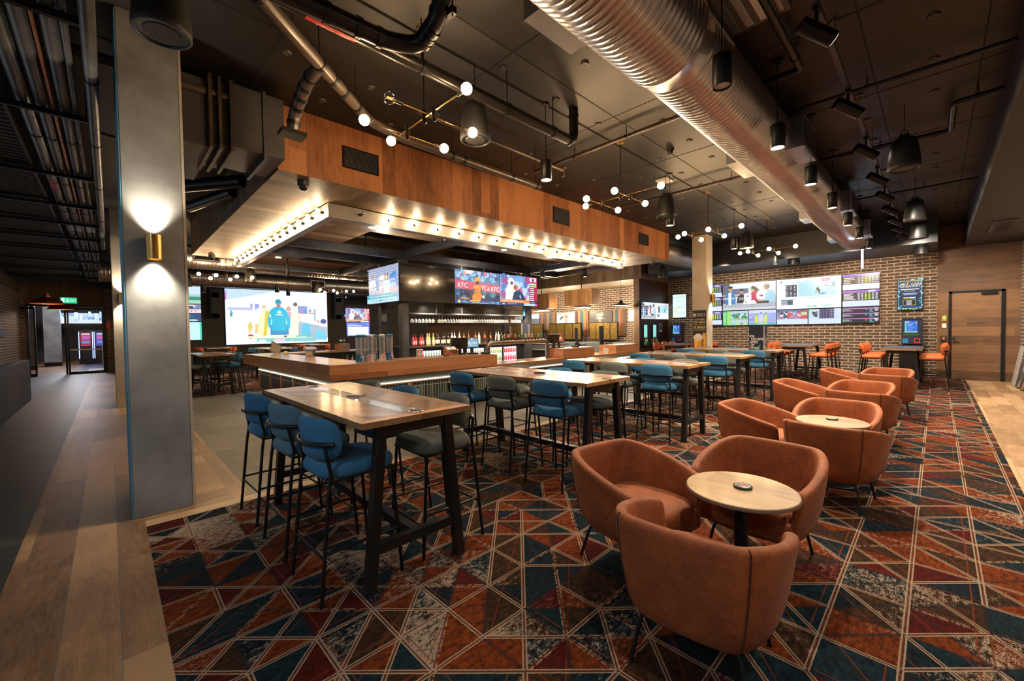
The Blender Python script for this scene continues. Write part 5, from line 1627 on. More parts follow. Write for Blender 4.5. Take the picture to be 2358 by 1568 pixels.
for i, y in enumerate((9.95, 11.35)):
    t = thing('receipt_printer', ['black wedge receipt printer beside the left till screen', 'black wedge receipt printer beside the right till screen'][i], 'printer', (-7.15, y, .806), 0, 'receipt printers at the order counter')
    build('housing', MB().prism([(-.1, -.15, 0), (.16, -.15, 0), (.16, -.15, .08), (-.1, -.15, .30), (-.14, -.15, .30), (-.14, -.15, 0)], (0, .30, 0)), mat('slate_plastic_%d' % i, (.04, .045, .06), .4), t)
    build('front_label', MB().b2((.161, -.1, .02), (.163, .06, .06)), mat('green_sticker_%d' % i, (.05, .4, .25), .5), t)
t = tag(build('brochure', MB().bar((-6.75, 10.35, .81), (-6.72, 10.38, .98), .005, .16), M_['printw']), 'white card standing between the two timber boxes', 'card')
t = tag(build('white_coaster', MB().b2((-6.70, 6.75, .806), (-6.62, 6.95, .812)), M_['printw']), 'white slip lying on the low bar counter', 'paper')
t = thing('acrylic_sign_holder', 'clear acrylic menu holder standing on the low bar counter', 'menu holder', (-6.95, 6.45, .806))
build('sheet', MB().b2((-.004, -.11, 0), (.004, .11, .26)), M_['glass'], t)
# beer font
M_['fontm'] = mat('brushed_bronze', (.25, .2, .165), .3, .85, var=.1)
t = thing('beer_font', 'bronze pipe beer font arching along the bar', 'beer font', (-7.05, 0, .8))
ft = []
for k in range(9):
    a = k * PI / 16
    ft.append((0, 6.24 - .14 * math.cos(0) + .14 * (1 - math.cos(a)) - .0, .32 + .14 * math.sin(a)))
pts = [(0, 6.10, .005), (0, 6.10, .30)] + [(0, 6.24 - .14 * math.cos(k * PI / 12), .32 + .14 * math.sin(k * PI / 12)) for k in range(7)] + [(0, 8.00 + .14 * math.sin(k * PI / 12), .32 + .14 * math.cos(k * PI / 12)) for k in range(7)] + [(0, 8.14, .30), (0, 8.14, .005)]
build('pipe_arch', MB().tube(pts, .052, n=18), M_['fontm'], t, smooth=50)
for y in (6.10, 8.14):
    build('flange', MB().lathe([(0, 0), (.085, 0), (.085, .012), (.06, .02), (0, .02)], c=(0, y, 0), n=20), M_['fontm'], t, smooth=40)
    build('collar', MB().lathe([(.05, 0), (.062, 0), (.062, .03), (.05, .03)], c=(0, y, .24), n=18), M_['fontm'], t, smooth=40)
for y in (6.55, 7.3):
    build('collar', MB().tube([(0, y - .015, .46), (0, y + .015, .46)], .062, n=18), M_['fontm'], t, smooth=40)
BC = [(.5, .6, .75), (.08, .35, .2), (.55, .5, .25), (.7, .3, .18), (.6, .06, .06), (.5, .25, .05), (.05, .06, .2), (.1, .4, .15), (.8, .75, .65), (.85, .35, .05), (.75, .7, .55), (.3, .12, .05), (.1, .35, .12), (.15, .3, .55), (.05, .05, .06)]
for k, c in enumerate(BC):
    y = 6.36 + k * .118
    b = build('tap_badge', MB().lathe([(0, -.008), (.036, -.008), (.04, 0), (.036, .008), (0, .008)], n=18, M=Matrix.Translation((.03, y, .60)) @ Matrix.Rotation(PI / 2, 4, 'Y') @ Matrix.Diagonal((1.35, 1, 1, 1))), mat('badge_%d' % k, c, .35, var=.05), t, smooth=40)
    build('badge_print', MB().b2((.0385, y - .018, .585), (.040, y + .018, .615)), [M_['printw'], M_['blackp'], M_['cred']][k % 3], b)
    build('tap_handle', MB().bar((.02, y, .50), (.02, y, .56), .02, .02), M_['black'], b)
for k, (y, h) in enumerate(((7.30, .30), (7.42, .27), (7.55, .28), (6.9, .24))):
    tag(build('tap_paddle', MB().b2((-7.16, y - .014, 1.48 - .1), (-7.12, y + .014, 1.40 + h), r=.006), mat('paddle_%d' % k, [(.55, .55, .6), (.1, .2, .45), (.5, .5, .55), (.3, .3, .3)][k], .3)), ['tall silver tap paddle left of the blue one', 'tall blue tap paddle at the beer font', 'tall silver tap paddle right of the blue one', 'short grey tap paddle at the beer font'][k], 'tap handle').parent = None
# things on the left wing
t = thing('menu_stand', 'tilted brown menu board on the left wing of the bar', 'menu', (-11.9, 3.05, CT), .1)
build('board', MB().bar((-.15, .05, .0), (-.2, .12, .26), .008, .42), mat('menu_board_brown', (.12, .085, .045), .5), t)
build('menu_sheet', MB().bar((-.142, .045, .02), (-.19, .112, .24), .006, .36), mat('menu_sheet_tan', (.33, .27, .17), .5), t)
t = thing('sauce_bowl', 'yellow bowl beside the tilted menu board', 'bowl', (-11.0, 3.05, CT))
build('bowl', MB().lathe([(0, 0), (.05, 0), (.085, .06), (.08, .06), (.045, .01), (0, .01)], n=24), M_['printw'], t, smooth=40)
build('contents', MB().lathe([(0, .055), (.07, .055), (.02, .085), (0, .09)], n=20), mat('yellow_sauce', (.75, .5, .06), .4), t, smooth=40)
t = thing('ice_bucket', 'steel ice bucket with a cloth on the left wing of the bar', 'bucket', (-9.6, 3.15, CT))
build('bucket', MB().lathe([(0, 0), (.09, 0), (.115, .17), (.12, .17), (.118, .18), (.105, .17), (.085, .01), (0, .01)], n=28), M_['chrome'], t, smooth=40)
build('cloth', cushion(MB(), .15, .12, [(.12, .7), (.16, 1.0), (.20, .9), (.215, .5)], n=20), mat('lilac_cloth', (.35, .36, .5), .9), t, smooth=60)
t = thing('condiment_caddy', 'red brown timber caddy with shakers on the far arm of the bar', 'caddy', (-11.95, 4.8, CT), .4)
build('box', MB().b2((-.12, -.16, 0), (.12, .16, .20)), M_['woodbox'], t)
build('front_plate', MB().b2((.121, -.10, .06), (.124, .10, .13)), M_['steel'], t)
for k in range(2):
    s_ = build('shaker', MB().lathe([(0, .2), (.03, .2), (.03, .29), (0, .29)], c=(0, -.06 + .12 * k, 0), n=14), M_['glass'], t, smooth=40)
    build('shaker_top', MB().lathe([(.031, .285), (.031, .31), (.02, .325), (0, .325)], c=(0, -.06 + .12 * k, 0), n=14), M_['chrome'], s_, smooth=40)
for k in range(7):
    c = [(.02, .02, .02), (.35, .03, .03), (.02, .02, .025), (.55, .5, .2), (.02, .02, .02), (.4, .05, .08), (.1, .06, .03)][k]
    if k < 7:
        t = thing('syrup_bottle', '%s small pour bottle from the left behind the bar corner' % ['first', 'second', 'third', 'fourth', 'fifth', 'sixth', 'seventh'][k], 'bottle', (-8.35 + .13 * k, 3.36 + .03 * (k % 2), .86), 0, 'pour bottles behind the bar corner')
        build('body', MB().lathe([(0, 0), (.035, 0), (.035, .12), (.014, .16), (.014, .2), (0, .2)], n=12), mat('syrup_%d' % k, c, .15), t, smooth=40)
        build('pourer', MB().cyl((0, 0, .2), (.01, .005, .25), .009, .005, n=8), M_['chrome'] if k % 2 else M_['blackp'], t)
tag(build('speed_rail', MB().b2((-8.5, 3.26, .82), (-7.4, 3.46, .86)), M_['chrome']), 'steel bottle rail behind the bar corner', 'rail')
t = thing('bar_faucet', 'chrome swan neck tap behind the bar corner', 'tap', (-8.0, 3.6, .86))
build('spout', MB().tube([(0, 0, 0), (0, 0, .25), (.02, -.02, .32), (.06, -.05, .34), (.10, -.08, .30), (.10, -.08, .24)], .011, n=10), M_['chrome'], t, smooth=50)
build('base', MB().lathe([(0, 0), (.03, 0), (.025, .02), (0, .02)], n=16), M_['chrome'], t, smooth=40)
tag(build('sink_bench', MB().b2((-11.0, 3.48, .80), (-7.45, 4.1, .858)), M_['chrome']), 'steel sink bench inside the bar', 'bench')

# lettering on the hydrant pipe label
na = Vector((math.cos(math.radians(-100)), 0, math.sin(math.radians(-100))))
o_ = Vector((-3.13, LY1 - .04, 3.84)) + na * .0600
v_ = na.cross(-UY)
picture('label_lettering', HLAB, o_ - v_ * .018, -UY, na, (LY1 - LY0) - .08, .036, [('t', 'FIRE HYDRANT', .08, .12, .76, (.85, .85, .85), .80), ('p', [(.0, .5), (.05, .9), (.05, .1)], (.85, .85, .85))], M_['print'], v=v_)

# recessed downlights in the inner soffit light the bar and the bottles
M_['dlens'] = emit('downlight_glow', (1.0, .86, .62), 12.0)
for k, (x, y) in enumerate(((-7.0, 3.4), (-7.0, 5.0), (-7.0, 6.6), (-7.0, 8.2), (-9.2, 3.0), (-11.2, 3.0))):
    o = tag(build('recessed_downlight', MB().lathe([(0, 0), (.045, 0), (.06, -.006), (.062, 0)], n=20), M_['dlens'], loc=(x, y, 3.398)), 'small recessed downlight in the oak ceiling inside the canopy', 'downlight', 'recessed downlights inside the canopy')
    light('bar_downlight', 'SPOT', (x, y, 3.385), 75, (1, .82, .58), .05, 120, .8, (-.25, 0, -1) if y > 3.2 else (0, .1, -1))
for k, y in enumerate((5.6, 6.7, 7.8, 8.7)):  # fill spots without fittings, added to brighten bottles and glasses
    light('rack_fill', 'SPOT', (-8.42, y, 2.16), 60, (1, .85, .62), .05, 130, .8, (-.5, 0, -1))
# ------------------------------------------------------------------ video wall on the brick
YW = 16.68
VW = 'screens of the video wall'
TEAL, CYN = (.05, .45, .55), (.25, .65, .8)
fam = [('r', 0, 0, 1, 1, (.55, .62, .72)), ('r', 0, 0, .14, 1, (.12, .14, .2)), ('r', .14, .80, .55, .2, (.75, .82, .88)), ('r', .18, .50, .32, .30, (.15, .16, .25)), ('r', .20, .53, .28, .07, (.6, .35, .4)), ('r', .52, .45, .48, .55, (.68, .75, .82)),
       ('r', 0, 0, 1, .26, (.42, .45, .5)), ('r', 0, 0, 1, .08, (.6, .63, .66)),
       ('p', [(.06, .22), (.05, .60), (.13, .70), (.22, .66), (.26, .40), (.25, .22)], (.04, .22, .50)), ('r', .115, .2, .055, .46, (.85, .87, .9)), ('e', .155, .80, .045, .085, (.5, .28, .2)), ('e', .155, .87, .045, .045, (.04, .03, .03)), ('r', 0, .43, .24, .03, (.85, .85, .85)), ('e', .02, .56, .04, .04, (.5, .3, .22)),
       ('p', [(.28, .26), (.30, .50), (.37, .60), (.43, .54), (.45, .26)], (.02, .02, .03)), ('e', .375, .68, .035, .065, (.55, .32, .22)), ('e', .375, .74, .04, .04, (.03, .02, .02)), ('t', '5M5', .325, .36, .11, (.75, .75, .75), .09),
       ('p', [(.55, .26), (.55, .62), (.62, .70), (.69, .60), (.68, .26)], (.50, .03, .10)), ('e', .58, .75, .04, .075, (.55, .33, .22)), ('p', [(.55, .80), (.58, .88), (.65, .82), (.71, .68), (.64, .64), (.62, .72)], (.04, .02, .02)),
       ('p', [(.80, .24), (.80, .50), (.86, .70), (.95, .66), (1.0, .45), (1.0, .26)], (.35, .62, .75)), ('e', .835, .78, .05, .085, (.38, .2, .13)), ('p', [(.77, .82), (.81, .92), (.88, .90), (.90, .78), (.86, .76)], (.03, .02, .02)), ('r', .66, .22, .22, .08, (.02, .02, .03)), ('r', .68, .28, .12, .05, (.4, .22, .15)),
       ('p', [(.42, .38), (.42, .58), (.44, .61), (.54, .61), (.56, .58), (.56, .38), (.54, .35), (.44, .35)], (.92, .93, .94)), ('p', [(.50, .53), (.53, .50), (.50, .47), (.47, .50)], (.75, .1, .2)), ('e', .46, .43, .012, .02, (.1, .6, .6)), ('e', .46, .47, .012, .02, (.1, .6, .6)),
       ('p', [(.66, .38), (.65, .59), (.82, .60), (.81, .38)], (.86, .87, .9)), ('p', [(.70, .49), (.74, .54), (.79, .50), (.74, .46)], (.7, .05, .1)), ('p', [(.73, .48), (.77, .51), (.79, .48), (.75, .45)], (.05, .15, .5)),
       ('p', [(.40, .20), (.42, .34), (.62, .34), (.66, .22)], (.80, .82, .85)), ('r', .45, .25, .02, .05, (.1, .1, .15)), ('r', .55, .15, .06, .03, (.3, .3, .35))]
web = [('r', 0, 0, 1, 1, (.88, .96, 1.0)), ('r', .16, .86, .84, .07, (.45, .70, .78)), ('r', .17, .88, .3, .05, (.75, .85, .88)), ('r', .72, .86, .11, .09, (.75, .02, .22)), ('t', '4:00', .735, .885, .04, WH, .08), ('p', [(.05, .90), (.09, .95), (.10, .92), (.06, .87)], (.05, .25, .2)),
       ('r', .15, .40, .185, .40, (.05, .06, .09)), ('r', .355, .40, .57, .45, (.40, .70, .80)), ('r', .76, .68, .15, .13, (.25, .4, .45)), ('r', .79, .71, .08, .08, (.7, .8, .85)), ('p', [(.66, .46), (.74, .50), (.81, .47), (.72, .44)], (.10, .30, .38)), ('e', .655, .62, .022, .05, (.02, .05, .06)), ('e', .675, .55, .02, .06, (.02, .06, .08)), ('e', .63, .53, .012, .04, (.2, .45, .5)),
       ('r', .05, .30, .28, .03, (.35, .65, .7)), ('r', .50, .345, .42, .02, (.35, .62, .68)), ('r', .08, .14, .19, .16, (.08, .10, .16)), ('r', .06, .06, .14, .03, (.7, .8, .82)), ('r', .28, .06, .14, .03, (.7, .8, .82)), ('r', .48, .05, .15, .045, (.35, .7, .65)), ('r', .60, .05, .04, .045, (.05, .55, .25)), ('r', .70, .055, .17, .045, (.35, .7, .65))]
for k in range(8):
    for j in range(3):
        if (k + j) % 7 != 5:
            web.append(('r', .16 + j * .063, .42 + k * .046, .03, .018, (.6, .68, .75)))
for k in range(4):
    web.append(('r', .085, .15 + k * .037, .10, .016, (.6, .7, .75)))
race = [('r', 0, 0, 1, 1, (.45, .6, .75)), ('r', 0, 0, .32, 1, (.05, .5, .18)), ('r', .18, 0, .13, 1, (.35, .75, .15))] + [('r', .02, .06 + k * .1, .12, .05, (.55, .8, .5)) for k in range(9)] + blobs(.36, .5, .6, .3, [(.03, .18, .06), (.05, .3, .1)], 24, .05, 1.3) + [('r', .34, .36, .66, .10, (.25, .6, .2)), ('r', .34, .2, .66, .16, (.5, .6, .65)), ('r', .34, 0, .66, .2, (.25, .7, .6)), ('r', .55, .02, .1, .15, (.5, .8, .1)), ('r', .72, .02, .07, .15, (.6, .1, .4)), ('r', .86, .02, .1, .15, (.7, .7, .1)), ('r', .60, .42, .05, .18, (.5, .08, .06)), ('e', .625, .62, .03, .05, (.4, .2, .15))]
crk = [('r', 0, 0, 1, 1, (.35, .42, .75)), ('r', 0, .8, 1, .2, (.6, .65, .85)), ('r', 0, 0, 1, .14, (.15, .45, .5)), ('p', [(.24, .14), (.22, .5), (.27, .66), (.33, .6), (.34, .14)], (.65, .7, .05)), ('e', .28, .70, .03, .06, (.4, .3, .2)), ('p', [(.37, .14), (.36, .55), (.42, .72), (.50, .72), (.56, .55), (.55, .14)], (.55, .60, .78)), ('e', .46, .80, .04, .07, (.2, .3, .5)), ('p', [(.58, .14), (.58, .45), (.63, .72), (.69, .62), (.66, .14)], (.70, .75, .05)), ('e', .65, .78, .03, .06, (.3, .25, .1)), ('r', .80, .3, .12, .25, (.3, .45, .7)), ('r', .3, .04, .4, .05, (.5, .8, .3))] + blobs(.02, .3, .2, .3, [(.5, .5, .8), (.2, .25, .6)], 10, .03, 1.5)
ft1 = [('r', 0, 0, 1, 1, (.62, .72, .85)), ('r', 0, .36, 1, .64, (.25, .35, .55))] + blobs(.05, .42, .75, .5, [(.7, .12, .18), (.8, .85, .9), (.05, .1, .2), (.6, .08, .1)], 34, .06, 1.5) + [('r', .8, .36, .2, .64, (.55, .1, .15)), ('r', .8, .62, .18, .2, (.5, .7, .3)), ('r', .02, .88, .9, .1, (.1, .15, .3))]
ft2 = [('r', 0, 0, 1, 1, (.62, .72, .85)), ('r', 0, .36, .34, .64, (.5, .65, .75)), ('r', .34, .36, .45, .64, (.05, .05, .13))] + [('r', .37 + .09 * k, .36, .03, .64, (.13, .12, .28)) for k in range(4)] + [('r', .69, .42 + k * .12, .03, .04, WH) for k in range(5)] + [('r', .74, .42 + k * .12, .03, .04, (.5, .6, .8)) for k in range(5)] + blobs(.14, .5, .12, .3, [(.03, .06, .08), (.1, .14, .16)], 10, .05, 1.5) + [('r', .80, .36, .2, .6, (.55, .68, .82))]
grn = [('r', 0, 0, 1, 1, (.012, .014, .03))]
for k in range(3):
    yy = .95 - k * .32
    grn += [('r', 0, yy - .06, 1, .06, (.5, .18, .55)), ('r', .85, yy - .06, .12, .06, (.75, .6, .8)), ('r', .04, yy - .13, .16, .035, (.35, .5, .45)), ('r', .04, yy - .19, .24, .035, (.4, .45, .5)), ('r', .62, yy - .14, .07, .03, (.3, .6, .2)), ('r', .74, yy - .22, .08, .16, (.05, .25, .45)), ('r', .74, yy - .26, .12, .03, (.1, .5, .15)), ('r', .88, yy - .13, .09, .04, WH), ('r', .01, yy - .24, .025, .16, (.15, .6, .2)), ('r', .88, yy - .2, .09, .04, (.5, .55, .6))]
def vw(label, x0, x1, z0, z1, ops, m=None):
    g = .012
    return screen('video_wall_screen', label, 'screen', (x0 + g, YW, z0 + g), UX, -UY, x1 - x0 - 2 * g, z1 - z0 - 2 * g, ops, m or M_['scr'], VW, b=.010, th=.06)
vw('video wall screen of four people around a table', -5.67, -3.91, 2.14, 3.14, fam)
vw('largest bright white video wall screen with a cyclist on a pale field', -3.91, -2.11, 2.10, 3.14, web)
vw('video wall screen with green odds list and racecourse, lowest row left', -5.67, -4.79, 1.58, 2.13, race)
vw('video wall screen with cricketers in yellow, lowest row', -4.79, -3.90, 1.58, 2.13, crk)
vw('video wall screen with a red football crowd, lowest row', -3.90, -2.99, 1.58, 2.09, ft1)
vw('video wall screen with purple curtain picture, lowest row right', -2.99, -2.11, 1.58, 2.09, ft2)
vw('odds board screen at the top right of the video wall', -2.10, -1.20, 2.62, 3.13, odds(0, 0, 1, 1, 4, (.22, .10, .65)))
vw('odds board screen in the middle of the right column of the video wall', -2.10, -1.20, 2.10, 2.62, odds(0, 0, 1, 1, 6, (.3, .1, .6)))
vw('dark purple striped race list screen at the bottom right of the video wall', -2.10, -1.20, 1.58, 2.10, grn)
vw('odds board screen at the top of the left column by the pillar', -6.55, -5.68, 2.66, 3.14, odds(0, 0, 1, 1, 5, (.15, .15, .7)))
vw('odds board screen in the middle of the left column by the pillar', -6.55, -5.68, 2.13, 2.65, odds(0, 0, 1, 1, 5, (.2, .15, .7)))
vw('odds board screen at the bottom of the left column by the pillar', -6.55, -5.68, 1.56, 2.12, odds(0, .1, 1, .9, 7, (.3, .1, .55)))
# upright advertising screens on the brick
CY = (.05, .75, .8)
cash = [('r', 0, 0, 1, 1, (.008, .02, .07)), ('r', .03, .04, .94, .015, (.5, .6, .1)), ('r', .03, .94, .94, .015, (.5, .6, .1)), ('r', .03, .04, .02, .91, CY), ('r', .95, .04, .02, .91, (.4, .65, .9))]
for k in range(30):
    x = R_.choice([R_.uniform(0, .14), R_.uniform(.86, 1)]) if k < 18 else R_.random()
    y = R_.random() if k < 18 else R_.choice([R_.uniform(.0, .05), R_.uniform(.95, 1)])
    cash.append(('p', [(x - .05, y - .015), (x + .03, y), (x + .05, y + .03), (x - .02, y + .018)], R_.choice([CY, (.2, .8, .7), (.5, .85, .75)])))
cash += [('t', 'CASH', .54, .815, .07, WH, .38, .15), ('t', 'GIVEAWAY', .09, .735, .085, WH, .82, .15), ('e', .20, .85, .09, .03, (.6, .4, .05)), ('e', .20, .85, .07, .02, (.008, .02, .07)), ('p', [(.34, .80), (.40, .92), (.44, .92), (.40, .80)], (.7, .4, .05)), ('r', .12, .845, .2, .02, WH), ('r', .12, .66, .75, .028, (.7, .85, .95)), ('t', 'Every Sunday', .27, .60, .045, (.5, .7, .1), .42, .2), ('r', .2, .52, .6, .03, (.3, .45, .9)), ('r', .26, .485, .48, .025, (.25, .4, .85)), ('r', .24, .37, .48, .045, (.75, .8, .85)), ('r', .24, .37, .26, .045, (.65, .6, .05)),
         ('r', .22, .15, .52, .18, (.6, .6, .15)), ('r', .235, .16, .49, .16, (.008, .012, .03))] + [('r', .36, .17 + k * .037, .22, .018, (.75, .75, .6)) for k in range(4)] + [('r', .08, .09, .85, .012, (.05, .2, .6))]
screen('promotion_screen', 'upright screen reading CASH GIVEAWAY on the brick wall near the timber door', 'screen', (-.81, YW, 1.955), UX, -UY, .52, .88, cash, group='upright promotion screens', b=.015)
raf = [('r', 0, 0, 1, 1, (.70, .92, .95)), ('r', .05, .86, .9, .04, (.5, .75, .5)), ('t', 'SUPER', .12, .76, .085, WH, .76), ('t', 'SUNDAY', .15, .665, .07, (.45, .7, .7), .7), ('t', 'RAFFLE', .12, .575, .085, WH, .76), ('r', .12, .745, .76, .008, (.5, .75, .78)), ('t', '5PM', .36, .40, .07, (.05, .12, .15), .28), ('e', .22, .33, .13, .075, (.65, .72, .1)), ('e', .23, .33, .08, .05, (.75, .85, .5)), ('r', .38, .17, .5, .035, (.5, .7, .35)), ('e', .6, .33, .2, .07, (.85, .97, 1)), ('r', .02, .02, .2, .14, (.75, .9, .5))]
screen('promotion_screen', 'upright pale screen reading RAFFLE on the brick wall left of the far column', 'screen', (-7.60, YW, 1.945), UX, -UY, .55, .94, raf, group='upright promotion screens', b=.015)
# betting kiosks
def kiosk(label, x):
    t = thing('betting_kiosk', label, 'kiosk', (x, 16.55, 0), 0, 'betting kiosks on the brick wall')
    nv = mat('navy_kiosk_shell', (.012, .018, .05), .35) if 'nvk' not in M_ else M_['nvk']
    M_['nvk'] = nv
    build('housing', MB().prism([(-.21, .16, .97), (-.21, -.08, .97), (-.21, -.04, 1.66), (-.21, .0, 1.70), (-.21, .16, 1.70)], (.42, 0, 0)), nv, t)
    build('shelf', MB().b2((-.28, -.20, .90), (.28, .16, .94)), M_['bk_wood'], t)
    build('cupboard', MB().b2((-.26, -.08, 0), (.26, .16, .90)), M_['bk_wood'], t)
    s_ = [('r', 0, 0, 1, 1, (.02, .16, .65)), ('r', 0, 0, 1, .08, (.6, .75, .9)), ('r', .03, .1, .13, .85, (.15, .55, .4)), ('r', .06, .88, .3, .06, WH), ('r', .25, .72, .4, .04, (.5, .7, .9)), ('r', .25, .58, .3, .04, (.4, .6, .9)), ('r', .8, .75, .15, .15, (.7, .25, .1)), ('r', .3, .42, .5, .03, (.55, .2, .5)), ('r', .25, .25, .35, .03, (.3, .5, .9))]
    v = Vector((0, .058, .998))
    picture('screen_picture', t, (-.15, -.069, 1.30), UX, Vector((0, -.998, .058)), .27, .33, s_, M_['scr'], v=v)
    build('green_panel', MB().box((-.01, -.068, 1.24), (.32, .01, .07)), mat('green_panel', (.01, .10, .03), .4) if 'gpk' not in M_ else M_['gpk'], t)
    M_['gpk'] = bpy.data.materials['green_panel']
    build('blue_slot', MB().box((-.13, -.08, 1.06), (.12, .02, .13)), mat('blue_slot', (.02, .2, .5), .4) if 'bsk' not in M_ else M_['bsk'], t)
    M_['bsk'] = bpy.data.materials['blue_slot']
    b = build('red_slot', MB().b2((.05, -.09, 1.0), (.17, -.07, 1.13)), mat('red_slot', (.6, .05, .03), .4) if 'rsk' not in M_ else M_['rsk'], t)
    M_['rsk'] = bpy.data.materials['red_slot']
    build('slot_mouth', MB().b2((.07, -.093, 1.03), (.15, -.089, 1.115)), M_['blackp'], b)
    return t
k0 = kiosk('navy betting kiosk on the brick wall beside the timber door', -.50)
dup(k0, (-7.36, 16.55, 0), 0, 'navy betting kiosk on the brick wall beside the dark partition')
# small wall fittings by the door
for nm, lab, x0, x1, z0, z1, c in (('alarm_panel', 'yellow edged alarm panel on the timber wall left of the door', .10, .19, 1.61, 1.76, (.5, .32, .02)), ('wall_switch', 'white square switch on the timber wall left of the door', .10, .19, 1.42, 1.54, (.7, .68, .64)), ('access_reader', 'black access reader with a red light left of the timber door', .09, .18, 1.03, 1.16, (.01, .01, .01))):
    t = thing(nm, lab, 'wall fitting', ((x0 + x1) / 2, 16.70, z0))
    w = x1 - x0
    build('plate', MB().b2((-w / 2, -.025, 0), (w / 2, 0, z1 - z0), r=.004), mat(nm + '_body', c, .45), t)
    if nm != 'wall_switch':
        build('indicator', MB().b2((-.02, -.028, .07), (.02, -.025, .12)), emit(nm + '_light', (.1, 1, .2) if nm[1] == 'l' else (1, .05, .03), 2.0), t)
    else:
        build('rocker', MB().b2((-.015, -.03, .04), (.015, -.025, .08)), M_['printw'], t)
t = tag(build('ceiling_vent', MB().b2((.78, 13.0, 3.605), (1.12, 14.6, 3.619)), M_['black']), 'dark vent in the underside of the right hand beam', 'vent')
build('louvre', (lambda q: [q.b2((.80, 13.05 + k * .1, 3.600), (1.10, 13.09 + k * .1, 3.605)) for k in range(15)] and q)(MB()), M_['steel'], t)
t = tag(build('downlight', MB().lathe([(0, -.004), (.05, -.004), (.06, 0), (0, 0)], c=(.95, 9.6, 3.62), n=20), emit('downlight_lens', (1, .9, .75), 4.0)), 'small recessed downlight in the right hand beam', 'downlight')
# boards leaning in the right corner
for i, (x, y, h, c) in enumerate(((1.36, 15.7, .97, (.30, .28, .27)), (1.38, 15.2, .66, (.02, .02, .022)), (1.40, 14.75, .72, (.03, .03, .033)))):
    t = thing('leaning_board', ['tall grey board leaning on the right brick wall by the door', 'low black oval board leaning on the right brick wall', 'black board leaning nearest on the right brick wall'][i], 'board', (x, y, 0), 0, 'boards leaning on the right wall')
    if i == 0:
        build('panel', MB().bar((-.06, 0, .005), (.08, 0, h), .03, .42, up=(0, 1, 0)), mat('leaning_grey', c, .5), t)
        build('panel_edge', MB().bar((-.042, .212, .008), (.098, .212, h), .034, .006, up=(0, 1, 0)), M_['steel'], t)
    else:
        M = Matrix.Translation((.0, 0, h / 2)) @ Matrix.Rotation(.16, 4, 'Y') @ Matrix.Rotation(PI / 2, 4, 'Y') @ Matrix.Diagonal((h / .68, .75, 1, 1))
        build('panel', MB().lathe([(0, -.015), (.33, -.015), (.34, 0), (.33, .015), (0, .015)], n=32, M=M), mat('leaning_black_%d' % i, c, .3), t, smooth=40)
        build('trim', MB().lathe([(.335, -.02), (.345, -.02), (.345, .02), (.335, .02)], n=32, M=M), M_['chrome'], t, smooth=40)
# poster on the far column
AM, GD = (.75, .32, .02), (.80, .60, .18)
pst = [('r', 0, 0, 1, 1, (.012, .014, .016)), ('e', .14, .885, .11, .042, (.85, .75, .62)), ('e', .14, .885, .06, .022, (.35, .25, .15)), ('t', 'SAINTS', .30, .895, .030, (.8, .7, .6), .64), ('t', 'SPORTS', .30, .850, .030, (.8, .7, .6), .64), ('t', 'LOVE BEER?', .08, .755, .035, GD, .84), ('t', 'GO BIG!', .06, .675, .055, (.95, .8, .2), .88), ('t', 'GRAB ONE OF OUR', .08, .625, .022, GD, .84), ('t', '10 BEERS', .08, .555, .05, (.95, .8, .2), .84), ('t', 'ON TAP AS A PINT', .08, .52, .025, GD, .84), ('r', .05, .492, .9, .004, GD),
       ('r', .72, .0, .28, .44, (.5, .25, .03)), ('e', .86, .25, .13, .17, (.75, .4, .06)), ('p', [(.12, 0), (.08, .30), (.72, .30), (.68, 0)], AM), ('p', [(.16, 0), (.14, .30), (.38, .30), (.36, 0)], (.9, .5, .05)), ('p', [(.62, .02), (.64, .30), (.80, .30), (.78, .1)], (.45, .2, .12)), ('p', [(.72, .02), (.74, .28), (.80, .28), (.79, .1)], (.03, .012, .01)), ('e', .40, .32, .36, .085, (.80, .66, .56)), ('r', .10, .27, .62, .05, (.78, .62, .5)), ('e', .42, .36, .24, .06, (.86, .74, .65))]
t = thing('beer_poster', 'tall black poster reading LOVE BEER GO BIG with a beer glass on the far column', 'poster', (-4.90, 12.528, 0))
build('board', MB().b2((-.195, -.018, .86), (.195, 0, 2.04)), M_['blackp'], t)
picture('artwork', t, (-.192, -.0185, .86), UX, -UY, .384, 1.18, pst, M_['print'])
# menu block on the fifth table
t = thing('offer_stand', 'dark table sign reading FOR EXCLUSIVE OFFERS ON TAP on the fifth table', 'table sign', (-2.72, 10.12, TT), 0)
build('block', MB().b2((-.145, -.10, 0), (.145, .16, .52)), mat('navy_card', (.008, .014, .03), .35), t)
build('edge', MB().b2((.143, -.103, 0), (.149, -.097, .52)), M_['printw'], t)
og = [('t', 'FOR', .05, .52, .10, WH, .32), ('t', 'EXCLUSIVE', .16, .40, .10, WH, .80), ('t', 'OFFERS', .05, .28, .10, WH, .55), ('t', 'ON', .12, .165, .10, WH, .24), ('t', 'TAP', .04, .045, .10, WH, .3), ('p', [(.34, .0), (.66, .0), (.78, .21), (.66, .20), (.58, .12), (.36, .12)], (.05, .16, .1)), ('t', 'PINTS', .40, .045, .055, WH, .3)]
picture('front_print', t, (-.145, -.1005, 0), UX, -UY, .29, .52, og, M_['print'])
picture('side_print', t, (.1495, -.095, 0), UY, UX, .25, .52, [tuple(list(o[:5]) + [(.35, .32, .3)] + list(o[6:])) if o[0] == 't' else o for o in og], M_['print'])

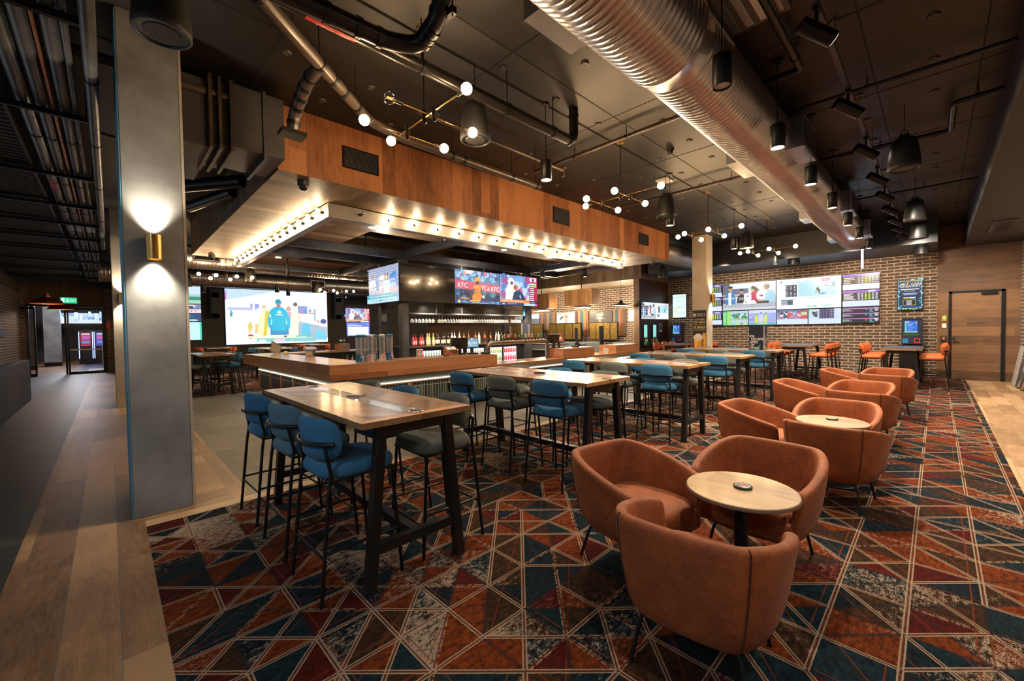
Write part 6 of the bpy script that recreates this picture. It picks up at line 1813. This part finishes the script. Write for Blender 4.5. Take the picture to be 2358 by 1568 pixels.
# ------------------------------------------------------------------ betting partition face
XP = -7.838
screen('television', 'left television of the pair on the dark timber partition', 'television', (XP + .03, 14.46, 1.885), UY, UX, 1.14, .645, fam, group='televisions on the dark partition', b=.010, th=.03)
screen('television', 'right television of the pair on the dark timber partition', 'television', (XP + .03, 15.62, 1.885), UY, UX, 1.10, .645, web, group='televisions on the dark partition', b=.010, th=.03)
for i, y in enumerate((14.65, 15.38)):
    st = [('r', 0, 0, 1, 1, (.22, .68, .62)), ('r', 0, 0, 1, .1, (.1, .45, .4))] + [('r', .1, .15 + k * .08, .8, .03, (.3, .75, .72)) for k in range(9)]
    screen('form_screen', ['left narrow green form screen on the dark partition', 'right narrow green form screen on the dark partition'][i], 'screen', (XP + .03, y, 1.16), UY, UX, .26, .50, st, group='narrow form screens', b=.015, th=.03)
t = tag(build('wall_notice', MB().b2((XP, 15.96, 1.38), (XP + .01, 16.18, 1.70)), M_['printw']), 'white and dark notice on the dark partition beside the form screens', 'notice')
build('notice_print', MB().b2((XP + .01, 15.99, 1.45), (XP + .012, 16.15, 1.66)), M_['blackp'], t)
tag(build('form_ledge', MB().b2((XP, 14.45, .88), (XP + .30, 16.6, .92)), M_['bk_wood']), 'dark writing ledge along the timber partition', 'ledge')
for i, y in enumerate((14.62, 15.15, 15.40)):
    t = thing('form_caddy', 'caddy of betting slips on the writing ledge, %s from the left' % ['first', 'second', 'third'][i], 'caddy', (XP + .15, y, .92), 0, 'slip caddies on the writing ledge')
    build('tray', MB().b2((-.06, -.1, 0), (.06, .1, .10)), mat('caddy_green_%d' % i, [(.03, .2, .05), (.1, .1, .1), (.3, .35, .45)][i], .5), t)
    for k in range(3):
        build('slip', MB().bar((0, -.06 + .06 * k, .05), (-.02, -.06 + .06 * k, .2), .004, .05), mat('slip_%d_%d' % (i, k), [(.6, .2, .08), (.55, .6, .7), (.7, .68, .66)][k], .5), t)

# ------------------------------------------------------------------ dining alcove behind the bar
YA = 16.70
AL = 'sports pictures in the dining alcove'
pics = [(-16.9, -15.0, [('r', 0, 0, 1, 1, (.10, .12, .18)), ('r', 0, .55, 1, .45, (.35, .45, .6)), ('p', [(.44, 0), (.42, .5), (.5, .6), (.58, .5), (.56, 0)], (.15, .12, .5)), ('e', .5, .66, .05, .08, (.4, .22, .15)), ('p', [(.42, .5), (.36, .75), (.48, .98), (.52, .98), (.62, .75), (.58, .5), (.55, .75), (.5, .9), (.45, .75)], (.6, .6, .5))], 'picture of an athlete in purple with raised arms on the alcove wall'),
        (-13.8, -12.62, [('r', 0, 0, 1, 1, (.72, .76, .8)), ('p', [(.45, 0), (.43, .4), (.5, .55), (.62, .5), (.62, 0)], (.45, .35, .35)), ('e', .54, .62, .07, .1, (.3, .16, .1)), ('p', [(.36, .5), (.52, .95), (.68, .5), (.63, .48), (.52, .84), (.42, .48)], (.35, .2, .14)), ('p', [(.16, .38), (.3, .7), (.38, .62), (.25, .34)], (.03, .03, .04)), ('r', .02, .8, .25, .08, (.1, .3, .5))], 'bright picture of a batter on the alcove wall'),
        (-11.72, -10.5, [('r', 0, 0, 1, 1, (.06, .055, .055)), ('e', .46, .66, .18, .12, (.45, .38, .3)), ('e', .55, .8, .07, .1, (.3, .18, .12)), ('e', .44, .4, .15, .12, (.5, .45, .4)), ('r', .4, .05, .12, .25, (.35, .25, .15)), ('r', .3, .28, .4, .03, (.5, .5, .45))], 'dark picture of a crouching player on the alcove wall'),
        (-9.65, -8.2, [('r', 0, 0, 1, 1, (.35, .42, .52)), ('r', 0, .4, 1, .3, (.28, .36, .46)), ('e', .5, .5, .1, .2, (.2, .25, .3))], 'pale blue picture at the right end of the alcove wall')]
for x0, x1, ops, lab in pics:
    t = thing('wall_picture', lab, 'picture', ((x0 + x1) / 2, YA, 1.84), 0, AL)
    w = x1 - x0
    build('panel', MB().b2((-w / 2, 0, 0), (w / 2, .04, .54)), M_['blackp'], t)
    picture('artwork', t, (-w / 2, -.0005, 0), UX, -UY, w, .54, ops, M_['print'])
M_['gold'] = mat('brushed_gold_panel', (.20, .125, .025), .38, .6, var=.35, vs=9)
for i, (x0, x1) in enumerate(((-17.0, -14.4), (-14.0, -11.95), (-11.5, -9.95))):
    t = thing('booth_back_panel', 'gold panelled booth back in the alcove, %s of three' % ['leftmost', 'middle one', 'rightmost'][i], 'booth panel', ((x0 + x1) / 2, 16.3, 0), 0, 'gold booth backs')
    w = x1 - x0
    build('frame', MB().b2((-w / 2, .0, 1.0), (w / 2, .06, 1.84)), M_['black'], t)
    for k in range(4):
        build('gold_panel', MB().b2((-w / 2 + .04 + k * (w - .04) / 4, -.012, 1.04), (-w / 2 + (k + 1) * (w - .04) / 4, 0, 1.80)), M_['gold'], t)
tag(build('banquette', MB().b2((-17.5, 15.9, .0), (-8.1, 16.28, .92), r=.03), mat('grey_banquette_cloth', (.11, .13, .13), .85)), 'long grey banquette under the gold booth backs', 'banquette')
for i, (x0, x1) in enumerate(((-14.9, -13.9), (-12.6, -11.8), (-10.45, -9.75))):
    t = thing('timber_strip_panel', 'upright reclaimed timber strips on the alcove brick, %s set' % ['left', 'middle', 'right'][i], 'wall panel', ((x0 + x1) / 2, 16.72, 0), 0, 'reclaimed timber strips')
    w = x1 - x0
    n_ = 5
    for k in range(n_):
        build('board', MB().b2((-w / 2 + k * w / n_, -.02, 1.2), (-w / 2 + (k + 1) * w / n_ - .01, .02, 2.42)), mat('strip_%d_%d' % (i, k), [(.16, .06, .025), (.07, .04, .025), (.22, .13, .08), (.03, .08, .11), (.26, .12, .05)][(k + i) % 5], .6), t)
for i, (x0, x1, z0, z1) in enumerate(((-10.80, -9.45, 2.50, 3.14), (-12.95, -11.65, 2.46, 3.10))):
    t = thing('timber_pendant', ['boxy oak pendant lamp in the alcove, nearer the dark partition', 'boxy oak pendant lamp in the alcove, half behind the gantry television'][i], 'pendant light', ((x0 + x1) / 2, 13.6, 0), 0, 'boxy oak pendants')
    w = x1 - x0
    build('shade', MB().b2((-w / 2, 0, z0), (w / 2, .55, z1)), M_['doorwood'] if False else wood('oak_lamp_box_%d' % i, (.36, .17, .06), (.5, .26, .11), 2, .12, 3.0, 0, .5), t)
    build('rod', MB().cyl((0, .25, z1), (0, .25, ZC), .02, n=10), M_['black'], t)
    build('light_pan', MB().lathe([(0, -.02), (.36, -.02), (.38, 0), (.36, .02), (0, .03)], c=(0, .25, z0 - .07), n=32), M_['black'], t, smooth=40)
    build('lens', MB().lathe([(0, -.022), (.34, -.022), (.34, -.021), (0, -.021)], c=(0, .25, z0 - .07), n=32), M_['cool'], t)
    light('alcove_beam_and_fill', 'POINT', ((x0 + x1) / 2, 14.2, z0 - .25), 80, (1, .78, .52), .12)
t = thing('dome_pendant', 'black dome pendant lamp in the alcove beside the dark partition', 'pendant light', (-8.18, 13.62, 2.38))
build('shade', MB().lathe([(.34, 0), (.33, .02), (.16, .08), (.07, .12), (.06, .2), (0, .22)], n=32), M_['black'], t, smooth=40)
build('lens', MB().lathe([(0, .012), (.33, .012), (.33, .016), (0, .016)], n=28), M_['cool'], t)
build('cable', MB().cyl((0, 0, .2), (0, 0, ZC - 2.38), .006, n=6), M_['black'], t)
light('alcove_beam_and_fill', 'POINT', (-9.2, 15.6, 2.5), 95, (1, .8, .55), .1)  # added fill deep in the alcove, no fitting above it
light('pass_fill', 'POINT', (-9.3, 11.6, 2.6), 100, (1, .8, .56), .15)  # added fill for the lamp boxes and partition, no fitting here
light('alcove_beam_and_fill', 'POINT', (-12.2, 15.7, 2.5), 95, (1, .8, .55), .1)  # more added fill along the alcove, as on the next line
light('alcove_beam_and_fill', 'POINT', (-15.2, 15.6, 2.5), 80, (1, .8, .55), .1)
# pass shelves on the order side
t = thing('kitchen_pass', 'steel kitchen pass with warm shelves behind the tap counter', 'shelf unit', (-9.2, 11.2, 0))
for z in (.78, 1.0):
    build('shelf', MB().b2((-1.2, -.3, z), (.2, .3, z + .03)), M_['chrome'], t)
build('cabinet', MB().b2((-1.2, -.28, 0), (.2, .3, .78)), M_['steel'], t)

# ------------------------------------------------------------------ lounge with the big screen
XL = -23.95
LT = (.02, .45, .62)
led = [('r', 0, 0, 1, 1, (.85, .93, 1.0)), ('p', [(0, .84), (.02, .80), (.45, .98), (.30, 1), (0, 1)], (.55, .72, .92)), ('p', [(0, .80), (0, .9), (.015, 1), (.012, .8)], (.6, .2, .6)), ('r', .02, .62, .26, .05, (.45, .52, .8)), ('r', .22, .66, .08, .08, (.35, .35, .7)), ('r', .68, .58, .12, .14, (.3, .35, .65)), ('r', .70, .57, .16, .02, (.75, .15, .2)), ('r', .24, .2, .02, .6, (.9, .92, 1.0)), ('r', .78, .3, .015, .5, (.95, .97, 1.0)),
       ('p', [(.68, .42), (1.0, .30), (1.0, .08), (.68, .12)], (.38, .50, .62)), ('p', [(.70, .16), (.73, .38), (.80, .38), (.81, .14)], (.12, .55, .78)), ('p', [(.86, .06), (.87, .24), (.97, .22), (.99, .04)], (.15, .6, .8)), ('e', .955, .42, .035, .05, (.04, .08, .3)), ('p', [(.885, .40), (.895, .47), (.905, .40)], (.9, .15, .1)),
       ('e', .05, .56, .012, .06, (.1, .5, .6)), ('r', .04, .5, .02, .07, (.05, .35, .45)), ('e', .76, .64, .012, .03, (.1, .4, .6)), ('r', .75, .57, .022, .06, (.1, .35, .5)), ('e', .81, .63, .012, .03, (.1, .45, .55)), ('r', .855, .42, .012, .20, (.08, .45, .55)), ('e', .861, .64, .012, .03, (.5, .35, .3)),
       ('p', [(.29, .14), (.29, .40), (.31, .58), (.34, .66), (.39, .62), (.40, .40), (.38, .14)], (.93, .86, .55)), ('p', [(.33, .12), (.36, .14), (.395, .60), (.36, .62)], (.70, .60, .08)), ('e', .345, .70, .022, .04, (.75, .55, .42)), ('e', .345, .735, .026, .022, (.85, .85, .8)), ('p', [(.20, .18), (.19, .36), (.22, .42), (.24, .3)], (.75, .62, .2)), ('p', [(.255, .2), (.26, .38), (.29, .36), (.285, .2)], (.8, .6, .25)), ('e', .215, .14, .03, .04, (.5, .08, .1)),
       ('p', [(.60, .12), (.61, .45), (.60, .60), (.64, .68), (.68, .62), (.69, .45), (.67, .12)], (.95, .90, .72)), ('e', .655, .75, .022, .04, (.2, .14, .12)), ('p', [(.69, .55), (.715, .42), (.71, .38), (.68, .5)], (.85, .6, .5)), ('e', .585, .66, .025, .05, (.65, .4, .35)), ('p', [(.56, .60), (.57, .42), (.60, .40), (.61, .6)], (.6, .4, .5)),
       ('p', [(.40, .16), (.40, .36), (.58, .36), (.58, .16)], (.06, .30, .55)), ('p', [(.385, .30), (.375, .45), (.40, .62), (.445, .69), (.52, .69), (.565, .62), (.60, .45), (.595, .28), (.57, .28), (.56, .48), (.555, .24), (.42, .24), (.415, .5), (.405, .30)], (.03, .50, .72)), ('r', .465, .68, .04, .07, (.45, .25, .2)), ('e', .485, .78, .030, .055, (.35, .3, .5)), ('p', [(.455, .76), (.455, .80), (.47, .84), (.50, .84), (.512, .77)], (.02, .35, .48)), ('p', [(.49, .63), (.515, .595), (.49, .56), (.468, .595)], WH), ('r', .455, .535, .07, .018, WH), ('p', [(.392, .50), (.40, .58), (.412, .5)], WH),
       ('r', .18, .11, .52, .035, (.82, .86, .65)), ('r', .66, .115, .16, .03, (.12, .6, .3)), ('r', .27, .03, .6, .07, (.25, .6, .62)), ('r', .43, .03, .11, .06, (.8, .6, .7)), ('e', .32, .05, .04, .03, (.8, .85, .85)), ('r', .53, .12, .03, .025, (.05, .05, .08)), ('r', .60, .02, .02, .03, (.75, .75, .2)), ('r', .68, .085, .08, .04, (.5, .75, .8))]
screen('led_screen', 'giant bright LED screen of cricketers with a coach in teal on the dark wall', 'screen', (XL, 4.04, 1.03), UY, UX, 4.78, 2.73, led, M_['scrhi'], b=.02, th=.05)
SW = 'small screens on the dark lounge wall'
screen('wall_screen', 'small screen of football players right of the giant screen', 'screen', (XL, 9.86, 2.14), UY, UX, 1.44, .81, nfl, None, SW)
bl = [('r', 0, 0, 1, 1, (.03, .12, .65)), ('r', .05, .06, .9, .62, (.75, .88, 1.0)), ('r', .05, .74, .6, .06, (.6, .7, .9)), ('r', .05, .86, .4, .05, (.3, .4, .9)), ('r', .85, .88, .1, .05, (.8, .3, .4))]
screen('wall_screen', 'small blue bordered white screen right of the giant screen', 'screen', (XL, 9.90, 1.32), UY, UX, 1.40, .79, bl, M_['scrhi'], SW)
o = screen('wall_screen', 'switched off black screen right of the giant screen', 'screen', (XL, 9.86, 2.98), UY, UX, 1.44, .70, None, None, SW)
build('glass_front', MB().b2((.0005, -.715, .005), (.002, .715, .695)), bpy.data.materials['black_screen_glass'], o)
c1 = [('r', 0, 0, 1, 1, (.4, .6, .7)), ('r', 0, .55, 1, .45, (.6, .75, .85)), ('r', 0, .2, 1, .2, (.05, .3, .15)), ('r', .1, .5, .25, .2, (.1, .3, .6)), ('r', .5, .45, .2, .2, (.2, .4, .6)), ('r', 0, 0, 1, .12, (.3, .7, .4)), ('r', .4, .1, .2, .2, (.6, .6, .75))]
screen('wall_screen', 'top screen of the stack left of the giant screen', 'screen', (XL, 1.66, 2.98), UY, UX, 1.44, .80, c1, None, SW)
kf2 = [('r', 0, 0, 1, 1, (.2, .25, .4)), ('r', 0, 0, 1, .42, (.8, .75, .78)), ('t', 'KFC', .15, .08, .28, (.75, .03, .08), .35), ('t', 'KFC', .6, .08, .28, (.75, .03, .08), .35), ('e', .4, .7, .15, .2, (.5, .15, .15)), ('e', .75, .8, .12, .15, (.7, .75, .7)), ('r', .5, .5, .3, .3, (.05, .08, .15))]
screen('wall_screen', 'red and white screen second in the stack left of the giant screen', 'screen', (XL, 1.66, 2.55), UY, UX, 1.44, .40, kf2, None, SW)
dk = [('r', 0, 0, 1, 1, (.03, .08, .18)), ('e', .8, .15, .12, .12, (.5, .7, .8)), ('r', .2, .1, .35, .12, (.3, .55, .6)), ('r', .1, .5, .7, .3, (.02, .14, .28))]
screen('wall_screen', 'dark blue screen third in the stack left of the giant screen', 'screen', (XL, 1.66, 2.16), UY, UX, 1.44, .36, dk, None, SW)
pl = [('r', 0, 0, 1, 1, (.55, .88, .9)), ('r', 0, 0, .7, 1, (.75, .95, .98)), ('p', [(0, 0), (0, .25), (.3, .2), (.5, 0)], (.02, .1, .35)), ('r', .95, 0, .05, 1, (.1, .6, .5))]
screen('wall_screen', 'pale screen lowest in the stack left of the giant screen', 'screen', (XL, 1.66, 1.30), UY, UX, 1.44, .83, pl, M_['scrhi'], SW)
for i, y in enumerate((3.60, 9.32)):
    t = thing('column_speaker', ['tall black column speaker left of the giant screen', 'tall black column speaker right of the giant screen'][i], 'speaker', (-23.7, y, 2.3), 0, 'column speakers beside the giant screen')
    b = MB()
    for k in range(6):
        b.box((-.02 + .01 * abs(k - 2), 0, .12 + k * .24), (.28, .34, .235), r=.01)
    build('cabinet', b, M_['blackp'], t)
    build('grille', MB().b2((.13, -.15, .02), (.14, .15, 1.42)), M_['smesh'], t)
# spiral ducts in the lounge
for i, (x, z, r) in enumerate(((-14.6, 3.74, .33), (-19.6, 3.72, .33))):
    t = thing('spiral_duct', ['nearer spiral duct running across the lounge ceiling', 'farther spiral duct running across the lounge ceiling'][i], 'air duct', (0, 0, 0), 0, 'lounge spiral ducts')
    build('duct_section', spiral_tube(-.2 if i else .2, 14.5, x, z, r, step=.09), M_['galv'], t, smooth=25)
    for y in ((1.7, 5.2) if i == 0 else (1.5, 6.4, 9.8)):
        b = build('outlet_box', MB().b2((x + r - .08, y, z - .16), (x + r + .06, y + .62, z + .16)), M_['galv'], t)
        build('grille', MB().b2((x + r + .06, y + .05, z - .11), (x + r + .065, y + .57, z + .11)), M_['black'], b)
WD2 = ['first', 'second', 'third', 'fourth', 'fifth']
for i, (x, y) in enumerate(((-16.3, 4.3), (-17.5, 2.35), (-17.5, 5.0), (-17.5, 6.9), (-17.5, 8.9))):
    can_light(x, y, 2.98 if False else 3.0, '%s lit can pendant from the left over the lounge' % WD2[i], 'can pendants over the lounge', power=120, mount=ZC)
dup(c2, (-13.6, 2.35, 3.15), PI / 2, 'bulb chandelier hanging in the lounge beside the front column', 'bulb chandeliers in the lounge')
dup(c2, (-15.5, 6.1, 3.10), PI / 2, 'bulb chandelier hanging in the lounge before the giant screen', 'bulb chandeliers in the lounge')
for i, (x, y) in enumerate(((-16.2, 1.75), (-16.2, 5.6), (-14.0, 3.0))):
    dup(s0, (x, y, 3.05), 0, 'black pendant speaker over the lounge, %s' % ['leftmost', 'before the giant screen', 'by the canopy end'][i], 'pendant speakers over the lounge')
for i, y in enumerate((4.6, 5.9, 7.1, 8.3, 9.5, 10.6)):
    dup(sp0, (-22.3, y, 3.95), PI, '%s small spotlight from the left above the giant screen' % (WD2 + ['sixth'])[i], 'small spotlights above the giant screen')
# lounge tables and stools
tb = [(-13.75, 1.95, 'oak high table in the lounge seen beside the front column', 0), (-16.4, 4.15, 'oak high table in the lounge behind the bar end', 0)]
for x, y, lab, rz in tb:
    dup(tb0, (x, y, 0), PI / 2 if rz else 0, lab, 'oak high tables in the lounge')
    for side in (-1, 1):
        for k in range(3):
            fab = (FB, FG, FG)[k] if side > 0 else (FG, FB, FB)[k]
            place_stool(x + .64 - .66 * k, y + side * .36, 0 if side < 0 else PI, fab, '%s stool at the %s %s side of the lounge table %s' % (STN[fab], ['right', 'middle', 'left'][k], 'near' if side < 0 else 'far', 'by the front column' if x > -15 else 'behind the bar'), 'fabric stools in the lounge')
for i, (x, y) in enumerate(((-20.0, 3.0), (-20.0, 6.6))):
    dup(tb0, (x, y, 0), 0, ['oak high table farthest left in the lounge', 'oak high table before the giant screen'][i], 'oak high tables in the lounge')
    for side in (-1, 1):
        for k in range(3):
            place_stool(x + .64 - .66 * k, y + side * .36, 0 if side < 0 else PI, FO, 'orange stool at the %s %s side of the %s lounge table' % (['right', 'middle', 'left'][k], 'near' if side < 0 else 'far', 'far left' if i == 0 else 'central'), 'orange stools in the lounge')

# ------------------------------------------------------------------ column sconces
def sconce(label, loc, rz, power, r=.055, h=.205):
    t = thing('wall_sconce', label, 'wall light', loc, rz, 'brass up and down wall lights')
    build('body', MB().lathe([(r - .006, 0), (r, 0), (r, h), (r - .006, h), (r - .01, h - .03), (r - .01, .03)], c=(r + .012, 0, 0), n=28), M_['brass'] if 'bz' not in M_ else M_['bz'], t, smooth=40)
    build('lens', MB().lathe([(0, .045), (r - .011, .045), (r - .011, h - .045), (0, h - .045)], c=(r + .012, 0, 0), n=20), M_['lensdim'], t)
    build('backplate', MB().b2((0, -.03, .03), (.014, .03, h - .03)), M_['brass'], t)
    for dz, zz in ((-1, -.005), (1, h + .005)):
        light('sconce_beam', 'SPOT', (r + .012, 0, zz), power, (1, .87, .66), .03, 88, 1.0, (-.2, 0, dz), parent=t)
    return t
sconce('brass up and down light glowing on the front column', (-4.70, .292, 2.193), 0, 46)
sconce('brass up and down light glowing on the right face of the far column', (-4.70, 12.86, 2.30), 0, 50)
sconce('brass up and down light on the walkway column', (-12.2, .22, 2.25), 0, 50)

# ------------------------------------------------------------------ walkway end and foyer
M_['copperm'] = mat('copper_shade', (.32, .12, .06), .35, .8, var=.15)
M_['copin'] = emit('copper_shade_glow', (1.0, .38, .12), 1.0)
for i, (x, y) in enumerate(((-19.35, -1.36), (-23.2, -1.28))):
    t = thing('copper_pendant', ['wide copper dish pendant over the walkway, the nearer one', 'wide copper dish pendant over the walkway, the farther one'][i], 'pendant light', (x, y, 2.58), 0, 'copper dish pendants')
    build('shade', MB().lathe([(.36, 0), (.365, .02), (.30, .11), (.18, .17), (.085, .20), (.08, .26), (.05, .27), (.045, .33), (0, .34)], n=36), M_['copperm'], t, smooth=40)
    build('cable', MB().cyl((0, 0, .33), (0, 0, ZC - 2.58), .007, n=6), M_['black'], t)
    build('bulb', MB().sph((0, 0, .07), .05, n=14), M_['warm'], t, smooth=60)
t = thing('exit_sign', 'green exit sign above the entrance doors', 'sign', (-24.78, -1.15, 2.90))
build('box', MB().b2((0, -.24, 0), (.05, .24, .25)), M_['printw'], t)
picture('symbol', t, (.0505, -.235, .01), UY, UX, .47, .23, [('r', 0, 0, 1, 1, (.02, .62, .28)), ('r', .08, .15, .18, .7, WH), ('e', .42, .75, .04, .09, WH), ('p', [(.36, .2), (.40, .62), (.48, .62), (.52, .2), (.46, .2), (.44, .4), (.41, .2)], WH), ('t', 'EXIT', .58, .3, .4, WH, .36)], M_['scr'])
t = thing('wall_plaque', 'small black plaque on the left brick wall', 'plaque', (-20.75, -2.44, 1.58))
build('plate', MB().b2((-.5, 0, 0), (.5, .015, .2)), M_['blackp'], t)
build('lettering', MB().b2((-.4, .0151, .11), (.4, .016, .15)).b2((-.4, .0151, .05), (.3, .016, .08)), M_['steel'], t)
t = thing('fire_point', 'red fire hose cabinet beside the entrance brick pier', 'fire cabinet', (-23.6, .28, 0))
build('cabinet', MB().b2((-.05, 0, 0), (.35, .12, 1.55)), M_['redlab'], t)
build('white_band', MB().b2((-.052, -.002, 1.05), (.10, .10, 1.2)), M_['printw'], t)
tag(build('red_wall_sign', MB().b2((-24.79, -.085, 1.85), (-24.775, .05, 2.1)), M_['redlab']), 'small red fire sign on the brick pier by the doors', 'sign')
lw = MB()
ops = [('r', 0, 0, 1, 1, (.15, .4, .85))]
for k in range(50):
    ops.append(('r', R_.random() * .95, R_.random() * .6, .02 + .03 * R_.random(), .3 + .4 * R_.random(), R_.choice([(.4, .7, 1), (.7, .9, 1), (.05, .2, .6)])))
ops.append(('p', [(0, 0), (0, .35), (.2, .2), (.4, .4), (.6, .15), (.8, .4), (1, .2), (1, 0)], (.8, .92, 1)))
screen('led_ribbon', 'blue waterfall LED ribbon at the back of the foyer', 'screen', (-36.0, -2.6, 2.33), UY, UX, 4.6, .62, ops, M_['scr'], b=.02)
for i, (x, y, c) in enumerate(((-30.0, -2.75, M_['pillar']), (-33.0, -2.1, M_['pillar']))):
    t = tag(build('foyer_column', MB().b2((x, y - .35, 0), (x + .6, y + .25, 3.6)), c), ['nearer plaster column in the foyer beyond the glass', 'farther plaster column in the foyer beyond the glass'][i], 'column', 'foyer columns')
    t['kind'] = 'structure'
    build('skirting', MB().b2((x - .01, y - .36, 0), (x + .61, y + .26, .2)), M_['black'], t)
GMP = [(-33.5, -.95, (.4, .05, .08)), (-33.5, -.35, (.1, .1, .5))]
for i, (x, y, c) in enumerate(GMP):
    t = thing('gaming_machine', ['gaming machine with blue edge lights in the foyer, left one', 'gaming machine with blue edge lights in the foyer, right one'][i], 'gaming machine', (x, y, 0), 0, 'gaming machines in the foyer')
    build('cabinet', MB().b2((-.3, -.28, 0), (.3, .28, 1.9)), M_['blackp'], t)
    picture('screen_picture', t, (.3005, -.2, 1.0), UY, UX, .4, .75, [('r', 0, 0, 1, 1, c), ('r', .1, .5, .8, .3, (.6, .15, .5)), ('r', .1, .2, .8, .2, (.2, .3, .8)), ('r', .1, .85, .8, .1, (.9, .9, .9))], M_['scr'])
    build('edge_light', MB().b2((.3, -.28, .3), (.31, -.25, 1.8)).b2((.3, .25, .3), (.31, .28, 1.8)), emit('blue_edge_%d' % i, (.15, .25, 1.0), 5.0), t)
tag(build('foyer_desk', MB().b2((-31.5, -.3, 0), (-31.2, .7, 1.15)), M_['pillar_l']), 'pale panelled desk seen through the right glass door', 'desk')
t = thing('globe_lamp', 'round wall lamp glowing above the foyer desk', 'wall light', (-34, -.02, 2.0))
build('globe', MB().sph((0, 0, .18), .2, n=16, sc=(1, 1, .7)), emit('globe_glow', (1, .8, .5), 4.0), t, smooth=60)
build('mount', MB().b2((-.02, -.04, -.12), (.02, .04, .02)), M_['brass'], t)
tag(build('foyer_mat', MB().b2((-28.0, -.72, 0), (-26.2, -.2, .006)), M_['printw']), 'pale striped mat inside the foyer', 'mat')
light('foyer_fill', 'POINT', (-29.5, -1.2, 3.5), 200, (.95, .92, 1.0), .3)  # added lights with no fitting, filling the foyer
light('foyer_fill', 'POINT', (-33.5, -1.2, 3.4), 140, (.9, .9, 1.0), .3)

# downlights of the right hand beam
for k, y in enumerate((1.2, 3.9, 6.7, 9.6, 12.4, 15.2)):
    light('beam_downlight', 'SPOT', (.95, y, 3.60), 95, (1, .88, .7), .05, 130, .8)
for p_, e_ in (((-1.6, -2.2, 3.5), 85), ((1.2, -1.6, 3.5), 50)):  # unseen cool fill added behind the camera
    light('rear_fill', 'SPOT', p_, e_, (.80, .90, 1.0), .25, 150, .8, (0.0, .35, -1))

for x_, y_ in ((-4.9, 14.2), (-3.3, 13.6), (-1.6, 14.0), (-.4, 14.0)):  # extra wash with no fitting, added to brighten the back brick
    light('wall_wash_fill', 'SPOT', (x_, y_, 3.5), 120, (1, .82, .6), .06, 110, .8, (0, .75, -.6))

t = thing('spiral_duct', 'short run of spiral duct behind the far column', 'air duct', (0, 0, 0))
build('duct_section', spiral_tube(11.75, 14.35, -5.75, 3.80, .30), M_['galv'], t, smooth=85)
dup(s0, (-6.35, 13.2, 3.20), 0, 'black pendant speaker just past the far end of the oak canopy')
for p_ in ((-7.6, 3.9, 3.1), (-8.2, 7.0, 3.2)):  # weak unseen fill added to lift the canopy interior
    light('canopy_fill', 'POINT', p_, 14, (1, .85, .65), .1)
